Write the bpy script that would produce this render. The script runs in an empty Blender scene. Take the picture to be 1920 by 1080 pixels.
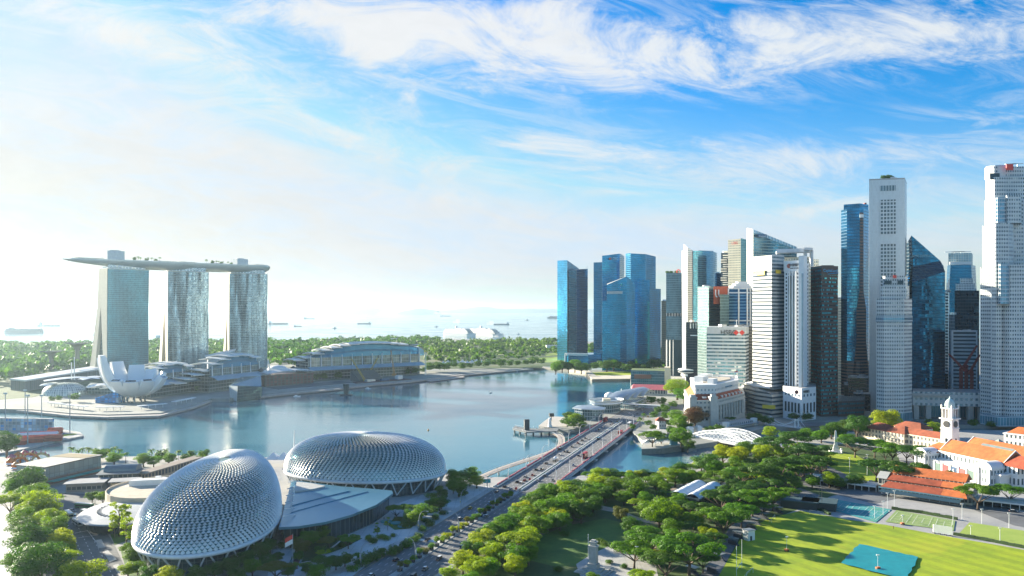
import bpy,bmesh,math,random
import numpy as np
from mathutils import Vector,Matrix
from mathutils.geometry import tessellate_polygon
R = math.radians
random.seed(7)
S = bpy.context.scene
COL = S.collection
# ---------------------------------------------------------------- camera
H = 120.0; F = 1560.0; YH = 579.0; CX = 960.0
cam = bpy.data.cameras.new('camera'); camo = bpy.data.objects.new('camera',cam); COL.objects.link(camo)
camo.location = (0,0,H); camo.rotation_euler = (R(90),0,0)
cam.sensor_width = 36; cam.lens = 36*F/1920; cam.shift_y = (YH-540)/1920
cam.clip_start = 1; cam.clip_end = 90000
S.camera = camo
# ---------------------------------------------------------------- sun, sky, exposure
SUN_AZ,SUN_EL = R(-54),R(14.5)
sd = Vector((math.sin(SUN_AZ)*math.cos(SUN_EL),math.cos(SUN_AZ)*math.cos(SUN_EL),math.sin(SUN_EL)))
sl = bpy.data.lights.new('sun','SUN'); sl.energy = 4.4; sl.angle = R(0.55); sl.color = (1.0,0.90,0.72)
slo = bpy.data.objects.new('sun',sl); COL.objects.link(slo)
slo.rotation_euler = sd.to_track_quat('Z','Y').to_euler()
slo.location = (0,0,3000)
S.view_settings.view_transform = 'Standard'; S.view_settings.look = 'None'
S.view_settings.gamma = 1; S.view_settings.use_curve_mapping = False
S.view_settings.exposure = 2.05
S.render.engine = 'CYCLES'
S.cycles.use_denoising = True
S.cycles.max_bounces = 5; S.cycles.diffuse_bounces = 2; S.cycles.glossy_bounces = 3
S.cycles.transmission_bounces = 2; S.cycles.volume_bounces = 0; S.cycles.transparent_max_bounces = 4
S.cycles.sample_clamp_indirect = 4
W = bpy.data.worlds.new('World'); S.world = W; W.use_nodes = True
class NB:
 """small node-graph builder"""
 def __init__(s,nt): s.nt = nt; s.N = nt.nodes; s.L = nt.links
 def n(s,t,**k):
  o = s.N.new(t)
  for a,v in k.items(): setattr(o,a,v)
  return o
 def put(s,sock,v):
  if v is None: return
  if isinstance(v,bpy.types.NodeSocket): s.L.new(v,sock)
  elif isinstance(v,(tuple,list)) and len(v) == 3 and sock.type == 'RGBA': sock.default_value = (*v,1)
  else: sock.default_value = v
 def m(s,op,a,b=None,c=None,clamp=False):
  o = s.n('ShaderNodeMath',operation=op,use_clamp=clamp)
  for i,v in enumerate((a,b,c)): s.put(o.inputs[i],v)
  return o.outputs[0]
 def v(s,op,a,b=None,scale=None):
  o = s.n('ShaderNodeVectorMath',operation=op)
  s.put(o.inputs[0],a); s.put(o.inputs[1],b)
  if scale is not None: s.put(o.inputs['Scale'],scale)
  return o.outputs['Value'] if op in ('LENGTH','DOT_PRODUCT') else o.outputs[0]
 def mix(s,f,a,b,blend='MIX'):
  o = s.n('ShaderNodeMix',data_type='RGBA',blend_type=blend)
  s.put(o.inputs[0],f); s.put(o.inputs[6],a); s.put(o.inputs[7],b)
  return o.outputs[2]
 def mixf(s,f,a,b):
  o = s.n('ShaderNodeMix',data_type='FLOAT')
  s.put(o.inputs[0],f); s.put(o.inputs[2],a); s.put(o.inputs[3],b)
  return o.outputs[0]
 def noise(s,vec,scale,detail=4,rough=.55,dist=0):
  o = s.n('ShaderNodeTexNoise'); s.put(o.inputs['Vector'],vec)
  o.inputs['Scale'].default_value = scale; o.inputs['Detail'].default_value = detail
  o.inputs['Roughness'].default_value = rough; o.inputs['Distortion'].default_value = dist
  return o.outputs[0]
 def ramp(s,x,a,b,c=0.,d=1.,smooth=True):
  o = s.n('ShaderNodeMapRange',interpolation_type='SMOOTHSTEP' if smooth else 'LINEAR')
  for i,q in enumerate((x,a,b,c,d)): s.put(o.inputs[i],q)
  return o.outputs[0]
 def comb(s,x,y,z):
  o = s.n('ShaderNodeCombineXYZ')
  for i,q in enumerate((x,y,z)): s.put(o.inputs[i],q)
  return o.outputs[0]
 def sep(s,v):
  o = s.n('ShaderNodeSeparateXYZ'); s.put(o.inputs[0],v); return o.outputs
def build_sky():
 nt = W.node_tree; nt.nodes.clear(); b = NB(nt)
 out = b.n('ShaderNodeOutputWorld'); bg = b.n('ShaderNodeBackground'); b.L.new(bg.outputs[0],out.inputs[0])
 sky = b.n('ShaderNodeTexSky',sky_type='NISHITA',sun_disc=False,sun_elevation=SUN_EL,sun_rotation=SUN_AZ,
    altitude=100,air_density=1.0,dust_density=.7,ozone_density=3.0)
 hs = b.n('ShaderNodeHueSaturation'); hs.inputs['Saturation'].default_value = 1.5; hs.inputs['Hue'].default_value = .507
 hs.inputs['Value'].default_value = .63
 b.L.new(sky.outputs[0],hs.inputs['Color'])
 d = b.n('ShaderNodeTexCoord').outputs['Generated']
 x,y,z = b.sep(d)
 yy = b.m('MAXIMUM',b.m('ABSOLUTE',y),.2)
 u = b.m('DIVIDE',x,yy); v = b.m('DIVIDE',b.m('MAXIMUM',z,0.0),yy)       # sky-plane coordinates of a direction
 # (centre u, v, half widths, tilt, weight): where the cloud banks hang
 def P(px,py): return (px-CX)/F,(YH-py)/F
 blobs = [(1000,70,430,75,4,.42),(1480,95,430,55,-6,.36),(690,70,260,80,20,.34),(310,90,330,55,18,.36),(200,60,200,30,14,.25),(1800,70,250,60,-8,.25),(1120,140,150,35,8,.22),
    (1000,20,700,40,0,.25),
    (1180,300,300,40,6,.34),(1030,258,130,26,4,.30),(1500,300,250,32,2,.24),(1800,285,200,40,-6,.24),(640,260,300,30,16,.16),
    (1060,415,130,22,4,.30),(850,380,230,22,2,.26),(1560,385,130,24,-10,.34),(700,470,220,22,0,.20),
    (1450,400,160,14,-6,.18),(1745,425,80,18,-16,.2),(1850,232,60,9,-4,.3),(1900,218,40,7,-4,.3),(150,430,420,160,0,.3),(350,250,420,60,14,.3),(60,410,90,22,0,-.3),
    (1250,15,120,26,0,-.5),(1060,215,330,38,4,-.34),(1500,200,300,34,-6,-.30),(1750,170,260,50,-4,-.3),(600,125,130,18,22,-.2),(500,110,110,40,14,-.16),
    (1850,330,220,45,0,-.2),(1400,470,500,60,0,-.08)]
 bias = None
 for (px,py,sx,sy,t,w) in blobs:
  cu,cv = P(px,py); c,s_ = math.cos(R(-t)),math.sin(R(-t))
  du = b.m('SUBTRACT',u,cu); dv = b.m('SUBTRACT',v,cv)
  p = b.m('DIVIDE',b.m('ADD',b.m('MULTIPLY',du,c),b.m('MULTIPLY',dv,s_)),sx/F)
  q = b.m('DIVIDE',b.m('SUBTRACT',b.m('MULTIPLY',dv,c),b.m('MULTIPLY',du,s_)),sy/F)
  g = b.m('MULTIPLY',b.m('EXPONENT',b.m('MULTIPLY',b.m('ADD',b.m('MULTIPLY',p,p),b.m('MULTIPLY',q,q)),-1.0)),w*.85)
  bias = g if bias is None else b.m('ADD',bias,g)
 # wisps, drawn out along slanting bands
 vec = b.comb(u,b.m('ADD',b.m('MULTIPLY',v,2.4),b.m('MULTIPLY',u,.25)),0.0)
 n1 = b.noise(vec,5.5,12,.70,1.1)
 n2 = b.noise(b.v('ADD',vec,(3.1,7.7,.3)),17.0,8,.66,.8)
 dens = b.m('ADD',b.m('ADD',b.m('MULTIPLY',b.ramp(n1,.25,.75,.0,1.0,False),.85),b.m('MULTIPLY',n2,.42)),bias)
 dens = b.ramp(dens,.68,1.24)
 n3 = b.noise(b.comb(b.m('MULTIPLY',u,1.3),b.m('ADD',b.m('MULTIPLY',v,6.5),b.m('MULTIPLY',u,1.1)),3.0),4.0,10,.68,1.6)
 dens = b.m('MAXIMUM',dens,b.m('MULTIPLY',b.ramp(n3,.42,.72),b.m('MULTIPLY',b.m('ADD',bias,.55,clamp=True),.85)))
 # whiter veil towards the sun, low in the sky
 a = b.m('ADD',u,0.60)
 vv = b.m('SUBTRACT',v,.12)
 veil = b.m('EXPONENT',b.m('MULTIPLY',b.m('ADD',b.m('MULTIPLY',b.m('MULTIPLY',a,a),5.0),b.m('MULTIPLY',b.m('MULTIPLY',vv,vv),26.0)),-1.0))
 low = b.ramp(v,0.0,.26,.80,0.0)
 veil = b.m('MINIMUM',b.m('ADD',b.m('MULTIPLY',veil,1.05),low),1.0)
 veil = b.m('MULTIPLY',veil,b.ramp(b.m('ADD',b.m('MULTIPLY',n3,.6),b.m('MULTIPLY',n1,.4)),.36,.60,.62,1.06),clamp=True)
 cov = b.m('SUBTRACT',1.0,b.m('MULTIPLY',b.m('SUBTRACT',1.0,b.m('MULTIPLY',dens,.93)),b.m('SUBTRACT',1.0,b.m('MULTIPLY',veil,.88))))
 front = b.ramp(y,-.2,.3); cov = b.mixf(front,b.m('MULTIPLY',b.ramp(v,.05,.9,1.0,.1),.75),cov)
 bright = b.mixf(veil,2.45,2.1)
 cl = b.v('SCALE',b.mix(front,(.60,.86,1.0),b.mix(b.ramp(b.m('ADD',v,b.m('MULTIPLY',b.m('ADD',u,.35),.35)),.0,.16),(1.0,.95,.84),b.mix(b.ramp(u,-.2,.4),(1.0,1.0,.985),(.95,.99,1.0)))),scale=b.m('MULTIPLY',bright,b.mixf(front,1.1,1.0)))
 shade = b.mix(b.m('MULTIPLY',b.ramp(n2,.35,.75),.25),cl,b.v('SCALE',cl,scale=.8))
 mixd = b.mix(cov,b.v('MINIMUM',hs.outputs[0],(1.35,1.95,2.6)),shade)
 b.L.new(mixd,bg.inputs[0]); bg.inputs[1].default_value = .092
build_sky()
# ---------------------------------------------------------------- geometry helpers
def G(px,py,z=0.0):
 """ground point (height z) seen towards px, py of the survey photograph"""
 Y = (H-z)*F/(py-YH); return ((px-CX)/F*Y,Y)
def A(px,Y): return ((px-CX)/F*Y,Y)
def ZT(py,Y): return H+(YH-py)*Y/F
class MB:
 """collects shapes and links them as ONE mesh object"""
 def __init__(s): s.v = []; s.f = []; s.mi = []; s.uv = []
 def add(s,vs,fs,mi=0,uvs=None):
  o = len(s.v); s.v.extend([tuple(p) for p in vs])
  for k,f in enumerate(fs):
   s.f.append([i+o for i in f]); s.mi.append(mi)
   s.uv.append(uvs[k] if uvs else [(vs[i][0],vs[i][1]) for i in f])
  return s
 def prism(s,pts,z0,z1,mi=0,top=None,pts2=None,cap=True,bot=False):
  """walls over a footprint (counter-clockwise or not), uv in metres; pts2 = upper outline; z1 may be a list"""
  ar = sum(pts[i][0]*pts[(i+1) % len(pts)][1]-pts[(i+1) % len(pts)][0]*pts[i][1] for i in range(len(pts)))
  idx = list(range(len(pts)))
  if ar < 0: idx.reverse()
  p = [pts[i] for i in idx]; p2 = [(pts2 or pts)[i] for i in idx]; n = len(p)
  zt = [z1[i] for i in idx] if isinstance(z1,(list,tuple)) else [z1]*n
  zb = [z0[i] for i in idx] if isinstance(z0,(list,tuple)) else [z0]*n
  u = 0.0
  for i in range(n):
   j = (i+1) % n; d = math.hypot(p[j][0]-p[i][0],p[j][1]-p[i][1])
   s.add([(*p[i][:2],zb[i]),(*p[j][:2],zb[j]),(*p2[j][:2],zt[j]),(*p2[i][:2],zt[i])],[(0,1,2,3)],mi,
     [[(u,zb[i]),(u+d,zb[j]),(u+d,zt[j]),(u,zt[i])]])
   u += d
  for flag,q,zz,fl in ((cap,p2,zt,False),(bot,p,zb,True)):
   if flag:
    tri = tessellate_polygon([[Vector((*a[:2],0)) for a in q]])
    fs = []
    for t in tri:
     a,b_,c = [q[k] for k in t]
     cr = (b_[0]-a[0])*(c[1]-a[1])-(b_[1]-a[1])*(c[0]-a[0])
     t = tuple(t) if cr > 0 else tuple(reversed(t))
     fs.append(tuple(reversed(t)) if fl else t)
    s.add([(*a[:2],z_) for a,z_ in zip(q,zz)],fs,mi if top is None else top)
  return s
 def sheet(s,pts,z,mi=0):
  tri = tessellate_polygon([[Vector((*a[:2],0)) for a in pts]]); fs = []
  for t in tri:
   a,b_,c = [pts[k] for k in t]
   cr = (b_[0]-a[0])*(c[1]-a[1])-(b_[1]-a[1])*(c[0]-a[0])
   fs.append(tuple(t) if cr > 0 else tuple(reversed(t)))
  return s.add([(*a[:2],z) for a in pts],fs,mi)
 def box(s,cx,cy,z0,sx,sy,h,rz=0.0,mi=0,top=None):
  c,n = math.cos(rz),math.sin(rz)
  q = [(cx+a*sx/2*c-b*sy/2*n,cy+a*sx/2*n+b*sy/2*c) for a,b in ((-1,-1),(1,-1),(1,1),(-1,1))]
  return s.prism(q,z0,z0+h,mi,top,bot=True)
 def tube(s,path,rad,n=8,mi=0,caps=True):
  """round tapered tube along a list of points"""
  P = [Vector(p) for p in path]; rs = rad if isinstance(rad,(list,tuple)) else [rad]*len(P)
  vs = [];
  for i,p in enumerate(P):
   t = (P[min(i+1,len(P)-1)]-P[max(i-1,0)])
   if t.length < 1e-6: t = Vector((0,0,1))
   t.normalize(); a = Vector((0,0,1)) if abs(t.z) < .92 else Vector((1,0,0))
   e1 = t.cross(a).normalized(); e2 = t.cross(e1)
   for k in range(n):
    w = 2*math.pi*k/n; vs.append(p+(e1*math.cos(w)+e2*math.sin(w))*rs[i])
  fs = [(i*n+k,i*n+(k+1) % n,(i+1)*n+(k+1) % n,(i+1)*n+k) for i in range(len(P)-1) for k in range(n)]
  if caps: fs += [tuple(reversed(range(n))),tuple((len(P)-1)*n+k for k in range(n))]
  return s.add(vs,[tuple(reversed(f)) for f in fs],mi)
 def bar(s,a,b,w,h=None,mi=0):
  """square bar from a to b"""
  h = w if h is None else h
  a,b = Vector(a),Vector(b); t = (b-a).normalized(); up = Vector((0,0,1)) if abs(t.z) < .95 else Vector((0,1,0))
  e1 = t.cross(up).normalized()*w/2; e2 = t.cross(e1).normalized()*h/2
  vs = [a-e1-e2,a+e1-e2,a+e1+e2,a-e1+e2,b-e1-e2,b+e1-e2,b+e1+e2,b-e1+e2]
  return s.add(vs,[(0,1,2,3),(7,6,5,4),(0,4,5,1),(1,5,6,2),(2,6,7,3),(3,7,4,0)],mi)
 def lathe(s,cx,cy,prof,n=24,mi=0,sx=1,sy=1,rz=0,a0=0,a1=2*math.pi):
  full = abs(a1-a0-2*math.pi) < 1e-6; m = n if full else n+1
  c_,s_ = math.cos(rz),math.sin(rz); vs = []
  for (r,z) in prof:
   for k in range(m):
    w = a0+(a1-a0)*k/n; x,y = r*math.cos(w)*sx,r*math.sin(w)*sy
    vs.append((cx+x*c_-y*s_,cy+x*s_+y*c_,z))
  fs = []; uv = []
  for i in range(len(prof)-1):
   for k in range(n):
    k2 = (k+1) % m
    f = (i*m+k,i*m+k2,(i+1)*m+k2,(i+1)*m+k); fs.append(f)
    r_ = max(prof[0][0],prof[i][0],1); uu = r_*(a1-a0)/n
    uv.append([(k*uu,prof[i][1]),(k*uu+uu,prof[i][1]),(k*uu+uu,prof[i+1][1]),(k*uu,prof[i+1][1])])
  return s.add(vs,fs,mi,uv)
 def loft(s,secs,mi=0,closed=True,capa=False,capb=False):
  """skin over equal-length sections"""
  n = len(secs[0]); vs = [p for q in secs for p in q]; fs = []; uv = []
  m = n if closed else n-1
  us = [0.0]
  for k in range(m): us.append(us[-1]+(Vector(secs[0][(k+1) % n])-Vector(secs[0][k])).length)
  vv = [0.0]
  for i in range(len(secs)-1): vv.append(vv[-1]+(Vector(secs[i+1][0])-Vector(secs[i][0])).length)
  for i in range(len(secs)-1):
   for k in range(m):
    fs.append((i*n+k,i*n+(k+1) % n,(i+1)*n+(k+1) % n,(i+1)*n+k))
    uv.append([(us[k],vv[i]),(us[k+1],vv[i]),(us[k+1],vv[i+1]),(us[k],vv[i+1])])
  if capa: fs.append(tuple(reversed(range(n)))); uv.append([(p[0],p[2]) for p in reversed(secs[0])])
  if capb: fs.append(tuple((len(secs)-1)*n+k for k in range(n))); uv.append([(p[0],p[2]) for p in secs[-1]])
  return s.add(vs,fs,mi,uv)
 def gable(s,pts4,z,rise,over=.6,mi=0,hip=0.0,thick=.25,wall=None):
  """pitched roof over a 4-corner footprint; ridge runs along side 0-1; hip = ridge inset"""
  p = [Vector((*q[:2],0)) for q in pts4]
  d = (p[1]-p[0]).normalized(); e = (p[3]-p[0]).normalized()
  q = [p[0]-d*over-e*over,p[1]+d*over-e*over,p[2]+d*over+e*over,p[3]-d*over+e*over]
  r0 = (q[0]+q[3])/2+d*hip; r1 = (q[1]+q[2])/2-d*hip
  Z = Vector((0,0,z)); T = Vector((0,0,thick)); up = Vector((0,0,z+rise))
  vs = [a+Z for a in q]+[r0+up,r1+up]+[a+Z-T for a in q]
  fl = (q[1]-q[0]).cross(q[3]-q[0]).z < 0
  fs = [(0,1,5,4),(2,3,4,5),(3,0,4),(1,2,5),(6,7,1,0),(7,8,2,1),(8,9,3,2),(9,6,0,3),(9,8,7,6)]
  L = (p[1]-p[0]).length; sl = math.hypot((p[3]-p[0]).length/2,rise)
  uv = [[(0,0),(L,0),(L,sl),(0,sl)],[(0,0),(L,0),(L,sl),(0,sl)],[(0,0),(sl,0),(sl/2,sl)],[(0,0),(sl,0),(sl/2,sl)]]+[[(0,0),(L,0),(L,.2),(0,.2)]]*5
  if fl: fs = [tuple(reversed(f)) for f in fs]; uv = [list(reversed(a)) for a in uv]
  return s.add(vs,fs,mi,uv)
 def build(s,name,mats,parent=None,smooth=False,kind=None,label=None):
  org = Vector(parent['_org']) if parent is not None and '_org' in parent else Vector((0,0,0))
  me = bpy.data.meshes.new(name)
  me.from_pydata([(p[0]-org.x,p[1]-org.y,p[2]-org.z) for p in s.v],[],s.f)
  ul = me.uv_layers.new(name='UVMap')
  flat = [c for q in s.uv for t in q for c in t]
  ul.data.foreach_set('uv',flat)
  me.polygons.foreach_set('material_index',s.mi)
  if smooth is True: me.polygons.foreach_set('use_smooth',[True]*len(s.f))
  for m in (mats if isinstance(mats,(list,tuple)) else [mats]): me.materials.append(m)
  me.update()
  if smooth == 'auto': smooth_by_angle(me)
  o = bpy.data.objects.new(name,me); COL.objects.link(o)
  if parent is not None: o.parent = parent
  if kind: o['kind'] = kind
  if label: o['label'] = label
  return o
def smooth_by_angle(me,ang=.6):
 bm = bmesh.new(); bm.from_mesh(me); bmesh.ops.remove_doubles(bm,verts=bm.verts,dist=1e-4)
 for f in bm.faces: f.smooth = True
 for e in bm.edges:
  if len(e.link_faces) == 2 and e.calc_face_angle(0) > ang: e.smooth = False
 bm.to_mesh(me); bm.free()
ROOTS = []
def thing(name,label,cat,x,y,z=0.0,group=None):
 o = bpy.data.objects.new(name,None); COL.objects.link(o); o.location = (x,y,z); o.empty_display_size = .5
 o['_org'] = (x,y,z); tag(o,label,cat,group); ROOTS.append(o); return o
def tag(o,label=None,cat=None,group=None,kind=None):
 for k,v in (('label',label),('category',cat),('group',group),('kind',kind)):
  if v: o[k] = v
 return o
def struct(mb,name,mats,**k):
 o = mb.build(name,mats,**k); o['kind'] = 'structure'; return o
def kids(o): return KIDS.get(o.name,[])
KIDS = {}
def copy_tree(root,loc,rz=0.0,scale=1.0):
 """the thing with copies of its parts and their sub-parts"""
 r = root.copy(); COL.objects.link(r); r.location = loc; r.rotation_euler = (0,0,rz)
 r.scale = (scale,)*3 if not isinstance(scale,tuple) else scale
 for c in root.children:
  k = c.copy(); COL.objects.link(k); k.parent = r
  for g in c.children:
   q = g.copy(); COL.objects.link(q); q.parent = k
 return r
def ring(cx,cy,rx,ry,n=24,rz=0.0):
 c,s_ = math.cos(rz),math.sin(rz)
 return [(cx+rx*math.cos(2*math.pi*k/n)*c-ry*math.sin(2*math.pi*k/n)*s_,cy+rx*math.cos(2*math.pi*k/n)*s_+ry*math.sin(2*math.pi*k/n)*c) for k in range(n)]
def lerp(a,b,t): return tuple(p+(q-p)*t for p,q in zip(a,b))
def text_part(txt,size,loc,facing,mat,parent,name='lettering',ext=.15,align='CENTER'):
 """letters standing on a wall whose outward direction is `facing` (x, y)"""
 cu = bpy.data.curves.new(name,'FONT'); cu.body = txt; cu.size = size; cu.extrude = ext; cu.align_x = align; cu.align_y = 'CENTER'
 o = bpy.data.objects.new(name,cu); COL.objects.link(o)
 me = bpy.data.meshes.new_from_object(o.evaluated_get(bpy.context.evaluated_depsgraph_get()))
 bpy.data.objects.remove(o); bpy.data.curves.remove(cu)
 f = Vector((facing[0],facing[1],0)).normalized(); x = Vector((-f.y,f.x,0)); z = Vector((0,0,1))
 M = Matrix((x,z,f)).transposed().to_4x4(); M.translation = Vector(loc)-Vector(parent['_org'])+f*ext
 me.transform(M); me.materials.clear(); me.materials.append(mat)
 t = bpy.data.objects.new(name,me); COL.objects.link(t); t.parent = parent; return t
# ---------------------------------------------------------------- materials
MATS = {}
def mat(name,col,rough=.75,metal=0.0,vary=.14,scale=.25,spec=None,bump=0.0):
 """plain surface with uneven wear so that nothing is flat"""
 if name in MATS: return MATS[name]
 m = bpy.data.materials.new(name); m.use_nodes = True; b = NB(m.node_tree)
 bs = b.N['Principled BSDF']
 tc = b.n('ShaderNodeTexCoord').outputs['Object']
 n = b.noise(tc,scale,6,.65)
 k = b.ramp(n,.3,.7,1-vary,1+vary*.6,False)
 b.L.new(b.v('SCALE',col,scale=k),bs.inputs['Base Color'])
 bs.inputs['Roughness'].default_value = rough; bs.inputs['Metallic'].default_value = metal
 if spec is not None: bs.inputs['Specular IOR Level'].default_value = spec
 if bump:
  bp = b.n('ShaderNodeBump'); bp.inputs['Strength'].default_value = bump; bp.inputs['Distance'].default_value = .3
  b.L.new(b.noise(tc,scale*6,4),bp.inputs['Height']); b.L.new(bp.outputs[0],bs.inputs['Normal'])
 MATS[name] = m; return m
def facade(name,glass,frame,fh=4.0,bw=3.0,sp=.3,mul=.12,metal=.75,rough=.12,jit=.035,var=.5,frough=.6,fmetal=0.0,blinds=.0,voff=0.0,blindcol=(.5,.5,.45),big=0.0,bigs=(.035,.012)):
 """curtain wall: floor bands and mullions in metres of the wall's own surface, every pane set a little differently"""
 if name in MATS: return MATS[name]
 m = bpy.data.materials.new(name); m.use_nodes = True; b = NB(m.node_tree); bs = b.N['Principled BSDF']
 uv = b.n('ShaderNodeUVMap').outputs[0]; u,v,_ = b.sep(uv)
 uu = b.m('DIVIDE',u,bw); vv = b.m('DIVIDE',b.m('ADD',v,voff),fh)
 ms = b.m('LESS_THAN',b.m('FRACT',vv),sp); mm = b.m('LESS_THAN',b.m('FRACT',uu),mul)
 mask = b.m('MAXIMUM',ms,mm)
 cell = b.comb(b.m('FLOOR',uu),b.m('FLOOR',vv),0.0)
 wn = b.n('ShaderNodeTexWhiteNoise',noise_dimensions='3D'); b.L.new(cell,wn.inputs['Vector'])
 k = b.m('ADD',1-var/2,b.m('MULTIPLY',wn.outputs['Value'],var))
 g = b.v('SCALE',glass,scale=k)
 if big:   # reflections of sky and town painted in as paler and darker bands of panes
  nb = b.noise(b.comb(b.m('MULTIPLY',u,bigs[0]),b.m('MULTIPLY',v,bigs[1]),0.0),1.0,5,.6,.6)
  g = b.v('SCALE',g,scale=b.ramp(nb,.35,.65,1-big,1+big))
 if blinds:
  g = b.mix(b.m('LESS_THAN',wn.outputs['Value'],blinds),g,blindcol)
 dn = b.noise(b.comb(u,v,0.0),.06,5,.6)
 fr = b.v('SCALE',frame,scale=b.ramp(dn,.3,.7,.86,1.08,False))
 b.L.new(b.mix(mask,g,fr),bs.inputs['Base Color'])
 b.put(bs.inputs['Metallic'],b.mixf(mask,metal,fmetal)); b.put(bs.inputs['Roughness'],b.mixf(mask,rough,frough))
 if jit:
  nrm = b.n('ShaderNodeNewGeometry').outputs['Normal']
  off = b.v('SCALE',b.v('SUBTRACT',wn.outputs['Color'],(.5,.5,.5)),scale=b.m('MULTIPLY',b.m('SUBTRACT',1.0,mask),jit))
  wob = b.v('SCALE',b.v('SUBTRACT',b.n('ShaderNodeTexNoise').outputs['Color'],(.5,.5,.5)),scale=0.0)
  b.L.new(b.v('NORMALIZE',b.v('ADD',nrm,off)),bs.inputs['Normal'])
 MATS[name] = m; return m
def leafmat(name,c1,c2,trans=.35):
 if name in MATS: return MATS[name]
 m = bpy.data.materials.new(name); m.use_nodes = True; b = NB(m.node_tree); b.N.remove(b.N['Principled BSDF'])
 out = b.N['Material Output']
 oi = b.n('ShaderNodeObjectInfo').outputs['Random']
 n = b.noise(b.n('ShaderNodeTexCoord').outputs['Object'],.45,3)
 wn = b.n('ShaderNodeTexWhiteNoise',noise_dimensions='3D'); b.L.new(b.n('ShaderNodeNewGeometry').outputs['Position'],wn.inputs['Vector'])
 f = b.m('ADD',b.m('MULTIPLY',oi,.5),b.m('MULTIPLY',b.ramp(n,.3,.7),.5))
 c = b.mix(f,c1,c2)
 hs = b.n('ShaderNodeHueSaturation'); b.put(hs.inputs['Color'],c); b.put(hs.inputs['Value'],b.m('ADD',.75,b.m('MULTIPLY',n,.5))); b.put(hs.inputs['Hue'],b.m('ADD',.485,b.m('MULTIPLY',b.m('FRACT',b.m('MULTIPLY',oi,7.31)),.03)))
 d = b.n('ShaderNodeBsdfPrincipled'); b.L.new(hs.outputs[0],d.inputs['Base Color']); d.inputs['Roughness'].default_value = .55
 d.inputs['Specular IOR Level'].default_value = .3
 t = b.n('ShaderNodeBsdfTranslucent'); b.L.new(b.mix(1.0,hs.outputs[0],(1.5,1.35,.5),'MULTIPLY'),t.inputs['Color'])
 mx = b.n('ShaderNodeMixShader'); mx.inputs[0].default_value = trans
 b.L.new(d.outputs[0],mx.inputs[1]); b.L.new(t.outputs[0],mx.inputs[2]); b.L.new(mx.outputs[0],out.inputs[0])
 MATS[name] = m; return m
def watermat():
 m = bpy.data.materials.new('water'); m.use_nodes = True; b = NB(m.node_tree); bs = b.N['Principled BSDF']
 pos = b.n('ShaderNodeNewGeometry').outputs['Position']; x,y,z = b.sep(pos)
 streak = b.noise(b.comb(b.m('MULTIPLY',x,.004),b.m('MULTIPLY',y,.012),0.0),1.0,5,.55,.8)
 ripple = b.noise(b.comb(b.m('MULTIPLY',x,.35),b.m('MULTIPLY',y,.35),0.0),1.0,4,.6,.3)
 chop = b.noise(b.comb(b.m('MULTIPLY',x,.05),b.m('MULTIPLY',y,.05),0.0),1.0,3,.6,.3)
 b.put(bs.inputs['Base Color'],b.mix(b.ramp(streak,.4,.66),(.02,.13,.19),(.05,.18,.23)))
 b.put(bs.inputs['Roughness'],b.ramp(streak,.38,.66,.07,.17))
 bs.inputs['IOR'].default_value = 1.45; bs.inputs['Specular IOR Level'].default_value = .9
 bp = b.n('ShaderNodeBump'); bp.inputs['Strength'].default_value = .22; bp.inputs['Distance'].default_value = .25
 b.put(bp.inputs['Height'],b.m('ADD',ripple,b.m('MULTIPLY',chop,1.5))); b.L.new(bp.outputs[0],bs.inputs['Normal'])
 return m
def groundmat(name,c1,c2,scale=.08,c3=None,joints=0.0,rough=.85,stripes=False):
 """two-tone ground with patches; joints = slab spacing in metres"""
 if name in MATS: return MATS[name]
 m = bpy.data.materials.new(name); m.use_nodes = True; b = NB(m.node_tree); bs = b.N['Principled BSDF']
 pos = b.n('ShaderNodeNewGeometry').outputs['Position']
 n = b.noise(pos,scale,7,.65,.4); n2 = b.noise(pos,scale*9,4,.6)
 c = b.mix(b.ramp(b.m('ADD',b.m('MULTIPLY',n,.7),b.m('MULTIPLY',n2,.3)),.35,.65),c1,c2)
 if c3: c = b.mix(b.ramp(b.noise(pos,scale*.35,5,.6,.5),.56,.66),c,c3)
 x,y,z = b.sep(pos)
 if stripes:   # mown in bands, with thin worn spots
  q = b.m('SINE',b.m('ADD',b.m('MULTIPLY',b.m('ADD',b.m('MULTIPLY',x,.86),b.m('MULTIPLY',y,.5)),.62),b.m('MULTIPLY',b.noise(pos,.1,2),.6)))
  c = b.v('SCALE',c,scale=b.ramp(q,-.5,.5,.9,1.07)); c = b.mix(b.m('MULTIPLY',b.ramp(b.noise(pos,.22,5,.65),.60,.74),.35),c,(.30,.29,.06))
 if joints:
  j = b.m('MAXIMUM',b.m('LESS_THAN',b.m('FRACT',b.m('DIVIDE',x,joints)),.06),b.m('LESS_THAN',b.m('FRACT',b.m('DIVIDE',y,joints)),.06))
  c = b.mix(b.m('MULTIPLY',j,.25),c,(.05,.05,.05))
 b.L.new(c,bs.inputs['Base Color']); bs.inputs['Roughness'].default_value = rough
 MATS[name] = m; return m
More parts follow.
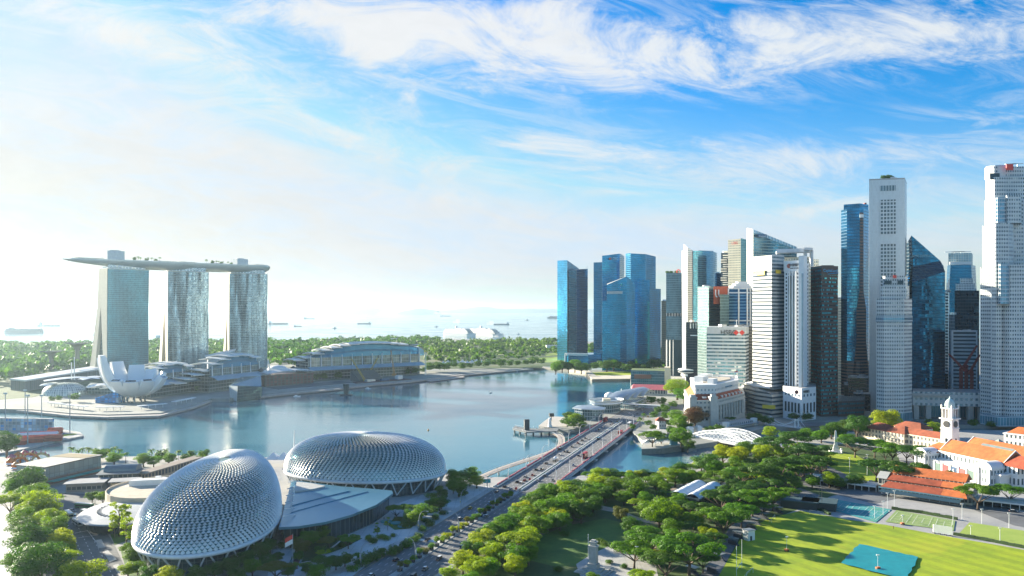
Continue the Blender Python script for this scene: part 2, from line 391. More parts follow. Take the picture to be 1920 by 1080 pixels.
def tilemat(name,col,step=.9):
 """clay roof tiles in courses with weathering"""
 if name in MATS: return MATS[name]
 m = bpy.data.materials.new(name); m.use_nodes = True; b = NB(m.node_tree); bs = b.N['Principled BSDF']
 uv = b.n('ShaderNodeUVMap').outputs[0]; u,v,_ = b.sep(uv)
 r = b.ramp(b.m('FRACT',b.m('DIVIDE',v,step)),0.0,.35,.72,1.0); q = b.ramp(b.m('ABSOLUTE',b.m('SUBTRACT',b.m('FRACT',b.m('DIVIDE',u,step*.8)),.5)),.3,.5,1.0,.75)
 n = b.noise(b.n('ShaderNodeTexCoord').outputs['Object'],.3,6,.65)
 k = b.m('MULTIPLY',b.m('MULTIPLY',r,q),b.m('MULTIPLY',b.ramp(n,.3,.7,.68,1.2,False),b.ramp(b.noise(b.n('ShaderNodeTexCoord').outputs['Object'],.06,4),.35,.65,.78,1.12,False)))
 b.L.new(b.v('SCALE',col,scale=k),bs.inputs['Base Color']); bs.inputs['Roughness'].default_value = .8
 MATS[name] = m; return m
WHITE = mat('white_paint',(.78,.78,.76),.5,vary=.08); CREAM = mat('cream_paint',(.74,.66,.48),.7)
STONE = mat('grey_stone',(.42,.42,.40),.8,vary=.2); CONC = mat('concrete',(.36,.37,.37),.85,vary=.22)
DARKM = mat('dark_metal',(.045,.05,.055),.5); STEEL = mat('pale_steel',(.55,.58,.6),.4,.6)
ASPH = groundmat('asphalt',(.11,.115,.12),(.17,.175,.18),.05,joints=0)
PAVE = groundmat('paving',(.34,.34,.33),(.46,.45,.43),.06,joints=6.0)
GRASSM = groundmat('grass',(.21,.30,.0015),(.33,.40,.002),.05,(.35,.38,.008),stripes=True)
LAWN2 = groundmat('shaded_grass',(.05,.12,.012),(.10,.19,.02),.06)  # grass with the shade on these lawns put into its colour
PARKG = groundmat('park_floor',(.03,.075,.012),(.07,.11,.02),.05,(.15,.13,.08))
TILE = tilemat('orange_tiles',(.62,.17,.045)); TILED = tilemat('dark_red_tiles',(.40,.085,.035))
DGLASS = mat('dark_window_glass',(.03,.06,.08),.1,.5,vary=.3,scale=.6)
TGLASS = mat('teal_window_glass',(.05,.22,.28),.08,.6,vary=.3,scale=.5)
LEAF = {'dark': leafmat('leaves_dark',(.035,.115,.010),(.085,.18,.012),.38),'mid': leafmat('leaves_mid',(.065,.19,.006),(.14,.27,.008),.45),
  'bright': leafmat('leaves_bright',(.19,.31,.004),(.30,.38,.006),.5),'olive': leafmat('leaves_olive',(.10,.12,.012),(.16,.16,.02),.35),
  'red': leafmat('leaves_flowering',(.06,.09,.02),(.24,.06,.05),.25)}
BARK = mat('bark',(.13,.095,.065),.9,vary=.3,scale=2)
# ================================================================ SETTING: water, land, roads
WZ = -4.0
def Wp(px,py): return G(px,py,WZ)
m = MB(); m.sheet([(-45000,60),(45000,60),(45000,45500),(-45000,45500)],WZ); struct(m,'water',watermat())
near = [Wp(*p) for p in [(-260,866),(-60,866),(0,866),(60,872),(110,870),(190,866),(300,864),(392,862),(520,868),(620,880),(720,890),(835,898),(905,905),
  (1000,905),(1068,906),(1100,900),(1140,902),(1190,904),(1250,897),(1300,874),(1340,864),(1385,850),(1428,838),(1500,826),(1600,818),(1750,815),(1920,814),(2500,814)]]
m = MB(); m.prism([(-420,120)]+near+[(1100,120)],-6.5,0.0); struct(m,'ground',[groundmat('near_land',(.30,.30,.29),(.40,.39,.37),.05,joints=0)])
south = [Wp(*p) for p in [(-700,800),(-100,776),(0,773),(60,774),(130,781),(200,784),(300,781),(360,766),(395,753),(430,753),(480,746),(560,738),(620,732),(700,723),(770,717),(860,705),(950,697),(1000,693),
  (1060,695),(1096,700),(1110,716),(1182,715),(1184,742),(1150,760),(1108,784),(1072,790),(1050,797),(1020,808),(1066,814),(1100,806),(1128,798),(1165,800),(1190,806),(1186,818),(1205,834),(1204,850),(1240,848),(1276,844),(1290,848),
  (1306,842),(1345,836),(1395,818),(1450,808),(1540,806),(1700,804),(1920,803),(2500,803)]]
back = [Wp(*p) for p in [(2600,640),(1500,640),(1045,643),(960,640),(900,638),(700,638),(500,641),(300,646),(0,652),(-900,654)]]
m = MB(); m.prism(south+back,-6.5,0.0); struct(m,'ground',[groundmat('far_land',(.22,.23,.20),(.34,.34,.31),.02)])
LAY = [0.0]
def patch(name,pts,mt,z=None,px=True):
 LAY[0] += .006
 zz = .02+LAY[0] if z is None else z
 m = MB(); m.sheet([G(*p) for p in pts] if px else pts,zz); return struct(m,name,mt)
# near land ground covers
patch('park_ground',[(905,980),(960,940),(1060,915),(1260,900),(1345,872),(1430,845),(1520,835),(1600,832),(1680,845),(1700,900),(1560,930),(1420,985),(1345,1085),(820,1085)],PARKG)
patch('lawn',[(1000,1010),(1065,985),(1135,972),(1185,985),(1190,1015),(1165,1062),(1110,1062),(1040,1062),(990,1050)],LAWN2)
patch('lawn',[(1540,852),(1600,850),(1650,880),(1690,895),(1640,906),(1560,888)],GRASSM)
patch('lawn',[(1560,905),(1630,912),(1680,905),(1720,895),(1745,903),(1690,918),(1600,922)],GRASSM)
padang = [(1335,1100),(1395,1000),(1440,972),(1500,958),(1545,966),(1600,976),(1660,984),(1760,1003),(1800,1010),(1870,1022),(2000,1046),(2400,1130),(2400,1250),(1250,1250)]
patch('lawn',padang,GRASSM)
patch('path',[(1108,1040),(1150,1020),(1168,1030),(1230,1062),(1235,1085),(1090,1085),(1080,1058)],PAVE)
patch('path',[(1120,955),(1160,962),(1185,975),(1240,985),(1238,979),(1190,968),(1165,956),(1128,948)],groundmat('brick_path',(.36,.26,.20),(.45,.36,.29),.2))
patch('path',[(1255,912),(1290,905),(1360,905),(1375,925),(1320,945),(1265,938)],groundmat('brick_path',(.4,.3,.2),(.4,.3,.2)))
patch('road',[(1500,885),(1540,868),(1620,905),(1700,930),(1640,945),(1560,925),(1490,905)],ASPH)
patch('road',[(1820,930),(1930,965),(2050,1000),(2050,1015),(1900,985),(1810,950)],ASPH)
patch('road',[(1385,960),(1430,935),(1500,915),(1540,930),(1460,950),(1400,985),(1345,1085),(1310,1085)],ASPH)
# esplanade plaza, its lawns and the seaside promenade
patch('plaza',[(500,1085),(520,1000),(600,985),(700,960),(800,925),(850,905),(915,912),(935,922),(880,960),(800,1000),(700,1050),(655,1085)],groundmat('pale_paving',(.44,.45,.45),(.58,.58,.57),.09,(.40,.42,.43),joints=5.0))
patch('plaza',[(180,905),(260,880),(390,866),(520,880),(530,900),(250,960),(180,960)],groundmat('grey_terrace',(.26,.27,.28),(.36,.36,.36),.1,joints=4))
patch('lawn',[(727,985),(740,970),(772,968),(784,978),(770,991),(740,994)],LAWN2)
patch('lawn',[(195,975),(222,960),(245,985),(250,1010),(215,1022)],LAWN2)
patch('lawn',[(225,1030),(248,1018),(262,1050),(260,1080),(240,1080)],LAWN2)
patch('lawn',[(22,940),(60,935),(75,1000),(60,1085),(20,1085),(40,1030)],LAWN2)
patch('lawn',[(0,1012),(14,1012),(20,1050),(0,1060)],GRASSM)
patch('path',[(-40,950),(22,950),(40,1030),(18,1085),(-60,1085)],groundmat('white_paving',(.62,.62,.6),(.72,.72,.7),.1))
for q in ([(560,1020),(625,1000),(640,1012),(590,1050),(540,1060)],[(650,1006),(680,1010),(640,1030),(610,1040)]):
 patch('garden_bed',q,groundmat('bed',(.03,.07,.015),(.06,.10,.02),.3))
# main road
UX,UY = .3143,.9493
def RP(s,t,z=None):
 p = (-53+UX*s+UY*t,374+UY*s-UX*t); return p if z is None else (*p,z)
def strip(m,s0,s1,t0,t1,z,mi=0,n=1):
 for k in range(n):
  a = s0+(s1-s0)*k/n; b = s0+(s1-s0)*(k+1)/n
  m.add([RP(a,t0,z),RP(a,t1,z),RP(b,t1,z),RP(b,t0,z)],[(0,1,2,3)],mi)
S0,S1 = 190,532
m = MB(); strip(m,-80,640,-17.4,17.4,.12); struct(m,'road',ASPH)
m = MB()
m.sheet([RP(640,-17.4),RP(640,17.4),RP(600,60),RP(640,120),RP(690,110),RP(720,30),RP(760,-10),RP(730,-30)][::1],.10); struct(m,'road',ASPH)
m = MB(); m.sheet([RP(-80,-24),RP(-80,-17.4),RP(15,-17.4),RP(60,-17.4),RP(40,-21),RP(0,-24)],.09); struct(m,'road',ASPH)
m = MB(); m.prism([RP(-80,-29),RP(-80,-24.2),RP(2,-24.2),RP(42,-21.2),RP(62,-17.6),RP(S0,-17.6),RP(S0,-21.5),RP(64,-21.5),RP(0,-29)],0.0,.2); struct(m,'pavement',PAVE)
m = MB(); m.prism([RP(-80,17.6),RP(-80,21),RP(S0,21),RP(S0,17.6)],0.0,.2); struct(m,'pavement',PAVE)
ML = mat('road_paint',(.72,.72,.70),.7,vary=.25,scale=1.2); MY = mat('yellow_paint',(.65,.42,.08),.7,vary=.25)
m = MB()
for t in (-14.2,-10.8,-7.4,-4.0,4.9,8.2,11.5,14.7):
 s = -60
 while s < 640:
  strip(m,s,s+3.2,t-.11,t+.11,.135); s += 9.0
for t in (-17.1,-1.9,2.0,17.1): strip(m,-70,640,t-.09,t+.09,.135,1 if abs(t) > 5 else 0)
strip(m,55,58.5,-17,-2,.135); strip(m,585,586,-17,17,.135)
struct(m,'road_markings',[ML,MY])
# planted median, near part
m = MB(); m.prism([RP(-80,-1.5),RP(-80,1.5),RP(176,1.5),RP(184,0),RP(176,-1.5)],.05,.32); struct(m,'median_kerb',CONC)
# side road with buses
lroad = [(95,925),(128,925),(172,962),(192,985),(214,1020),(244,1085),(150,1085),(118,1020),(100,970)]
patch('road',lroad,ASPH,.05)
patch('road',[(95,925),(120,940),(180,945),(215,935),(235,925),(225,918),(180,928),(140,925)],ASPH,.06)
def G2(px,py,z): return (*G(px,py),z)
m = MB()
def gline(m,a,b,w,z,mi=0,dash=None):
 a,b = Vector(G(*a)),Vector(G(*b)); L = (b-a).length; d = (b-a)/L; e = Vector((-d.y,d.x))*w/2
 s = 0
 while s < L:
  q = min(L,s+(dash[0] if dash else L)); p0,p1 = a+d*s,a+d*q
  m.add([(*(p0-e),z),(*(p1-e),z),(*(p1+e),z),(*(p0+e),z)],[(0,1,2,3)],mi); s += (sum(dash) if dash else L+1)
for (a,b) in (((140,1010),(175,1085)),((155,1005),(195,1085)),((168,998),(214,1085)),((128,985),(140,1010)),((140,975),(152,1000))): gline(m,a,b,.28,.09,0,(2.6,4.5))
gline(m,(140,1000),(180,992),.5,.09); gline(m,(146,1009),(184,1003),.35,.09); gline(m,(163,994),(180,1016),.3,.09)
struct(m,'road_markings',[ML])
m = MB()
for q in ([(180,1014),(190,1012),(198,1027),(184,1029)],[(193,1036),(202,1032),(219,1050),(206,1055)],[(212,1061),(222,1058),(242,1085),(226,1085)],[(160,948),(168,946),(185,985),(178,990),(168,968)]):
 m.prism([G(*p) for p in q],0,.3)
struct(m,'traffic_island',PAVE)
# far lawns and the garden land south of the bay
FG = groundmat('far_grass',(.19,.29,.03),(.27,.34,.04),.02); FT = groundmat('far_scrub',(.035,.075,.018),(.08,.12,.03),.02,(.16,.16,.09))
patch('park_ground',[(0,655),(300,649),(500,645),(700,642),(900,641),(1045,645),(1110,650),(1250,655),(1250,690),(1000,690),(800,692),(700,665),(500,680),(330,690),(60,745),(-200,765),(-500,700),(-500,656)],FT)
for q in ([(985,672),(1046,669),(1060,679),(1000,680)],[(888,665),(945,662),(930,668),(900,669)],[(940,652),(1000,649),(990,653),(950,656)],[(880,640),(985,640),(985,643),(900,644)],[(1020,664),(1046,661),(1046,666),(1025,668)],[(1205,676),(1250,672),(1282,676),(1260,681),(1215,681)],[(960,658),(1010,655),(1012,658),(968,661)]):
 patch('lawn',q,FG)
patch('lawn',[(1104,699),(1182,697),(1184,707),(1116,709)],GRASSM,.5)
m = MB(); m.prism([Wp(*p) for p in [(1096,700),(1110,716),(1182,715),(1183,708),(1118,709),(1103,698)]],-5,.7); struct(m,'quay_edge',mat('pale_quay',(.55,.50,.42),.8))
m = MB(); m.prism([Wp(*p) for p in [(1018,690.5),(1070,693.5),(1097,697.5),(1097,701),(1066,697),(1016,693.5)]],-5,.25); struct(m,'shore_path',mat('sandy_path',(.60,.52,.40),.85))
patch('road',[(1500,800),(1640,798),(1920,795),(2300,795),(2300,788),(1920,788),(1640,790),(1500,793)],ASPH)
# promenade deck along the far bank
def bank_strip(m,pts,w,z0,z1,mi=0):
 P = [Vector(p) for p in pts]
 n = [((P[min(i+1,len(P)-1)]-P[max(i-1,0)]).normalized()) for i in range(len(P))]
 m.prism([tuple(p) for p in P]+[tuple(P[i]+Vector((-n[i].y,n[i].x))*w) for i in reversed(range(len(P)))],z0,z1,mi)
m = MB(); bank_strip(m,[Wp(*p) for p in [(30,774),(60,776.5),(130,784),(200,787),(300,784),(362,768.5),(397,755)]],22,-3.2,-1.0)
struct(m,'lower_promenade',mat('promenade_deck',(.40,.36,.33),.8,vary=.2))
m = MB(); bank_strip(m,[Wp(*p) for p in [(490,748),(560,740),(620,734.5),(700,725),(770,719),(860,707),(950,698.5),(1000,694.4)]],16,-3.0,-.8)
struct(m,'lower_promenade',MATS['promenade_deck'])
m = MB(); m.prism([Wp(*p) for p in [(800,715),(868,707),(872,708.5),(806,717)]],-3.4,-2.2); struct(m,'lower_promenade',MATS['promenade_deck'])
# far islands and hills
HM = groundmat('hill',(.05,.085,.07),(.09,.12,.09),.0008)
def hill(pxs,Y,depth):
 m = MB(); n = len(pxs)
 rows = []
 for k,(dy,h) in enumerate(((0,0),(.3,.62),(.62,1),(1,.4))):
  rows.append([((px-CX)/F*Y,Y+depth*dy,WZ-2+(max(ZT(py,Y)-WZ,0)+2)*h) for px,py in pxs])
 m.loft(rows,closed=False); return struct(m,'hills',HM,smooth=True)
def ridge(x0,x1,base,peaks,seed,step=7):
 rr = random.Random(seed); out = []; x = x0
 while x <= x1:
  e = min(1,(x-x0)/30,(x1-x)/30)
  y = base-sum(h*math.exp(-((x-c)/w)**2) for c,h,w in peaks)-rr.random()*1.0
  out.append((x,583-(583-y)*max(e,0))); x += step
 return out
hill(ridge(-500,330,580.5,[(-60,3,40),(10,2.6,50),(60,1.5,20),(180,3,40),(290,1.4,40)],3),26000,3500)
hill(ridge(480,710,580,[(540,3.0,35),(600,2.4,30),(668,3.4,34),(640,1.6,20)],4),21000,3000)
hill(ridge(742,812,580.5,[(775,2.2,24)],5),19000,2200)
hill(ridge(815,1300,581,[(905,4.6,26),(880,2.0,30),(1000,1.5,60),(1200,2.5,80)],6),27000,3000)
hill(ridge(300,520,581,[(400,1.2,60)],8),29000,2500)
# ================================================================ SHIPS
SHIPG = mat('ship_grey',(.16,.18,.20),.6); SHIPW = mat('ship_white',(.72,.72,.70),.5); SHIPR = mat('ship_rust',(.22,.10,.07),.7); SHIPB = mat('ship_blue',(.08,.14,.22),.6)
def hull(m,L,B,Hh,mi=0,bow=.16):
 secs = []
 for t in (0,.06,.3,.62,1-bow,1-bow*.45,1.0):
  w = B/2*{0: .78,.06: .95}.get(t,1.0)
  if t > 1-bow-.01: w = B/2*(1,.6,.06)[(1-bow,1-bow*.45,1.0).index(t)]
  x = -L/2+L*t; sh = 1.25 if t > 1-bow*.5-.01 else 1.0
  secs.append([(x,-w*.72,-1.5),(x+(1.5 if t == 1 else 0),-w,Hh*sh),(x+(1.5 if t == 1 else 0),w,Hh*sh),(x,w*.72,-1.5)])
 m.loft(secs,mi,True,True,True)
def ship(kind,px0,px1,py,label,flip=False,dark=None):
 Y = 124*F/(py-YH); L = (px1-px0)/F*Y; cx = ((px0+px1)/2-CX)/F*Y; B = L*.16; Hh = L*.05
 r = thing({'carrier': 'car_carrier_ship','freighter': 'freighter_ship','tanker': 'tanker_ship','tug': 'tug_boat'}[kind],label,'ship',cx,Y,WZ)
 r['_org'] = (0,0,0); hm = dark or SHIPG
 m = MB(); hull(m,L,B,Hh); m.build('hull',hm,r)
 m = MB()
 if kind == 'carrier':
  m.box(-L*.02,0,Hh,L*.90,B*.94,L*.055); m.box(L*.30,0,Hh+L*.055,L*.10,B*.9,L*.018); m.build('car_deck_block',SHIPG,r)
  m = MB(); m.box(L*.36,0,Hh+L*.055,6,B*.8,L*.03); m.build('bridge_house',SHIPW,r); m = MB(); m.tube([(-L*.2,0,Hh+L*.055),(-L*.2,0,Hh+L*.085)],L*.012); m.build('funnel',SHIPG,r)
 elif kind == 'freighter':
  m.box(-L*.36,0,Hh,L*.11,B*.8,L*.10); m.box(-L*.36,0,Hh+L*.1,L*.07,B*.96,L*.025); m.tube([(-L*.43,0,Hh),(-L*.43,0,Hh+L*.13)],L*.018); m.build('bridge_house',SHIPW,r)
  for k in range(4):
   c = MB(); x = -L*.2+k*L*.17
   c.tube([(x,0,Hh),(x,0,Hh+L*.11)],L*.009); c.bar((x,0,Hh+L*.10),(x+L*.09,0,Hh+L*.13),L*.01); c.build('deck_crane',SHIPG,r)
  for k in range(4): c = MB(); c.box(-L*.2+k*L*.17+L*.06,0,Hh,L*.09,B*.7,L*.02); c.build('hatch_cover',hm,r)
 elif kind == 'tanker':
  m.box(-L*.38,0,Hh,L*.09,B*.8,L*.085); m.box(-L*.38,0,Hh+L*.085,L*.05,B,L*.02); m.tube([(-L*.44,0,Hh),(-L*.44,0,Hh+L*.11)],L*.016); m.build('bridge_house',SHIPW,r)
  c = MB(); c.tube([(-L*.3,0,Hh+2),(L*.36,0,Hh+2)],L*.008); c.tube([(L*.02,-B*.4,Hh+3),(L*.02,B*.4,Hh+3)],L*.01); c.tube([(L*.42,0,Hh),(L*.42,0,Hh+L*.07)],L*.006); c.build('deck_pipes',SHIPR,r)
 else:
  m.box(L*.08,0,Hh,L*.32,B*.6,L*.16); m.box(L*.1,0,Hh+L*.16,L*.2,B*.5,L*.10); m.tube([(0,0,Hh+L*.2),(0,0,Hh+L*.42)],L*.02); m.build('wheelhouse',SHIPW,r)
 if flip: r.rotation_euler.z = math.pi
 r['_org'] = (cx,Y,WZ); return r
ship('carrier',8,80,624,'big boxy grey ship far left on the sea, nearest and largest of the left group',True)
ship('freighter',70,113,611.5,'grey cargo ship with deck cranes just behind the big boxy ship')
ship('tanker',26,68,598,'long faint ship near the horizon above the big boxy ship')
ship('tanker',8,30,597.5,'small faint ship at the far left edge near the horizon',True)
ship('tanker',152,181,592.5,'faint low ship on the horizon left of the leftmost hotel tower',True)
ship('tug',172,179,628,'small tug boat on the sea left of the leftmost hotel tower')
ship('tanker',292,313,593.5,'faint ship seen between the left and middle hotel towers')
ship('tanker',502,540,608,'grey tanker just right of the rightmost hotel tower')
ship('freighter',569,590,598,'small faint freighter far out above the curved-roof halls')
ship('freighter',551,566,612,'short dark freighter with cranes between the tanker and the faint freighter',dark=SHIPR)
ship('tug',622,632,616,'little white tug boat right of the short dark freighter')
ship('tanker',670,696,607.5,'dark hulled tanker in mid sea left of the cruise ships',True,dark=SHIPB)
ship('tug',814,822,613,'tiny workboat just left of the cruise ships')
ship('tanker',926,955,609,'cargo ship with a tall pale stern block behind the cruise ships',True,dark=SHIPB)
ship('tug',968,975,627,'small white boat right of the cruise ships')
ship('tanker',825,846,593,'faint ship on the horizon above the cruise ships')
ship('carrier',1026,1064,597,'grey ship on the sea half hidden by the leftmost blue tower',True)
ship('tug',984,992,601,'tiny boat far out between the cruise ships and the blue towers')
def cruise(px0,px1,py,label,deg,funnel):
 Y = 124*F/(py-YH); cx = ((px0+px1)/2-CX)/F*Y; L = (px1-px0)/F*Y/abs(math.cos(R(deg))); B = 32; Hh = 12
 r = thing('cruise_ship',label,'cruise ship',cx,Y,WZ,'cruise ships at the terminal'); r['_org'] = (0,0,0)
 m = MB(); hull(m,L,B,Hh,bow=.2); m.build('hull',SHIPW,r)
 m = MB(); z = Hh
 for k,(a,b_) in enumerate(((-.47,.36),(-.47,.34),(-.46,.33),(-.45,.31),(-.44,.29),(-.42,.27))):
  m.prism([(L*a,-B/2+.5*k),(L*b_,-B/2+.5*k),(L*(b_+.04),0),(L*b_,B/2-.5*k),(L*a,B/2-.5*k)],z,z+3.0); z += 3.35
 m.build('superstructure',facade('ship_decks',(.10,.12,.14),(.80,.78,.72),3.3,3,.45,.25,.2,.2),r)
 m = MB(); m.box(L*.2,0,z-3,18,B*.9,5.5); m.build('bridge_house',SHIPW,r)
 m = MB(); m.lathe(-L*funnel,0,[(7,z-2),(5.5,z+8),(3.6,z+14),(0,z+14)],10); m.box(-L*.02,0,z-1,L*.2,B*.5,4); m.build('funnel',SHIPB if funnel > .2 else SHIPW,r)
 r.rotation_euler.z = R(deg); r['_org'] = (cx,Y,WZ)
cruise(832,893,630,'large cream cruise ship moored on the left with its bow to the right',-50,.12)
cruise(868,945,630,'second cruise ship with dark funnel behind and right of the cream cruise ship',-54,.06)
# steam from the funnels
sm = bpy.data.materials.new('steam'); sm.use_nodes = True; bb = NB(sm.node_tree); bb.N.remove(bb.N['Principled BSDF'])
pv = bb.n('ShaderNodeVolumePrincipled'); pv.inputs['Color'].default_value = (1,1,1,1); pv.inputs['Density'].default_value = .012
bb.L.new(pv.outputs[0],bb.N['Material Output'].inputs['Volume'])
for (px,py,Y) in ((852,604,3820),(915,607,3820)):
 x = (px-CX)/F*Y; z = ZT(py,Y); m = MB()
 for k,(dx,dz,r_) in enumerate(((0,0,9),(14,4,14))): m.lathe(x+dx,Y,[(r_*math.cos(a)+.01,z+dz+r_*.8*math.sin(a)) for a in [R(-90+18*i) for i in range(11)]],12)
 o = m.build('steam',sm,smooth=True); tag(o,'white steam drifting from the '+('left' if px < 880 else 'right')+' cruise ship funnel','smoke',None,'stuff')
# ================================================================ THE HOTEL TOWERS ACROSS THE BAY
D1 = Vector((math.cos(R(50)),math.sin(R(50)))); N1 = Vector((D1.y,-D1.x))
T0 = Vector((-678.0,1470.0))
def HP(s,w,z): q = T0+D1*s+N1*w; return (q.x,q.y,z)
BEIGE = mat('tower_end_wall',(.52,.48,.38),.7,vary=.1)
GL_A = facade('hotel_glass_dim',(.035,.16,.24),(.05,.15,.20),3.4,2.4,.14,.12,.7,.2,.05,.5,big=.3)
GL_B = facade('hotel_glass_painted_reflections',(.24,.34,.38),(.13,.21,.25),3.4,2.4,.12,.12,.75,.22,.06,.55,big=.95,bigs=(.085,.006))  # mirrored sky and town coloured into the panes as upright streaks
def profile_solid(m,prof,s0,s1,P,mi=0,cap=1):
 n = len(prof); a = [P(s0,w,z) for w,z in prof]; b_ = [P(s1,w,z) for w,z in prof]
 for i in range(n):
  j = (i+1) % n; L = math.hypot(prof[j][0]-prof[i][0],prof[j][1]-prof[i][1])
  m.add([a[i],b_[i],b_[j],a[j]],[(0,1,2,3)],mi,[[(0,0),(s1-s0,0),(s1-s0,L),(0,L)]])
 tri = tessellate_polygon([[Vector((w,z,0)) for w,z in prof]])
 m.add(a,[tuple(t) for t in tri],cap); m.add(b_,[tuple(reversed(t)) for t in tri],cap)
for k,(sc,lab,gm) in enumerate(((0,'leftmost and nearest of three hotel towers, its glass front dull teal in shade',GL_A),(113,'middle of the three hotel towers with mottled reflections coloured into its glass front',GL_B),(240,'rightmost of three hotel towers, pale and dark reflections coloured into its glass front',GL_B))):
 ak = R((50,36,29)[k]); Dk = Vector((math.cos(ak),math.sin(ak))); Nk = Vector((Dk.y,-Dk.x))
 def HT(s,w,z,sc=sc,Dk=Dk,Nk=Nk): v = T0+D1*sc+Dk*(s-sc)+Nk*w; return (v.x,v.y,z)
 q = HT(sc,-18,0); r = thing('hotel_tower',lab,'tower',q[0],q[1],0,'three hotel towers under one roof deck')
 s0,s1 = sc-37,sc+37
 front = [(0,0),(-.6,60),(-.2,120),(1.2,190),(-30,190),(-38.5,122),(-54,60),(-73,0),(-50,0),(-24,124),(-12,0)]
 m = MB(); profile_solid(m,front,s0,s1,HT); m.build('tower_body',[BEIGE,BEIGE],r)
 m = MB()
 rows = []
 for i in range(9):
  s = s0+.6+(s1-s0-1.2)*i/8; bow = .9*math.sin(i/8*math.pi)
  rows.append([HT(s,w+.5+bow,z) for w,z in ((0,3),(-.6,60),(-.2,120),(1.2,189))])
 vs = [p for c in zip(*rows) for p in c]; fs = []; uv = []
 hz = (3,60,120,189)
 for a in range(3):
  for i in range(8):
   fs.append((a*9+i,a*9+i+1,(a+1)*9+i+1,(a+1)*9+i)); w = (s1-s0)/8
   uv.append([(i*w,hz[a]),(i*w+w,hz[a]),(i*w+w,hz[a+1]),(i*w,hz[a+1])])
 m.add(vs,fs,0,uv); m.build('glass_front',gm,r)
 m = MB(); m.prism([HT(s0+4,-5,0)[:2],HT(s1-4,-5,0)[:2],HT(s1-4,-27,0)[:2],HT(s0+4,-27,0)[:2]],190,197.2); m.build('roof_neck',facade('neck',(.35,.42,.44),(.7,.72,.72),3.4,6,.25,.12),r)
 m = MB()
 for s in (s0+5,): m.add([HT(s,-13,0),HT(s,-49,0),HT(s,-24,120)],[(0,1,2)],0,[[(0,0),(36,0),(20,120)]])
 m.build('atrium_glass',facade('atrium',(.10,.17,.19),(.16,.2,.2),6,4,.1,.1),r)
q = HP(92,-16,196); r = thing('roof_deck','long boat shaped roof deck resting across all three hotel towers','roof deck',*q)
m = MB(); secs = []
for i in range(41):
 t = i/40; s = -106+396*t
 k = min(1,(t/.34)**.62) if t < .34 else 1
 k *= 1 if t < .985 else math.sqrt(max(0,1-((t-.985)/.015)**2))*.35+.65
 off = -16+11*((t-.55)*2)**2*.6-2; hw = max(18.5*k,.6); zt = 204.2+2.2*t; dz = (13.5*k+.5)
 secs.append([HP(s,off+hw*c,zt-dz*d) for c,d in ((1,.18),(.92,.48),(.62,.85),(.2,1),(-.2,1),(-.62,.85),(-.92,.48),(-1,.18),(-1,0),(1,0))])
m.loft(secs,capa=True,capb=True); m.build('hull',mat('roof_deck_shell',(.28,.34,.36),.35,.5,vary=.12,scale=.03),r,smooth='auto')
m = MB()
for i in range(36):
 t0,t1 = .03+.95*i/36,.03+.95*(i+1)/36
 pts = []
 for t in (t0,t1):
  k = min(1,(t/.34)**.62); pts.append(HP(-106+396*t,-18+11*((t-.55)*2)**2*.6+18.3*k,204.3+2.2*t))
 a,b_ = pts; m.add([a,b_,(b_[0],b_[1],b_[2]+1.5),(a[0],a[1],a[2]+1.5)],[(0,1,2,3)])
m.build('glass_rail',mat('deck_rail',(.5,.56,.58),.2,.3),r)
for (sc,L,z1,nm) in ((-17,30,222,'plant_room'),(233,24,219,'plant_room')):
 m = MB(); a = HP(sc,-18,0); m.box(a[0],a[1],204,L,17,z1-204,R(50)); m.box(a[0],a[1],z1,L*.6,9,1.4,R(50)); m.build(nm,mat('deck_box',(.52,.56,.57),.6),r)
for (sc,L,wd,z1) in ((-60,42,13,207.5),(20,40,14,207.2),(75,34,12,208),(118,28,12,208.5),(180,30,11,208.5),(272,20,16,209.5)):
 m = MB(); a = HP(sc,-17,0); m.box(a[0],a[1],204.5,L,wd,z1-205.3,R(50)); m.box(a[0],a[1],z1-.8,L+4,wd+4,.8,R(50)); m.build('deck_pavilion',mat('pavilion',(.50,.44,.33),.7),r)
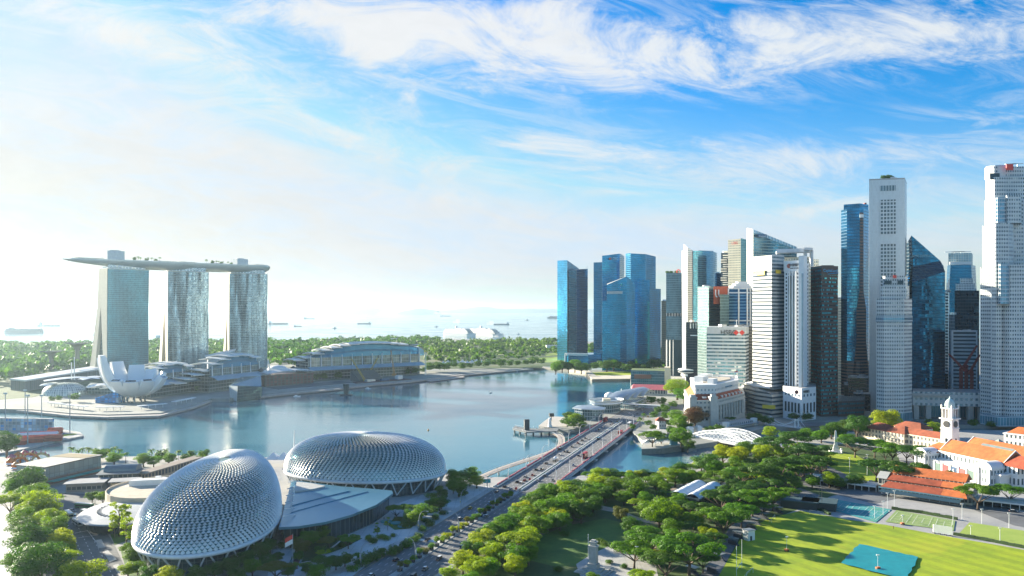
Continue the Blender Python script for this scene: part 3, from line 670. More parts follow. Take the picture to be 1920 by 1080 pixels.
# ---------------------------------------------------------------- lotus shaped museum
MC = (-489.0,1076.0)
LOT = mat('lotus_shell',(.80,.80,.78),.38,vary=.05,scale=.05)
r = thing('lotus_museum','white museum shaped like an open lotus flower by the bay','museum',MC[0],MC[1],0)
def petal(phi,Rt,z1,w1,z0=7.5,win=True,thick=6.5,root=9):
 c,s_ = math.cos(R(phi)),math.sin(R(phi)); secs = []
 for i in range(13):
  t = i/12; th_ = R(60+(z1-27)*.8); rr = root*.2+(Rt-root*.2)*(math.sin(t*th_)/math.sin(th_))**.92; z = z0+(z1-z0)*((1-math.cos(t*th_))/(1-math.cos(th_)))**1.05
  dr,dz = Rt*math.cos(t*th_)/math.sin(th_)+.01,(z1-z0)*math.sin(t*th_)/(1-math.cos(th_))+.01; L = math.hypot(dr,dz); nr,nz = dz/L,-dr/L
  w = min(rr*math.tan(R(18.3))+.4,w1) if t < .75 else w1*(1-(t-.75)*.9*.55)
  th = (thick+4*math.sin(t*math.pi))*(1-.25*t)
  sec = []
  for k in range(7):
   a = -1+2*k/6; bulge = 1.0-abs(a)**2.4
   sec.append((rr+nr*1.6*bulge,w*a,z+nz*1.6*bulge))
  for a in (1,.3,-.3,-1): sec.append((rr-nr*th,w*a*.96,z-nz*th))
  secs.append([(MC[0]+x*c-y*s_,MC[1]+x*s_+y*c,zz) for x,y,zz in sec])
 m = MB(); m.loft(secs,0,True,True,True); p = m.build('petal',LOT,r,smooth='auto')
 if win:
  cs = [Vector(q) for q in secs[-1]]; ce = sum(cs,Vector())/len(cs); nn = (cs[1]-cs[0]).cross(cs[8]-cs[0]).normalized()
  out = Vector((c,s_,0)); nn = nn if nn.dot(out+Vector((0,0,.3))) > 0 else -nn
  q = [ce+(cs[k]-ce)*.74+nn*.25 for k in (0,6,7,10)]
  m = MB(); m.add(q,[(0,1,2,3)]); m.build('petal_window',DGLASS,r)
for a in ((-107,33,29,9.5),(-72,34,28,9.5),(-38,36,28.5,9),(-2,41,31,9),(34,38,36,10),(70,34,39,10),(108,34,45,11),(146,42,50,9.5),(178,45,57,8.5),(216,40,61,10)):
 petal(*a,win=a[0] < 40)
m = MB(); m.lathe(MC[0],MC[1],[(1,7),(9,7.6),(17,10),(20,13),(0.5,14)],24); m.build('bowl',LOT,r,smooth='auto')
for k in range(10):
 a = R(36*k+10); m = MB(); m.tube([(MC[0]+14*math.cos(a),MC[1]+14*math.sin(a),0),(MC[0]+12*math.cos(a),MC[1]+12*math.sin(a),9)],.9,8); m.build('column',mat('dark_column',(.08,.10,.12),.5),r)
m = MB()
for k in range(5): m.lathe(MC[0]-13,MC[1]-15,[(.8,1.4*k),(3.2,1.4*k+.4),(3.2,1.4*k+.8),(.8,1.4*k+1.4)],14)
m.build('spiral_stair',WHITE,r)
for x0 in (-5,5):
 pts = [(MC[0]+x0-4+2.3*i,MC[1]-17,9 if i % 2 == 0 else .5) for i in range(5)]
 m = MB(); m.tube(pts,.45,6); m.build('lattice_strut',WHITE,r)
q = A(203,1062); r = thing('blue_mural_wedge','blue wedge shaped entrance wall with mural left of lotus museum','pavilion',q[0],q[1])
m = MB(); m.prism([(q[0]-15,q[1]+8),(q[0]-14,q[1]-5),(q[0]+14,q[1]-3),(q[0]+18,q[1]+8)],.1,[6,7,15,17]);
BLUEM = facade('blue_mural',(.02,.28,.62),(.03,.18,.42),3.1,4.7,.3,.3,0,.5,0,1.2); m.build('mural_wall',[BLUEM],r)
# ---------------------------------------------------------------- long halls with stepped roofs
BLUEF = facade('hall_lens',(.04,.19,.28),(.03,.15,.23),2.6,9,.3,.04,.55,.3,.02,.2)
AWN = mat('awning_ribs',(.32,.47,.56),.4,.2)
GAL = facade('gallery_glass',(.16,.21,.22),(.30,.34,.34),6.5,5,.08,.06,.6,.12,.05,.9)
def hall(label,p0,p1,nm,nst,zaw,zga,zpk,roof_lo,roof_hi,pk=.5,depth=60,tail=None):
 p0,p1 = Vector(p0),Vector(p1); d = (p1-p0); L = d.length; d /= L; e = Vector((-d.y,d.x))
 def Q(s,b,z): v = p0+d*s+e*b; return (v.x,v.y,z)
 c = Q(L/2,20,0); r = thing('waterfront_hall',label,'hall',c[0],c[1],0,'stepped roof halls along the bay')
 m = MB(); m.prism([Q(0,14,0)[:2],Q(L,14,0)[:2],Q(L,depth,0)[:2],Q(0,depth,0)[:2]],0,zga); m.build('base_building',[facade('hall_base',(.10,.14,.15),(.25,.27,.27),5,6,.25,.1,.5,.2)],r)
 m = MB(); rows = []
 for b,z in ((-3,zaw-2.2),(3,zaw+.6),(9,zaw+2.6),(14,zaw+3.4)): rows.append([Q(s,b,z) for s in (-2,L+2)])
 m.loft(rows,closed=False); aw = m.build('awning',AWN,r)
 for i in range(nm*2+1):
  s = L*i/(nm*2); m = MB(); m.tube([Q(s,b,z+.25) for b,z in ((-3,zaw-2.2),(3,zaw+.6),(9,zaw+2.6),(14,zaw+3.4))],.38,5); m.build('awning_rib',WHITE,aw)
 m = MB(); m.prism([Q(0,13,0)[:2],Q(L,13,0)[:2],Q(L,13.9,0)[:2],Q(0,13.9,0)[:2]],zaw+3.2,zga+4); m.build('gallery',GAL,r)
 for i in range(nm+1):
  s = L*(i+.15)/(nm+.3); m = MB(); m.tube([Q(s,11,zaw+2),Q(s,11.5,zga+8)],[.9,.65],8); m.build('mast',WHITE,r)
 # lens shaped upper wall and roof
 def top(t): return roof_lo+(zpk-roof_lo)*max(0,1-abs((t-pk)/(pk if t < pk else 1.0-pk+.22))**2.1)
 m = MB(); n = 24; rows = [[],[]]
 for i in range(n+1):
  t = i/n; rows[0].append(Q(L*t,15,zga)); rows[1].append(Q(L*t,20,max(top(t)-1.0,zga+.2)))
 m.loft(rows,closed=False); m.build('curved_wall',BLUEF,r)
 for i in range(nst):
  t = roof_hi[0]+(roof_hi[1]-roof_hi[0])*(i+.5)/nst; w = L*(roof_hi[1]-roof_hi[0])/nst; z = top(min(max(t,0),1)) if t >= 0 else roof_lo*(1+t*.9)
  a0 = 13 if t > .02 else 16
  m = MB(); s = L*t-w*.62; e_ = L*t+w*.62
  secs = [[Q(s,b,z+zz),Q(e_,b,z+zz-.3),Q(e_,b,z+zz-1.5),Q(s,b,z+zz-1.2)] for b,zz in ((a0,-.6),(a0+6,.6),(a0+24,1.6),(a0+42,-1.5))]
  m.loft(secs,0,True,True,True); m.build('roof_panel',mat('roof_panel',(.66,.66,.62),.45,.15,vary=.1),r)
 if tail:
  m = MB(); secs = []
  for k in range(7):
   a = k/6*math.pi/2; secs.append([Q(L+math.sin(a)*tail,18+math.sin(a)*6,zga),Q(L+math.sin(a)*tail,18+math.sin(a)*6,zga+(top(1)-zga)*math.cos(a)**.6+.1),Q(L+math.sin(a)*tail,58,zga+(top(1)-zga)*math.cos(a)**.6+.1),Q(L+math.sin(a)*tail,58,zga)])
  m.loft(secs,0,True,True,True); m.build('rounded_end',mat('end_roof',(.34,.42,.45),.4,.3),r)
  m = MB(); secs = [[Q(L*t,b,top(t)-1.6+zz) for t in [i/16 for i in range(17)]] for b,zz in ((19,-.4),(40,1),(62,-14))]
  m.loft(secs,closed=False); m.build('main_roof',MATS['end_roof'],r)
 return r
hall('longest blue hall with stepped white roof, right of the hotel towers',(-330,1372),(-160,1512),11,13,20,34,61,38,(-.10,.88),.52,tail=16)
hall('blue hall with stepped white roof in front of the rightmost hotel tower',(-421,1188),(-381,1292),5,10,20,30,51,32,(-.55,1.02),.62)
hall('small blue hall with stepped roof just behind the lotus museum',(-474,1118),(-450,1198),4,9,19,27,44,27,(-.5,1.05),.6)
# masts and the event plaza arch
c = A(535,1330); r = thing('event_plaza_building','low building with arched pale roof and dark red open front between halls','building',c[0],c[1])
p0,p1 = Vector(A(502,1275)),Vector(A(592,1345)); d = (p1-p0).normalized(); L = (p1-p0).length; e = Vector((-d.y,d.x))
def Q(s,b,z): v = p0+d*s+e*b; return (v.x,v.y,z)
m = MB(); m.prism([Q(0,6,0)[:2],Q(L,6,0)[:2],Q(L,40,0)[:2],Q(0,40,0)[:2]],0,17); m.build('dark_front',facade('red_front',(.10,.035,.04),(.07,.07,.08),4,7,.25,.3,0,.4,0,1.2),r)
m = MB(); secs = [[Q(L*i/12-2,b,19+zz+5.5*math.sin(math.pi*(.12+.8*i/12))) for i in range(13)] for b,zz in ((-2,-1.2),(12,1),(34,0))]; m.loft(secs,closed=False); m.build('arched_roof',mat('roof_panel',(.66,.66,.62)),r)
m = MB(); a = Q(L*.38,24,0); m.lathe(a[0],a[1],[(13,22),(12,26),(8,29.5),(0,31)],20,sx=1.3); m.build('white_dome',mat('fabric_dome',(.8,.79,.74),.6),r,smooth='auto')
for s in (L*.05,L*.72): m = MB(); a = Q(s,25,0); m.lathe(a[0],a[1],[(0,20),(4,22),(4.6,25),(0,28.5)],12); m.build('dark_pod',DARKM,r)
m = MB(); m.prism([Q(-12,-45,0)[:2],Q(L*1.5,-45,0)[:2],Q(L*1.5,-4,0)[:2],Q(-6,-4,0)[:2]],.05,.5); struct(m,'plaza_deck',mat('dark_deck',(.12,.13,.13),.8))
for (px,Y,z,lab) in ((503,1290,41,'a'),):
 c = A(px,Y); r = thing('mast_trestle','white A frame mast between the event plaza and the blue hall','mast',c[0],c[1])
 for dx in (-5,5): m = MB(); m.tube([(c[0]+dx,c[1],12),(c[0],c[1],z)],.8,8); m.build('mast_leg',WHITE,r)
# glass pavilion on the water
c = A(461,1155); r = thing('glass_pavilion','angular dark glass pavilion standing in the bay water','pavilion',c[0],c[1],WZ)
b0 = [A(432,1125),A(444,1112),A(492,1150),A(494,1185),A(450,1190)]; b1 = [A(430,1128),A(446,1108),A(490,1145),A(489,1195),A(452,1200)]
m = MB(); m.prism(b0,WZ+.5,[16,17.5,13,24,22],pts2=b1); m.build('glass_body',facade('pavilion_glass',(.05,.12,.13),(.12,.18,.18),4,3,.08,.1,.6,.1,.1,.9),r)
m = MB(); m.add([(*b0[0],WZ+.5),(*b0[1],WZ+.5),(b1[1][0],b1[1][1]-.6,17),(b1[0][0]-.4,b1[0][1]-.6,16)],[(0,1,2,3)]); m.build('white_edge',mat('pavilion_edge',(.45,.52,.55),.4),r)
m = MB(); m.prism([A(431,1130),A(444,1116),A(492,1154),A(493,1180)],WZ-2,WZ+.5); m.build('base',CONC,r)
# theatre group at far left
c = A(110,1330); r = thing('long_low_hall','long low hall with pale flat roof at far left of the bay','building',c[0],c[1])
q4 = [A(20,1225),A(47,1205),A(212,1480),A(195,1530)]
m = MB(); m.prism(q4,0,15); m.build('wall',facade('brown_wall',(.16,.17,.17),(.24,.22,.21),15,5,.1,.25,.2,.4),r)
o4 = [A(18,1222),A(48,1198),A(216,1482),A(196,1538)]; m = MB(); m.prism(o4,15.2,17.4); m.build('roof',mat('zinc_roof',(.52,.56,.58),.5,.2),r)
c = A(122,1165); r = thing('glass_dome_hall','round glass dome under swept white canopies left of lotus museum','building',c[0],c[1])
m = MB(); m.lathe(c[0],c[1],[(26,0),(25.5,5),(22,11),(14,15.5),(0,17)],28,sx=1.15); m.build('glass_dome',facade('dome_glass',(.42,.48,.46),(.55,.57,.52),3,3,.12,.2,.4,.2,.1,.6),r,smooth='auto')
def canopy(p,q,w,z,rise,parent,name='canopy',mt=None):
 p,q = Vector(p),Vector(q); d = (q-p).normalized(); e = Vector((-d.y,d.x)); L = (q-p).length; secs = []
 for i in range(9):
  t = i/8; zz = z+rise*math.sin(math.pi*t); ww = w*(.55+.45*math.sin(math.pi*min(t*1.3+.08,1)))
  a = p+d*L*t; secs.append([(*(a-e*ww/2),zz-1),(*a,zz+.6),(*(a+e*ww/2),zz-1),(*a,zz-.4)])
 m = MB(); m.loft(secs,0,True,True,True); return m.build(name,mt or mat('canopy_white',(.72,.75,.76),.4),parent,smooth='auto')
canopy(A(82,1150),A(186,1190),22,21,3,r); canopy(A(80,1140),A(112,1170),18,15,2.5,r); canopy(A(150,1300),A(186,1330),16,24,2,r)
for (px,z) in ((134,40),(139.5,48)): m = MB(); a = A(px,1240); m.tube([(*a,14),(*a,z)],[.9,.6],8); m.build('mast',WHITE,r)
c = A(200,1175); r = thing('scalloped_canopy_hall','low hall under ribbed fan canopies between glass dome and lotus museum','building',c[0],c[1])
m = MB(); m.prism([A(160,1170),A(245,1155),A(262,1230),A(170,1250)],0,9); m.build('glass_wall',facade('teal_wall',(.07,.16,.18),(.3,.34,.35),4.5,5,.2,.08,.6,.15),r)
for (a,b_,w,z) in ((A(163,1155),A(214,1172),26,12),(A(150,1195),A(200,1225),26,19),(A(215,1165),A(250,1185),24,13)): canopy(a,b_,w,z,3,r)
# shelters along the promenade
for i,(a,b_) in enumerate(((( 93,761.5),(119,764)),((122,765),(162,769.5)),((181,770),(232,769.5)),((258,768.5),(312,763.5)),((325,760),(364,752)))):
 p,q = Vector(G(*a)),Vector(G(*b_)); d = (q-p).normalized(); e = Vector((-d.y,d.x)); L = (q-p).length; c = (p+q)/2
 r = thing('promenade_shelter',('leftmost white','second from left white','middle white','second from right white','rightmost white')[i]+' flat roofed shelter on the promenade by the lotus museum','shelter',c.x,c.y,0,'promenade shelters')
 m = MB(); m.prism([tuple(p-e*3),tuple(q-e*3),tuple(q+e*3),tuple(p+e*3)],4.2,4.9); m.build('roof',WHITE,r)
 for k in range(4): m = MB(); a_ = p+d*L*(k+.5)/4; m.tube([(*a_,0),(*a_,4.3)],.3,6); m.build('post',WHITE,r)
# great tree-shaped steel towers in the garden
for (px,Y,z,rr,lab) in ((145,1700,50,25,'taller tree shaped steel tower with flaring crown beside the leftmost hotel tower'),(96,1650,36,22,'smaller tree shaped steel tower left of the taller one')):
 c = A(px,Y); r = thing('steel_tree_tower',lab,'garden tower',c[0],c[1],0,'tree shaped steel towers')
 ST = mat('supertree',(.16,.17,.15),.7)
 m = MB(); m.lathe(c[0],c[1],[(4.6,0),(4.2,z*.55),(4.4,z*.72),(5,z*.8)],14); m.build('stem',ST,r,smooth=True)
 m = MB(); m.lathe(c[0],c[1],[(4.4,z*.70),(5.6,z*.82),(9.5,z*.91),(16,z*.965),(rr,z)],24); m.build('crown_shell',ST,r,smooth=True)
 for k in range(16):
  a = k*math.pi/8; m = MB(); m.tube([(c[0]+x*math.cos(a),c[1]+x*math.sin(a),zz) for x,zz in ((4.6,z*.7),(7.5,z*.86),(14,z*.96),(rr+2.5,z+1.4))],.28,5); m.build('branch_rib',ST,r)
# ---------------------------------------------------------------- construction barge, cranes, floating things
YEL = mat('crane_yellow',(.60,.42,.06),.6); RUST = mat('barge_hull',(.10,.045,.035),.8); REDC = mat('crane_red',(.26,.05,.045),.6)
def lattice(m,a,b,w0,w1,n,rad=.18,mi=0):
 a,b = Vector(a),Vector(b); t = (b-a).normalized(); e1 = t.cross(Vector((0,0,1)) if abs(t.z) < .9 else Vector((0,1,0))).normalized(); e2 = t.cross(e1)
 C = []
 for i in range(n+1):
  f = i/n; w = (w0+(w1-w0)*f)/2; p = a+(b-a)*f; C.append([p+e1*w+e2*w,p-e1*w+e2*w,p-e1*w-e2*w,p+e1*w-e2*w])
 for k in range(4):
  m.bar(C[0][k],C[-1][k],rad*1.6,mi=mi)
  for i in range(n): m.bar(C[i][k],C[i+1][(k+1) % 4],rad,mi=mi)
c = A(722,1370); r = thing('work_barge','dark rust red work barge moored below the longest blue hall','barge',c[0],c[1],WZ)
p0,p1 = Vector(Wp(668,724)),Vector(Wp(772,716)); d = (p1-p0).normalized(); L = (p1-p0).length; e = Vector((-d.y,d.x))
def Q(s,b,z): v = p0+d*s+e*b; return (v.x,v.y,z)
m = MB(); m.prism([Q(0,0,0)[:2],Q(L,0,0)[:2],Q(L-4,24,0)[:2],Q(6,24,0)[:2]],WZ-1,WZ+5); m.build('hull',RUST,r)
for (s,b,w,h,mt) in ((L*.3,10,16,3,STEEL),(L*.85,14,10,6,WHITE),(L*.55,8,14,2.5,SHIPB)): m = MB(); a = Q(s,b,0); m.box(a[0],a[1],WZ+5,w,8,h,math.atan2(d.y,d.x)); m.build('deck_cabin',mt,r)
c = A(711,1405); r = thing('scaffold_stand','dark stepped scaffold stand behind the work barge','scaffold',c[0],c[1])
for k in range(6): m = MB(); a = Q(L*.42,30+4*k,0); m.box(a[0],a[1],WZ,L*.42,4,9+2.2*k,math.atan2(d.y,d.x)); m.build('tier',mat('scaffold',(.10,.12,.13),.8),r)
def crawler(px,py,px2,py2,Y,lab,mt):
 a = A(px,Y); z0 = ZT(py,Y); b_ = A(px2,Y); z1 = ZT(py2,Y); r = thing('lattice_crane',lab,'crane',a[0],a[1],z0,'cranes on the work barge')
 m = MB(); m.box(a[0],a[1],z0-3,7,6,3.4); m.build('cab',mt,r)
 m = MB(); lattice(m,(a[0],a[1],z0),(b_[0],b_[1],z1),2.4,1.2,12,.3); m.build('boom',mt,r)
 m = MB(); m.tube([(b_[0],b_[1],z1),(b_[0]+.5,b_[1],z1-18)],.12,5); m.build('hoist_rope',DARKM,r)
crawler(685,714,659,673,1372,'yellow lattice crane on the barge leaning to the left',YEL)
crawler(690,703,708,671,1440,'yellow lattice crane behind the barge leaning right',YEL)
crawler(739,701,733,657,1425,'tall orange and yellow crane standing almost upright behind the barge',mat('crane_orange',(.5,.26,.08),.6))
c = A(798,1500); r = thing('tower_crane','slim pale tower crane at the right end of the longest blue hall','crane',c[0],c[1])
m = MB(); lattice(m,(c[0],c[1],0),(c[0],c[1],42),2,2,14,.25); m.build('mast',WHITE,r)
m = MB(); lattice(m,(c[0]+4,c[1],41),(c[0]-11,c[1],52),1.4,1,7,.25); m.build('jib',YEL,r)
c = Wp(649,741); r = thing('floating_sculpture','dark blade shaped sculpture on a small raft with long booms in the bay','sculpture',c[0],c[1],WZ)
m = MB(); m.prism(ring(c[0],c[1],3.0,1.8,8),WZ+1.4,WZ+16,pts2=ring(c[0],c[1],4.6,2.6,8)); m.build('blade',mat('blade',(.03,.06,.07),.5),r)
m = MB(); m.box(c[0],c[1],WZ-.5,17,8,2); m.build('raft',DARKM,r)
m = MB(); m.tube([(c[0]-24,c[1]-10,WZ+.6),(c[0],c[1],WZ+9)],.4,5); m.build('boom',DARKM,r); m = MB(); m.tube([(c[0]+14,c[1]+4,WZ+2),(c[0],c[1],WZ+14)],.25,5); m.build('boom',DARKM,r)
def boat(px,py,L,lab,mt,rz=0.3):
 c = Wp(px,py); r = thing('small_boat',lab,'boat',c[0],c[1],WZ); r['_org'] = (0,0,0)
 m = MB(); hull(m,L,L*.34,L*.12,bow=.3); m.build('hull',mt,r); m = MB(); m.box(-L*.08,0,L*.12,L*.42,L*.24,L*.16); m.build('cabin',WHITE,r); r.rotation_euler.z = rz; r['_org'] = (*c,WZ)
boat(556,744,9,'small white cabin boat in the bay left of the floating sculpture',WHITE)
boat(690,729,8,'small pale boat just below the work barge',WHITE,-.3)
boat(920,737,5,'lone dark blue boat in the open middle of the bay',SHIPB,1)
boat(970,697,7,'little boat moored by the far promenade',SHIPB,.2)
c = Wp(803,807); r = thing('buoy','small orange buoy floating in the bay above the right theatre dome','buoy',*c,WZ); m = MB(); m.lathe(*c,[(0,WZ-.4),(1,WZ),(1,WZ+.6),(.3,WZ+1),(.2,WZ+2),(0,WZ+2.1)],10); m.build('float',mat('buoy',(.8,.35,.05),.5),r)
# low buildings in the far garden land
for i,(px,py,w,h,dp,lab) in enumerate(((534,650,24,12,20,'white low block in the far woodland right of the hotel towers'),(560,650,20,10,20,'second white low block in the far woodland, a little to the right'),(736,648,26,22,22,'square grey block at the shore above the longest hall'),(785,651,110,8,30,'long blue roofed shed beyond the longest hall'),
  (1034,657,30,14,20,'white low house by the far lawn beside the blue towers'),(298,637,18,16,16,'small block between the left and middle hotel towers'),(620,644,60,6,20,'long white shed at the shore above the halls'),(545,640,60,5,20,'long low white shed at the sea shore left'))):
 c = G(px,py); r = thing('far_building',lab,'building',*c); m = MB(); m.box(*c,0,w,dp,h,.1); m.build('wall',WHITE if i not in (2,3) else mat('far_grey',(.35,.4,.42)),r); m = MB(); m.box(*c,h,w+2,dp+2,1.2,.1); m.build('roof',mat('far_roof',(.42,.50,.55),.6),r)
# white festival tents by the far promenade
for i in range(11):
 px = 822+i*9; c = G(px,686-1.2*(i % 3)-i*.4); r = thing('festival_tent','white pointed tent in the row by the far promenade','tent',*c,0,'festival tents by the far promenade'); m = MB(); m.box(*c,0,11,11,4); m.build('sides',WHITE if i % 3 else REDC,r); m = MB(); m.lathe(*c,[(8.2,4),(3,6),(.2,9)],4,rz=.8); m.build('canopy',WHITE,r)
c = A(393,1500); r = thing('bridge_block','pale grey link building between the middle and right hotel towers','building',*c); m = MB(); m.prism([A(390,1440),A(438,1500),A(440,1540),A(386,1500)],0,[32,43,44,34]); m.build('wall',mat('far_grey',(.35,.4,.42)),r); m = MB(); m.prism([A(388,1437),A(440,1497),A(442,1544),A(384,1504)],[32.3,43.3,44.3,34.3],[34,45,46,36]); m.build('roof',MATS['zinc_roof'],r)
c = A(296,1440); r = thing('bridge_block','pale roofed link building at the foot of the middle hotel tower','building',*c); m = MB(); m.prism([A(286,1380),A(324,1400),A(330,1450),A(290,1450)],0,[16,26,27,18]); m.build('wall',MATS['far_grey'],r); m = MB(); m.prism([A(284,1377),A(326,1397),A(332,1454),A(288,1454)],[16.2,26.2,27.2,18.2],[18,28,29,20]); m.build('roof',MATS['zinc_roof'],r)
# ================================================================ TOWERS OF THE BUSINESS DISTRICT
BG = 'towers of the business district'
def fp(*c): return [A(px,Y) for px,Y in c]
def tower(name,label,foot,extra=None):
 cx = sum(p[0] for p in foot)/len(foot); cy = sum(p[1] for p in foot)/len(foot)
 return thing(name,label,'office tower',cx,cy,0)
def body(r,foot,z1,mt,name='tower_body',z0=0.0,roofm=None,pts2=None):
 m = MB(); m.prism(foot,z0,z1,0,1,pts2); return m.build(name,[mt,roofm or ROOFG],r)
ROOFG = mat('roof_grey',(.30,.31,.32),.85,vary=.3,scale=.1)
def roofbits(r,foot,z,n,seed,h=3.5):
 rr = random.Random(seed); cx = sum(p[0] for p in foot)/len(foot); cy = sum(p[1] for p in foot)/len(foot)
 for i in range(n):
  k = rr.randrange(len(foot)); t = rr.uniform(.15,.55); x = cx+(foot[k][0]-cx)*t; y = cy+(foot[k][1]-cy)*t
  m = MB(); m.box(x,y,z,rr.uniform(4,9),rr.uniform(4,8),rr.uniform(.5,1)*h,rr.uniform(0,1)); m.build('roof_plant',rr.choice([CONC,STEEL,WHITE]),r)
def norm2(a,b):
 d = Vector((b[0]-a[0],b[1]-a[1])).normalized(); n = Vector((d.y,-d.x))
 return n if n.dot(Vector(a)) < 0 else -n
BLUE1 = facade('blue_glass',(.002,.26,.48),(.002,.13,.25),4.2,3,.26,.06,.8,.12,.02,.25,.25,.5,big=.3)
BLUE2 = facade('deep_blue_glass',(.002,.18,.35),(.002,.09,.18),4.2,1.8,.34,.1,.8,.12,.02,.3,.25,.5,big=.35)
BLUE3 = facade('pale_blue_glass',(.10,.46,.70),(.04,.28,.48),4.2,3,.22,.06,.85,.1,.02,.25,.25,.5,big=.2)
TEALG = facade('teal_glass',(.06,.30,.34),(.05,.2,.23),4.2,2.5,.2,.1,.75,.12,.03,.4,.3,.4,big=.3)
# -- twin slab residence at the left edge of the district
f = fp((1045,1950),(1064,1925),(1072,1960),(1050,2000)); f2 = fp((1064,1930),(1090,1985),(1086,2010),(1058,1990)); f3 = fp((1066,1905),(1086,1900),(1102,1925),(1102,1985),(1070,1985))
r = tower('office_tower','leftmost blue tower of the district, split into two slabs of different height',f3)
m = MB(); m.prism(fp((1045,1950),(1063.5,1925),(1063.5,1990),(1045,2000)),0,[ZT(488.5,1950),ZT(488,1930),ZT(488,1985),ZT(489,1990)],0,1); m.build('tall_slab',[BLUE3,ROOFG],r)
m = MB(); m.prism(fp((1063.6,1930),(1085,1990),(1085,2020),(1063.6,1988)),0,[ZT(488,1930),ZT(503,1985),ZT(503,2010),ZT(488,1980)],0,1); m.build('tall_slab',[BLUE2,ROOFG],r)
m = MB(); m.prism(fp((1066,1908),(1081,1895),(1081.3,1975),(1066,1975)),0,[ZT(507,1905),ZT(506,1895),ZT(505,1975),ZT(507,1975)],0,1); m.build('low_slab',[facade('banded_blue',(.02,.17,.28),(.006,.04,.08),4.2,6,.42,.04,.8,.12,.03,.6,.3,.3,big=.3),ROOFG],r)
m = MB(); m.prism(fp((1081.4,1895),(1102,1915),(1102,1985),(1081.4,1975)),0,[ZT(505.5,1895),ZT(504,1915),ZT(504,1985),ZT(505,1975)],0,1); m.build('low_slab',[BLUE2,ROOFG],r)
m = MB(); m.tube([(*A(1101,1920),200),(*A(1101,1920),ZT(500,1920))],.4,5); m.build('roof_mast',STEEL,r)
r = thing('podium_block','low glass block with white frame at the foot of the leftmost blue towers','building',*A(1095,1800))
m = MB(); m.prism(fp((1060,1790),(1103,1770),(1128,1800),(1128,1850),(1060,1850)),0,ZT(664,1790)); m.build('glass_block',[BLUE1],r)
m = MB(); m.prism(fp((1059,1785),(1102,1765),(1103,1771),(1060,1791)),20,25); m.build('white_frame',WHITE,r)
for px in (1060,1102): m = MB(); a = A(px,1780); m.box(*a,0,3,3,24); m.build('white_frame',WHITE,r)
# -- bank tower with red square sign
f = fp((1129,1830),(1162,1850),(1170.5,1895),(1129,1900))
r = tower('office_tower','dark blue tower with small red and white bank sign near its top',f)
m = MB(); m.prism(fp((1129,1835),(1162,1840),(1162,1900),(1129,1900)),0,[ZT(479.5,1835),ZT(475.5,1840),ZT(477,1900),ZT(480,1900)],0,1); m.build('tower_body',[BLUE1,ROOFG],r)
m = MB(); m.prism(fp((1162.1,1840),(1170.5,1885),(1170.5,1920),(1162.1,1900)),0,[ZT(475.5,1840),ZT(480,1885),ZT(480,1920),ZT(477,1900)],0,1); m.build('side_wing',[facade('banded_pale',(.30,.48,.60),(.04,.18,.30),4.2,9,.45,.02,.7,.15,.02,.2),ROOFG],r)
m = MB(); m.prism(fp((1113,1850),(1128.9,1840),(1128.9,1905),(1113,1905)),0,ZT(492,1850),0,1); m.build('lower_wing',[BLUE2,ROOFG],r)
a = A(1144,1834); m = MB(); m.box(a[0],a[1]-.6,ZT(487,1834),4.6,.8,4.6); s = m.build('sign_square',mat('sign_red',(.70,.06,.04),.5),r);
text_part('DBS',7,(A(1154,1836)[0],A(1154,1836)[1]-.6,ZT(485,1836)),(0,-1),mat('sign_pale',(.62,.68,.72),.5),r)
# -- faceted tower right of it
f = fp((1173,1790),(1211,1770),(1230,1810),(1230,1860),(1176,1860))
r = tower('office_tower','bright blue faceted tower with pale light coloured into its left facet',f)
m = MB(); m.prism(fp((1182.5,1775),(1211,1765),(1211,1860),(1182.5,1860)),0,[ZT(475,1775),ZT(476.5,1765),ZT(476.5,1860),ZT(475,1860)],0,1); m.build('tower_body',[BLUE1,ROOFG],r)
m = MB(); m.prism(fp((1173,1800),(1182.4,1775),(1182.4,1860),(1173,1860)),0,ZT(475,1790),0,1); m.build('lit_tone_facet',[BLUE3,ROOFG],r)  # light on this facet is put in as paler glass colour
m = MB(); m.prism(fp((1211.1,1765),(1229.5,1800),(1229.5,1860),(1211.1,1860)),0,[ZT(476.5,1765),ZT(481,1800),ZT(481,1860),ZT(476.5,1860)],0,1); m.build('shade_tone_facet',[BLUE2,ROOFG],r)  # shade on this facet is put in as deeper glass colour
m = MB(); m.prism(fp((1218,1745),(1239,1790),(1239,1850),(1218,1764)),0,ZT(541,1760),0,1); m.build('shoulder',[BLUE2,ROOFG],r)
m = MB(); m.prism(fp((1195,1738),(1218,1742),(1217.9,1763),(1195,1764)),0,ZT(525,1750),0,1); m.build('front_bay',[BLUE1,ROOFG],r)
# -- front tower with slanted crown and small emblem
f = fp((1129,1640),(1175,1640),(1190,1680),(1190,1700),(1137,1700))
r = tower('office_tower','front blue tower with slanted roof and small green and blue emblem',f)
m = MB(); m.prism(fp((1138,1645),(1175,1640),(1175,1700),(1138,1700)),0,[ZT(534,1645),ZT(518,1640),ZT(518,1700),ZT(532,1700)],0,1); m.build('tower_body',[BLUE1,ROOFG],r)
m = MB(); m.prism(fp((1175.1,1640),(1191,1665),(1191,1705),(1175.1,1700)),0,[ZT(518,1640),ZT(532,1665),ZT(532,1705),ZT(518,1700)],0,1); m.build('side_facet',[BLUE3 if False else BLUE1,ROOFG],r)
m = MB(); m.prism(fp((1129,1615),(1163,1608),(1163,1639),(1129,1645)),0,[ZT(564.5,1615),ZT(565,1608),ZT(565,1639),ZT(564.5,1645)],0,1); m.build('lower_front',[BLUE1,ROOFG],r)
m = MB(); m.prism(fp((1163.1,1612),(1175,1620),(1175,1639),(1163.1,1639)),0,ZT(608,1615),0,1); m.build('lower_side',[BLUE2,ROOFG],r)
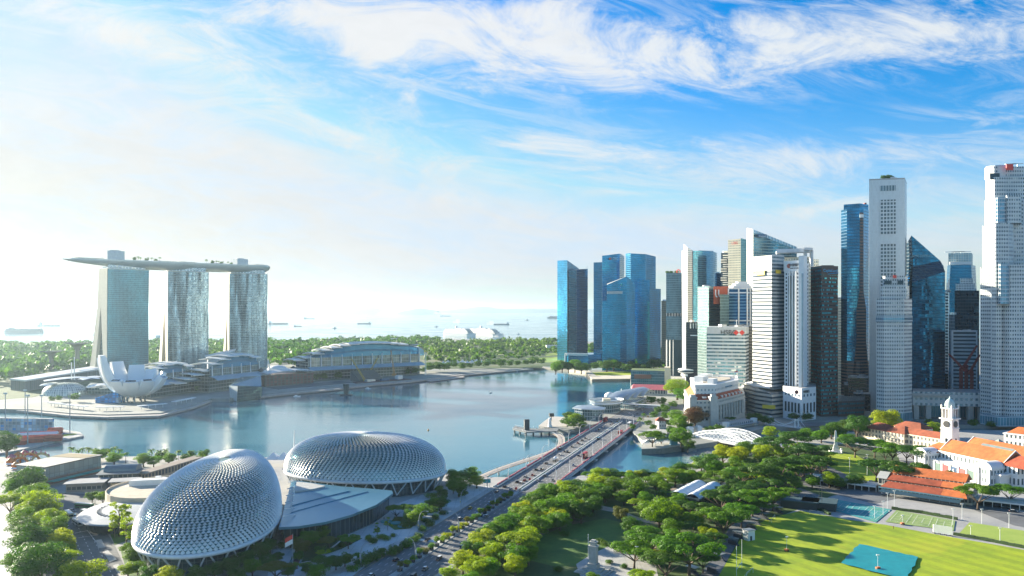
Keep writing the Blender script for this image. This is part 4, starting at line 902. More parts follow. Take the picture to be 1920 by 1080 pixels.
m = MB(); a,b_ = A(1138.5,1644),A(1167,1640.2); m.prism([(a[0],a[1]-1.2),(b_[0],b_[1]-1.2),b_,a],ZT(551,1644),ZT(546,1644)); m.build('louvre_band',mat('louvre_pale',(.36,.42,.44),.5),r)
for dz,col in ((0,(.05,.45,.30)),(-4,(.05,.25,.6))):
 m = MB(); a = A(1164,1641); m.lathe(0,0,[(1.4,0),(2.6,0),(2.6,.6),(1.4,.6)],14,a0=R(30) if dz else R(210),a1=R(280) if dz else R(460));
 m.v = [(a[0]+v[0],a[1]-.4-v[2],ZT(534,1641)+dz+v[1]) for v in m.v]; m.build('emblem',mat('emblem_green' if not dz else 'emblem_blue',col,.5),r)
# -- slim brown tower behind
f = fp((1240,1700),(1249,1700),(1249,1740),(1240,1740)); r = tower('office_tower','slim brown tower peeking out behind the blue towers',f)
body(r,f,ZT(564,1700),facade('brown_bands',(.14,.12,.10),(.42,.30,.18),3.8,2.2,.5,.3,.2,.3)); roofbits(r,f,ZT(564,1700),1,3)
# -- tower with planted roof
f = fp((1249,1490),(1279,1480),(1292,1520),(1255,1530)); r = tower('office_tower','grey glass tower with planted roof terrace and pale columns at its foot',f)
zt = ZT(512,1490); GG = facade('grey_glass',(.10,.19,.25),(.06,.10,.13),4.1,2.4,.2,.1,.7,.12,.03,.5,big=.3)
body(r,f,zt,GG,z0=ZT(637,1490)); m = MB(); m.prism([(p[0],p[1]+4) for p in f],0,ZT(637,1490)); m.build('recessed_base',DGLASS,r)
for px in (1250,1256,1262,1268,1274,1279): m = MB(); a = A(px,1489); m.box(*a,0,1.6,1.6,ZT(637,1490)); m.build('column',WHITE,r)
m = MB(); m.prism([(p[0]*1.0005,p[1]-.7) for p in fp((1249,1490),(1279,1480),(1279,1484),(1249,1494))],ZT(593,1490),ZT(587,1490)); m.build('dark_belt',facade('belt',(.04,.05,.06),(.5,.5,.5),30,5,.0,.2,.2,.3),r)
m = MB(); a = A(1272,1484); m.lathe(0,0,[(2.4,0),(4,0),(4,.6),(2.4,.6)],16); m.v = [(a[0]+v[0],a[1]-v[2],zt+2.5+v[1]) for v in m.v]; m.build('round_sign',MATS['sign_red'],r)
# -- sail shaped pair
r = tower('office_tower','white sail shaped tower with a pointed top and curved blue side',fp((1280,1440),(1345,1470)))
SAILW = facade('sail_white',(.50,.56,.58),(.84,.83,.78),3.6,3.4,.55,.35,.5,.15,.02,.4,.45); SAILB = facade('sail_blue',(.06,.27,.44),(.13,.27,.37),3.6,2.8,.28,.2,.75,.12,.03,.5,.3,.3,big=.3)
secs = []
for i in range(15):
 t = i/14; z = 1+(ZT(470,1440)-1)*t
 l = 1279.5-1.2*math.sin(t*1.2)+3.0*max(0,t-.9)*1; secs.append([(*A(px,Y),z) for px,Y in ((l,1436),(1289,1424),(1298.3,1432),(1298.3,1470),(l,1475))])
m = MB(); m.loft(secs,0,True,False,True); m.build('white_sail',[SAILW],r)
z0 = ZT(470,1440); m = MB(); tp = [(1282.0,1436),(1289,1424),(1298.3,1432),(1298.3,1470),(1282,1475)]
m.prism(fp(*tp),z0-.3,[ZT(458,1436),ZT(464,1424),ZT(470.6,1432),ZT(470.6,1470),ZT(458.5,1475)]); m.build('sail_tip',[mat('sail_tip',(.80,.80,.77),.5)],r)
m = MB(); pts = [(1298.4,1434)]+[(1300+44.5*math.sin(i/8*math.pi/2),1430+60*(1-math.cos(i/8*math.pi/2))) for i in range(9)]+[(1344,1500),(1298.4,1500)]
m.prism(fp(*pts),0,ZT(471,1440),0,1); m.build('curved_body',[SAILB,ROOFG],r)
m = MB(); m.prism(fp((1310,1445),(1338,1460),(1338,1490),(1310,1490)),ZT(471,1440),ZT(469,1440)); m.build('roof_screen',mat('roof_screen',(.4,.5,.55),.4),r)
# -- small teal piece and stepped lattice tower behind
f = fp((1343,1480),(1352,1480),(1352,1510),(1343,1510)); r = tower('office_tower','narrow dark blue tower slot between sail tower and zigzag tower',f); body(r,f,ZT(512,1480),BLUE2); roofbits(r,f,ZT(512,1480),1,9)
f = fp((1352,1395),(1366,1390),(1371,1430),(1356,1440)); r = tower('office_tower','slim tower with zigzag white balconies beside the cream tower',f); body(r,f,ZT(474,1395),facade('dark_core',(.08,.12,.15),(.12,.14,.15),3.5,2,.2,.2,.6,.15),roofm=WHITE)
for i in range(32):
 z = 92+i*(ZT(476,1395)-92)/32; dx = 2.2*(1 if (i//2) % 2 else -.6); m = MB(); a = A(1358.5,1390); m.box(a[0]+dx,a[1],z,10,5,1.5,-.2); m.build('balcony',WHITE,r)
m = MB(); a = A(1360,1412); m.box(*a,ZT(474,1395),8,8,4); m.build('roof_plant',STEEL,r)
# -- cream tower with red sign
r = tower('office_tower','cream tower with red sign near the top and teal glass side',fp((1365,1350),(1401,1380)))
CRW = facade('cream_panels',(.45,.45,.38),(.70,.64,.48),3.9,2.6,.62,.35,.4,.2,.02,.4)
m = MB(); m.prism(fp((1365,1350),(1389,1335),(1389,1400),(1368,1400)),0,[ZT(450,1350),ZT(447.5,1335),ZT(448,1400),ZT(450,1400)],0,1); m.build('tower_body',[CRW,ROOFG],r)
m = MB(); m.prism(fp((1389.1,1335),(1402,1370),(1402,1410),(1389.1,1400)),0,ZT(447,1340),0,1); m.build('teal_side',[facade('green_teal',(.03,.28,.30),(.02,.18,.2),3.9,2,.3,.2,.7,.12),ROOFG],r)
text_part('UBS',6.2,(A(1377,1340)[0],A(1377,1340)[1]-1.5,ZT(456,1340)),norm2(A(1365,1350),A(1389,1335)),MATS['sign_red'],r)
# -- glass tower with sloped roof
r = tower('office_tower','tall glass tower with a roof sloping down to the right',fp((1400,1200),(1496,1260)))
KG = facade('green_glass',(.20,.34,.36),(.40,.46,.42),4.2,3.0,.20,.05,.75,.12,.03,.5,.4,big=.5)
m = MB(); m.prism(fp((1400,1210),(1412,1195),(1412,1280),(1403,1280)),0,[ZT(427.5,1210),ZT(430,1195),ZT(432,1280),ZT(429,1280)],0,1); m.build('cream_edge',[facade('cream_edge',(.50,.50,.44),(.74,.68,.54),4.2,2.2,.6,.3,.4,.2),ROOFG],r)
m = MB(); m.prism(fp((1412.1,1195),(1494,1225),(1494,1290),(1412.1,1280)),0,[ZT(430,1195),ZT(463,1225),ZT(464,1290),ZT(433,1280)],0,1); m.build('tower_body',[KG,ROOFG],r)
m = MB(); a,b_ = A(1412.1,1194.4),A(1494,1224.4); m.add([(*a,ZT(436,1195)),(*b_,ZT(468.5,1225)),(*b_,ZT(463,1225)),(*a,ZT(430,1195))],[(0,1,2,3)]); m.build('crown_screen',facade('crown_grid',(.35,.5,.58),(.72,.72,.68),2,2.4,.2,.2,.5,.2),r)
m = MB(); a = A(1429,1196); m.box(a[0],a[1],ZT(445,1196),16,1,4.6,math.atan2(30,70)); m.build('sign_board',SHIPB,r)
text_part('Keppel',4.2,(a[0],a[1]-1.2,ZT(443.2,1196)),norm2(A(1412,1195),A(1494,1225)),MATS['sign_pale'],r)
# -- grey green building with red panel
r = tower('office_tower','grey green glass block with a big red panel and white mark',fp((1308,1180),(1366,1190)))
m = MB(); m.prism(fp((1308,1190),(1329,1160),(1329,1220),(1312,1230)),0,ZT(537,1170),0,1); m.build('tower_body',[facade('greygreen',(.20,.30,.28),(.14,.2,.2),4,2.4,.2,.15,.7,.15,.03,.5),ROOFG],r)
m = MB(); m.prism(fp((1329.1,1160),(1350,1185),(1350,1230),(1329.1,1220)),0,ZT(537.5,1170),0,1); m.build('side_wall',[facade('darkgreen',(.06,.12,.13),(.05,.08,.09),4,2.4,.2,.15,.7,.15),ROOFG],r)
m = MB(); m.prism(fp((1338,1140),(1366,1150),(1366,1158.5),(1338,1158)),ZT(570,1145),ZT(537,1145)); m.build('red_panel',mat('red_screen',(.52,.10,.04),.6),r)
for k,px in enumerate((1343.2,1349.2)):
 m = MB(); x,y = A(px,1141); z = ZT(554,1141); m.tube([(x-1.2,y-.3,z+8),(x-1.4,y-.3,z+2),(x-.2,y-.3,z-1.6),(x+1.4,y-.3,z-2.2)],.75,6); m.build('white_mark',WHITE,r)
m = MB(); m.prism(fp((1350.1,1120),(1367,1128),(1367,1160),(1350.1,1160)),0,ZT(552,1120),0,1); m.build('front_wing',[facade('greygreen',(.2,.3,.28),(.14,.2,.2)),ROOFG],r)
roofbits(r,fp((1312,1180),(1329,1175),(1329,1215),(1314,1215)),ZT(537,1170),2,4)
# -- dark box with small white lettering
f = fp((1286,1250),(1316,1235),(1324,1270),(1290,1290)); r = tower('office_tower','short dark box tower with small white lettering, in front of the sail tower',f)
body(r,f,ZT(604,1245),facade('dark_box',(.035,.05,.06),(.025,.03,.035),4,2.6,.3,.1,.55,.15,.03,.5)); roofbits(r,f,ZT(604,1245),2,6)
a,b_ = A(1286,1249),A(1316,1234);
for i in range(3): t = .3+.17*i; m = MB(); q = lerp(a,b_,t); m.box(q[0],q[1]-.4,ZT(616,1240),1.4,.8,7.5); m.build('fin',WHITE,r)
m = MB(); q = lerp(a,b_,.5); m.box(q[0],q[1]-.6,ZT(630,1240),11,.6,1.6,math.atan2(b_[1]-a[1],b_[0]-a[0])); m.build('name_strip',WHITE,r)
f = fp((1318,1240),(1336,1240),(1336,1280),(1318,1280)); r = tower('office_block','plain grey concrete slab behind the white bank block',f); body(r,f,ZT(612,1240),mat('plain_grey',(.40,.43,.45),.8)); roofbits(r,f,ZT(612,1240),1,8)
# -- white framed blue banded tower
f = fp((1366,1150),(1401,1140),(1412,1170),(1412,1200),(1370,1200)); r = tower('office_tower','blue banded tower with white frame and stepped white roof',f)
m = MB(); m.prism(f,0,ZT(540,1150),0,1); m.build('tower_body',[facade('white_band',(.012,.10,.24),(.12,.26,.40),4.3,60,.34,.004,.7,.14,.02,.3),ROOFG],r)
a,b_,c_ = A(1365.6,1149.3),A(1401,1139.2),A(1412.6,1169.3)
for z in (ZT(541,1150),ZT(549,1150),ZT(601,1150),ZT(610,1150),ZT(613,1150)):
 m = MB(); m.bar((*a,z),(*b_,z),1.6,1.6); m.bar((*b_,z),(*c_,z),1.6,1.6); m.build('white_band',WHITE,r)
for q in (a,lerp(a,b_,.55),b_,lerp(b_,c_,.5),c_): m = MB(); m.bar((*q,0),(*q,ZT(540,1150)),1.7); m.build('white_post',WHITE,r)
for k,(w,px) in enumerate(((26,1388),(20,1389),(13,1390))): m = MB(); q = A(px,1165); m.box(*q,ZT(540-4*k,1150)+.3,w,22-4*k,3); m.build('roof_tier',WHITE,r)
# -- white bank block with black lettering
f = fp((1325,1090),(1398,1075),(1404,1100),(1404,1130),(1328,1130)); r = tower('bank_block','white banded bank block with black letters and red white hexagon sign',f)
HS = facade('white_bands',(.05,.15,.19),(.60,.65,.67),4.6,2.2,.52,.06,.6,.14,.03,.8,.5,blinds=.2,blindcol=(.40,.44,.42))
body(r,f,ZT(613,1080)-8,HS); m = MB(); m.prism([(p[0],p[1]-.5) for p in f],ZT(613,1080)-8,ZT(613,1080)); m.build('sign_band',mat('band_grey',(.52,.56,.58),.6),r)
a,b_ = f[0],f[1]; nn = norm2(a,b_); fz = ZT(623.5,1080); sb = lerp(a,b_,.56)
text_part('HSBC',8.4,(sb[0],sb[1]-1.0,fz),nn,mat('sign_black',(.02,.02,.02),.5),r)
hx = Vector((*lerp(a,b_,.835),0)); ux = Vector((-nn.y,nn.x,0)); up = Vector((0,0,1)); nv = Vector((nn.x,nn.y,0))
def poly_sign(name,pts,mt,off):
 m = MB(); v = [hx+ux*x+up*(fz+z)+nv*off for x,z in pts]; m.add(v+[q-nv*.4 for q in v],[tuple(range(len(v)))]+[(i,(i+1) % len(v),len(v)+(i+1) % len(v),len(v)+i) for i in range(len(v))]); return m.build(name,mt,r)
s_ = 3.6
poly_sign('sign_hexagon',[(-2*s_,0),(-s_,s_),(s_,s_),(2*s_,0),(s_,-s_),(-s_,-s_)],MATS['sign_red'],1.3)
for t in ([(-s_,s_),(s_,s_),(0,0)],[(-s_,-s_),(0,0),(s_,-s_)]): poly_sign('sign_wedge',t,WHITE,1.5)
roofbits(r,f,ZT(613,1080),3,11)
m = MB(); m.tube([(*A(1381,1100),ZT(613,1080)),(*A(1381,1100),ZT(600,1080))],.25,5); m.build('flag_pole',WHITE,r)
# -- white banded tower with a slanting bright face
f = [A(1411,955),A(1447,925),A(1470,940),A(1472,985),A(1415,990)]; zt = ZT(481,940)
r = tower('office_tower','white banded tower with yellow sign, its left face brightly sunlit',f)
MB1 = facade('maybank_bands',(.05,.08,.11),(.74,.71,.62),4.15,40,.58,.004,.5,.18,.02,.4,.6)
MB2 = facade('maybank_side',(.08,.15,.20),(.40,.44,.46),4.15,3,.5,.08,.6,.15,.03,.6)
zb = ZT(728,940); m = MB()
m.prism(f,zb,zt,0,1); m.build('tower_body',[MB1,ROOFG],r)
m = MB(); m.prism([A(1411,954),A(1447,924),A(1447,926),A(1411.2,956)],zt-16,zt+.5); m.build('crown_panel',mat('crown_cream',(.68,.64,.54),.6),r)
m = MB(); m.prism([A(1447.2,923.6),A(1470.3,938.6),A(1470.3,942),A(1448,930)],zb,zt+2); m.build('side_strip',[MB2,ROOFG],r)
m = MB(); q = lerp(A(1411,954),A(1447,924),.4); m.box(q[0]-.3,q[1]-.8,ZT(516,940),16,.8,5.2,math.atan2(-30+0,A(1447,924)[0]-A(1411,954)[0])); m.build('yellow_sign',mat('sign_yellow',(.80,.60,.05),.5),r)
m = MB(); q = A(1459,930.4); m.box(q[0],q[1]-.8,ZT(513.5,940),9,.8,4,math.atan2(15,20)); m.build('yellow_sign',MATS['sign_yellow'],r)
pod = [A(1391,985),A(1416,940),A(1447,915),A(1471,928),A(1473,1000),A(1400,1010)]
m = MB(); m.prism(pod,0,[zb+1,zb+.5,zb-4,zb-4,zb,zb]); m.build('podium',[facade('maybank_pod',(.08,.12,.15),(.56,.54,.48),4.6,30,.55,.004,.5,.2)],r)
m = MB(); q = A(1441,917.5); m.box(q[0],q[1]-1,ZT(766,918),14,.8,4,-.55); m.build('yellow_sign',MATS['sign_yellow'],r)
m = MB(); m.prism([(p[0],p[1]) for p in [A(1397,980),A(1417,945),A(1444,922),A(1444,950),A(1410,1000)]],zb+1.2,zb+3); m.build('terrace_rail',WHITE,r)
# -- white twin tower with emblem and podium
r = tower('bank_tower','slim white tower with dark window columns, round emblem and white podium',fp((1470,920),(1530,950)))
BOCW = mat('boc_white',(.80,.81,.82),.55,vary=.06)
BF = facade('boc_windows',(.05,.07,.10),(.80,.81,.82),4.2,3.9,.46,.52,.4,.2,.02,.5,.55)
zt = ZT(493,915); zp = ZT(725,905)
f = [A(1470.5,925),A(1502,905),A(1516,925),A(1516,965),A(1474,970)]
m = MB(); m.prism(f,zp-2,zt,0,1); m.build('tower_body',[BF,ROOFG],r)
q0,q1 = A(1470.5,924.4),A(1502,904.4); nn = norm2(q0,q1)
m = MB(); a,b_ = lerp(q0,q1,-.01),lerp(q0,q1,1.01); m.prism([a,b_,(b_[0],b_[1]+2),(a[0],a[1]+2)],zt-9,zt+2.5); m.build('crown_band',BOCW,r)
for t,w in ((.30,1.7),(.46,4.2),(.60,1.7)):
 a = lerp(q0,q1,t); m = MB(); m.box(a[0]+nn.x*.3,a[1]+nn.y*.3,zp,w,.9,zt-zp-14,math.atan2(q1[1]-q0[1],q1[0]-q0[0])); m.build('glass_strip',DGLASS,r)
for t in (.36,.53,.68): a = lerp(q0,q1,t); m = MB(); m.box(a[0]+nn.x*.6,a[1]+nn.y*.6,zp,1.2,1.6,zt-zp-9,math.atan2(q1[1]-q0[1],q1[0]-q0[0])); m.build('pier',BOCW,r)
g0,g1 = A(1502,903.6),A(1512,912)
m = MB(); m.prism([A(1497.5,902.5),A(1507,900),A(1513,911),A(1505,918)],0,zt+7); m.build('corner_shaft',BOCW,r)
m = MB(); a = A(1503.8,900.6); m.box(a[0],a[1]-.2,12,2.0,1,zt-24,-.05); m.build('shaft_glass',mat('grey_blue_glass',(.25,.34,.42),.15,.5),r)
a = lerp(q0,q1,.28); m = MB(); m.lathe(0,0,[(.01,0),(2.6,0),(2.6,.5),(.01,.5)],20); m.v = [(a[0]+v[0],a[1]-.7-v[2],zt-3.2+v[1]) for v in m.v]; m.build('round_emblem',mat('emblem_maroon',(.20,.06,.06),.5),r)
a = lerp(q0,q1,.62); text_part('\u4e2d\u56fd\u94f6\u884c',3.6,(a[0],a[1]-.6,zt-2.6),nn,MATS['sign_black'],r); text_part('BANK OF CHINA',1.6,(a[0],a[1]-.6,zt-6),nn,MATS['sign_black'],r)
pp = [A(1468,915),A(1503,885),A(1530,905),A(1530,965),A(1475,975)]
m = MB(); m.prism(pp,0,zp,0,1); m.build('podium',[BOCW,ROOFG],r)
p0,p1,p2 = pp[0],pp[1],pp[2]
for (u0,u1,k0) in ((p0,p1,5),(p1,p2,4)):
 n_ = norm2(u0,u1)
 for i in range(k0):
  t = .16+.70*i/(k0-1); a = lerp(u0,u1,t); ang = math.atan2(u1[1]-u0[1],u1[0]-u0[0])
  m = MB(); m.box(a[0]+n_.x*.1,a[1]+n_.y*.1,8.5,2.5,.8,10.5,ang); m.build('tall_window',DGLASS,r)
  m = MB(); m.box(a[0]+n_.x*.1,a[1]+n_.y*.1,26,2.4,.7,2.6,ang); m.build('small_window',mat('grey_blue_glass',(.25,.34,.42),.15,.5),r)
a = A(1503.6,884.5); m = MB(); m.lathe(0,0,[(.01,0),(2.2,0),(2.2,.5),(.01,.5)],20); m.v = [(a[0]-5+v[0],a[1]+2-v[2],zp-4+v[1]) for v in m.v]; m.build('round_emblem',MATS['emblem_maroon'],r)
n2 = norm2(p1,p2); a = lerp(p1,p2,.30); text_part('\u4e2d\u56fd\u94f6\u884c',3.2,(a[0]+n2.x*.3,a[1]+n2.y*.3-.4,zp-4),n2,MATS['sign_black'],r)
a = lerp(p1,p2,.25); text_part('BANK OF CHINA',1.7,(a[0]+n2.x*.3,a[1]+n2.y*.3-.4,5.4),n2,MATS['sign_black'],r)
# frame tower right behind it
f = [A(1462,1000),A(1516,985),A(1526,1010),A(1526,1040),A(1465,1040)]; r = tower('office_tower','white tower with open concrete roof frame behind the slim white tower',f)
body(r,f,ZT(482,990),facade('boc2',(.4,.42,.4),(.74,.70,.58),4,3,.5,.3,.4,.2))
FW = mat('frame_white',(.66,.68,.70),.6)
m = MB(); m.prism([A(1456,985),A(1518,970),A(1521,985),A(1459,1000)],ZT(474,985),ZT(467,985)); m.build('roof_beam',FW,r)
m = MB(); m.prism([A(1508,965),A(1524,972),A(1524,1000),A(1508,995)],ZT(470.6,985),ZT(466,985)); m.build('roof_beam',FW,r)
for px,Y in ((1458,995),(1510,975),(1521.5,980)): m = MB(); a = A(px,Y); m.box(*a,ZT(500,985),3.2,3.2,ZT(470,985)-ZT(500,985)); m.build('roof_post',FW,r)
f = fp((1524,1050),(1535,1050),(1535,1080),(1524,1080)); r = tower('office_block','pale stub of a tower roof just left of the brown tower',f); body(r,f,ZT(486,1050),facade('boc2',(.4,.42,.4),(.74,.7,.58)))
# -- brown banded tower
f = [A(1520,960),A(1540,925),A(1571,935),A(1571,985),A(1523,985)]; zt = ZT(501,935)
r = tower('office_tower','dark brown tower with turquoise sky reflections coloured into its window bands and blue roof sign',f)
CB = facade('brown_capital',(.05,.50,.56),(.085,.065,.055),4.3,1.7,.62,.22,.5,.15,.10,1.0,.75,blinds=.5,blindcol=(.03,.05,.06))  # panes coloured turquoise for the sky they mirror, the rest dark
body(r,f,zt,CB); m = MB(); m.prism([(p[0]*1.0003,p[1]-.5) for p in f],zt-9,zt+1.2); m.build('crown_band',mat('crown_brown',(.085,.065,.055),.75),r)
text_part('CapitaLand',4.6,(*[c+d for c,d in zip(lerp(f[1],f[2],.52),(0,-1.2))],zt-4.2),norm2(f[1],f[2]),mat('sign_blue',(.03,.35,.62),.4),r)
m = MB(); a = lerp(f[1],f[2],.55); m.tube([(a[0]-8,a[1]-2.5,zt-9),(a[0],a[1]-1.6,zt-7.4),(a[0]+9,a[1]-.6,zt-6.6)],.35,5); m.build('sign_swoosh',MATS['sign_blue'],r)
m = MB(); a = A(1549,955); m.box(*a,zt,14,10,3); m.build('roof_plant',DARKM,r)
pf = [A(1571.5,925),A(1620,935),A(1622,985),A(1572,985)]; m = MB(); m.prism(pf,0,ZT(752,930)); m.build('podium',[facade('brown_pod',(.05,.30,.36),(.085,.06,.05),5,2.2,.6,.3,.5,.15,.1,1)],r)
# -- dark blue octagonal tower with brown stripe
r = tower('office_tower','tall dark blue glass tower with brown granite stripe up its corner',fp((1576,1150),(1630,1180)))
RP1 = facade('republic_glass',(.02,.17,.32),(.01,.07,.14),4.3,2.6,.22,.08,.85,.1,.02,.3,.3,.4,big=.4); RPB = facade('republic_granite',(.035,.05,.065),(.16,.095,.075),4.3,30,.52,.003,.4,.2)
f = [A(1577,1165),A(1588,1150),A(1612,1140),A(1619,1142),A(1629,1160),A(1629,1200),A(1580,1210)]; zt = ZT(392,1150)
m = MB(); m.prism(f,0,zt,0,1); m.build('tower_body',[RP1,ROOFG],r)
f2 = [A(1582,1165),A(1612,1152),A(1628.5,1166),A(1628.5,1195),A(1584,1200)]; m = MB(); m.prism(f2,zt,ZT(381,1150),0,1); m.build('crown',[RP1,ROOFG],r)
m = MB(); w0 = [(1612,398),(1612,545),(1606,580),(1606,600),(1606,640),(1600,690),(1597,800)]; w1 = [(1619,398),(1619,545),(1624,580),(1624,600),(1624,640),(1628,690),(1629,800)]
rows = [[(*A(px,1137.5),ZT(min(py,715),1137.5)) for px,py in w0],[(*A(px,1138.5),ZT(min(py,715),1138)) for px,py in w1]]
vs = rows[0]+rows[1]; n = len(w0); m.add(vs,[(i,i+1,n+i+1,n+i) for i in range(n-1)],0,[[(0,rows[0][i][2]),(0,rows[0][i+1][2]),(9,rows[1][i+1][2]),(9,rows[1][i][2])] for i in range(n-1)]); m.build('granite_stripe',RPB,r)
m = MB(); m.prism([A(1576,1162),A(1588,1146),A(1612,1134),A(1619,1136),A(1630,1157),A(1630,1180),A(1580,1190)],0,ZT(678,1140)); m.build('granite_base',RPB,r)
m = MB(); a = A(1615.5,1137); m.box(*a,ZT(408,1137),5,.6,4.5); m.build('square_sign',STEEL,r)
m = MB(); a = A(1622,1170); m.box(*a,ZT(381,1150),3,3,3); m.build('roof_beacon',MATS['crane_red'],r)
# small old blocks in front of it
for (px0,px1,Y,py,lab,mt) in ((1583,1602,1060,722,'small dark glass block at the foot of the dark blue tower',facade('dark_box',(.035,.05,.06),(.03,.03,.03))),(1590,1628,1010,708,'low brown block at the foot of the tall plain white slab',facade('brown_low',(.05,.08,.1),(.15,.1,.08),4,2.5,.5,.3)),(1600,1632,985,738,'dark low block with lit turquoise window beside the brown podium',facade('dark_box2',(.03,.05,.06),(.06,.05,.05),4,3,.4,.3))):
 f = fp((px0,Y),(px1,Y-8),(px1,Y+30),(px0,Y+30)); r = tower('office_block',lab,f); body(r,f,ZT(py,Y),mt); roofbits(r,f,ZT(py,Y),2,px0)
# -- tall plain slab
f = [A(1629.5,1000),A(1696.5,990),A(1700,1030),A(1634,1040)]; zt = ZT(337,995)
r = tower('office_tower','tallest plain pale slab tower with a column of dark windows and rooftop trees',f)
OUB = facade('oub_panels',(.50,.56,.60),(.56,.62,.66),4.2,1.5,.06,.05,.25,.35,.01,.1,.4)
body(r,f,zt,OUB); nn = norm2(f[0],f[1])
OW = facade('oub_windows',(.07,.12,.15),(.55,.60,.63),4.35,3.6,.34,.3,.5,.15,.03,.5)
for (y0,y1) in ((374.5,441),(456,560),(348,358)):
 a,b_ = lerp(f[0],f[1],.30),lerp(f[0],f[1],.745); m = MB(); v = [(*a,ZT(y1,995)),(*b_,ZT(y1,995)),(*b_,ZT(y0,995)),(*a,ZT(y0,995))]
 v = [(p[0]+nn.x*.5,p[1]+nn.y*.5,p[2]) for p in v]; L = math.hypot(b_[0]-a[0],b_[1]-a[1]); h = v[2][2]-v[0][2]
 m.add(v,[(0,1,2,3)],0,[[(0,0),(L,0),(L,h),(0,h)]]); m.build('window_grid',OW if y0 > 350 else facade('oub_louvre',(.12,.2,.24),(.4,.46,.5),30,3.2,.0,.3,.4,.2),r)
m = MB(); m.prism([(p[0],p[1]) for p in f],zt,zt+1.6); m.build('parapet',CONC,r)
roofbits(r,f,zt+1.6,3,21)
# -- stone faced stepped towers
UF = facade('stone_windows',(.05,.10,.14),(.60,.61,.60),4.1,2.5,.55,.45,.55,.15,.04,.6,.65,blinds=.14,blindcol=(.34,.38,.38))
UG = facade('stone_glass',(.12,.26,.36),(.5,.53,.55),4.1,2.4,.3,.15,.7,.12,.03,.5)
def octa(px0,px1,Y,dep,cut=.22):
 w = (px1-px0)/F*Y; c = w*cut; q = c/Y*F
 return fp((px0,Y+c*1.1),(px0+q,Y),(px1-q,Y),(px1,Y+c*1.1),(px1,Y+dep-c),(px1-q,Y+dep),(px0+q,Y+dep),(px0,Y+dep-c))
r = tower('bank_tower','shorter stepped grey stone tower with notched crown and red sign square',octa(1643,1710,890,38))
m = MB(); m.prism(octa(1643,1710,885,40),0,ZT(560,890),0,1); m.build('lower_shaft',[UF,ROOFG],r)
m = MB(); m.prism(octa(1650,1705,888,34,.1),ZT(560,890),ZT(536,890),0,1); m.build('upper_shaft',[UF,ROOFG],r)
m = MB(); m.prism(octa(1655,1702,890,30,.1),ZT(536,890),ZT(517,890),0,1); m.build('crown',[UF,ROOFG],r)
for px0,px1 in ((1658,1672),(1683,1694)): m = MB(); m.prism([A(px0,889.3),A(px1,889.3),A(px1,891),A(px0,891)],ZT(533,889),ZT(526,889)); m.build('crown_opening',DGLASS,r)
m = MB(); m.box(*A(1678,888.8),ZT(521.5,889),3.2,.8,3.2); m.build('red_sign',MATS['sign_red'],r)
m = MB(); m.prism(octa(1642,1711,884,42),ZT(604,890),ZT(592,890)); m.build('window_belt',UG,r)
m = MB(); m.prism(octa(1642,1711,884,42),0,9); m.build('base_colonnade',facade('base_glass',(.16,.36,.44),(.45,.5,.54),9,3,.1,.15,.5,.2),r)
# tall one at the right edge
r = tower('bank_tower','tallest stepped stone tower at the right edge with red sign at its crown',octa(1838,1960,870,60))
def tier(px0,px1,Y,dep,y0,y1,nm,cut=.2,mt=None): m = MB(); m.prism(octa(px0,px1,Y,dep,cut),ZT(y0,870),ZT(y1,870),0,1); return m.build(nm,[mt or UF,ROOFG],r)
tier(1838,1990,866,70,795,500,'lower_shaft',.22); tier(1842,1980,870,62,500,420,'middle_shaft',.22); tier(1846,1965,874,54,420,372,'upper_shaft',.2); tier(1848,1955,877,48,372,330,'crown_shaft',.16); tier(1850,1950,880,44,330,309,'crown',.14)
tier(1859,1900,858,10,795,420,'corner_bay',.2); tier(1866,1888,861,10,420,372,'corner_bay',.2,UG); tier(1886,1915,861,12,420,368,'corner_bay',.1); tier(1880,1990,852,12,795,498,'front_bay',.12); tier(1872,1892,849,14,570,496,'stair_shaft',.2,UG)
m = MB(); a = A(1868,890); m.lathe(a[0],a[1],[(11,ZT(330,870)),(11,ZT(309,870)),(10,ZT(306,870)),(0,ZT(305.5,870))],20); m.build('round_drum',mat('drum_white',(.60,.62,.62),.5),r)
m = MB(); m.box(*A(1893,874),ZT(318,870),7,1.2,6.4); m.build('red_sign',MATS['sign_red'],r)
m = MB(); m.prism([A(1856,879.4),A(1876,879.4),A(1876,881),A(1856,881)],ZT(333,870),ZT(322,870)); m.build('crown_opening',DGLASS,r)
m = MB(); m.prism(octa(1837,1991,848,90),0,10); m.build('base_colonnade',MATS['base_glass'],r)
for px in (1895,1908): m = MB(); a = A(px,885); m.bar((a[0]-6,a[1],ZT(303,870)),(a[0]+6,a[1],ZT(302,870)),.8); m.bar((*a,ZT(309,870)),(*a,ZT(302,870)),.8); m.build('roof_gantry',STEEL,r)
r = tower('podium_block','low stone bank block on piers joining the two stepped towers',fp((1712,905),(1848,895)))
m = MB(); m.prism(fp((1711,905),(1846,890),(1850,930),(1712,940)),15,ZT(735,900),0,1); m.build('upper_block',[facade('podium_stone',(.10,.2,.26),(.50,.53,.53),6,5,.55,.5,.5,.2),ROOFG],r)
m = MB(); m.prism(fp((1709,902),(1780,894),(1780,900),(1710,908)),ZT(742,900),ZT(738,900)); m.build('cornice',STONE,r)
for t in (.02,.2,.62,.82,.98): m = MB(); a = lerp(A(1714,908),A(1842,895),t); m.box(*a,0,5.5,5,15); m.build('pier',STONE,r)
m = MB(); m.prism(fp((1716,922),(1840,912),(1842,928),(1716,936)),0,15); m.build('recessed_glass',facade('base_glass2',(.10,.28,.36),(.2,.26,.3),15,2.6,.05,.2,.5,.2),r)
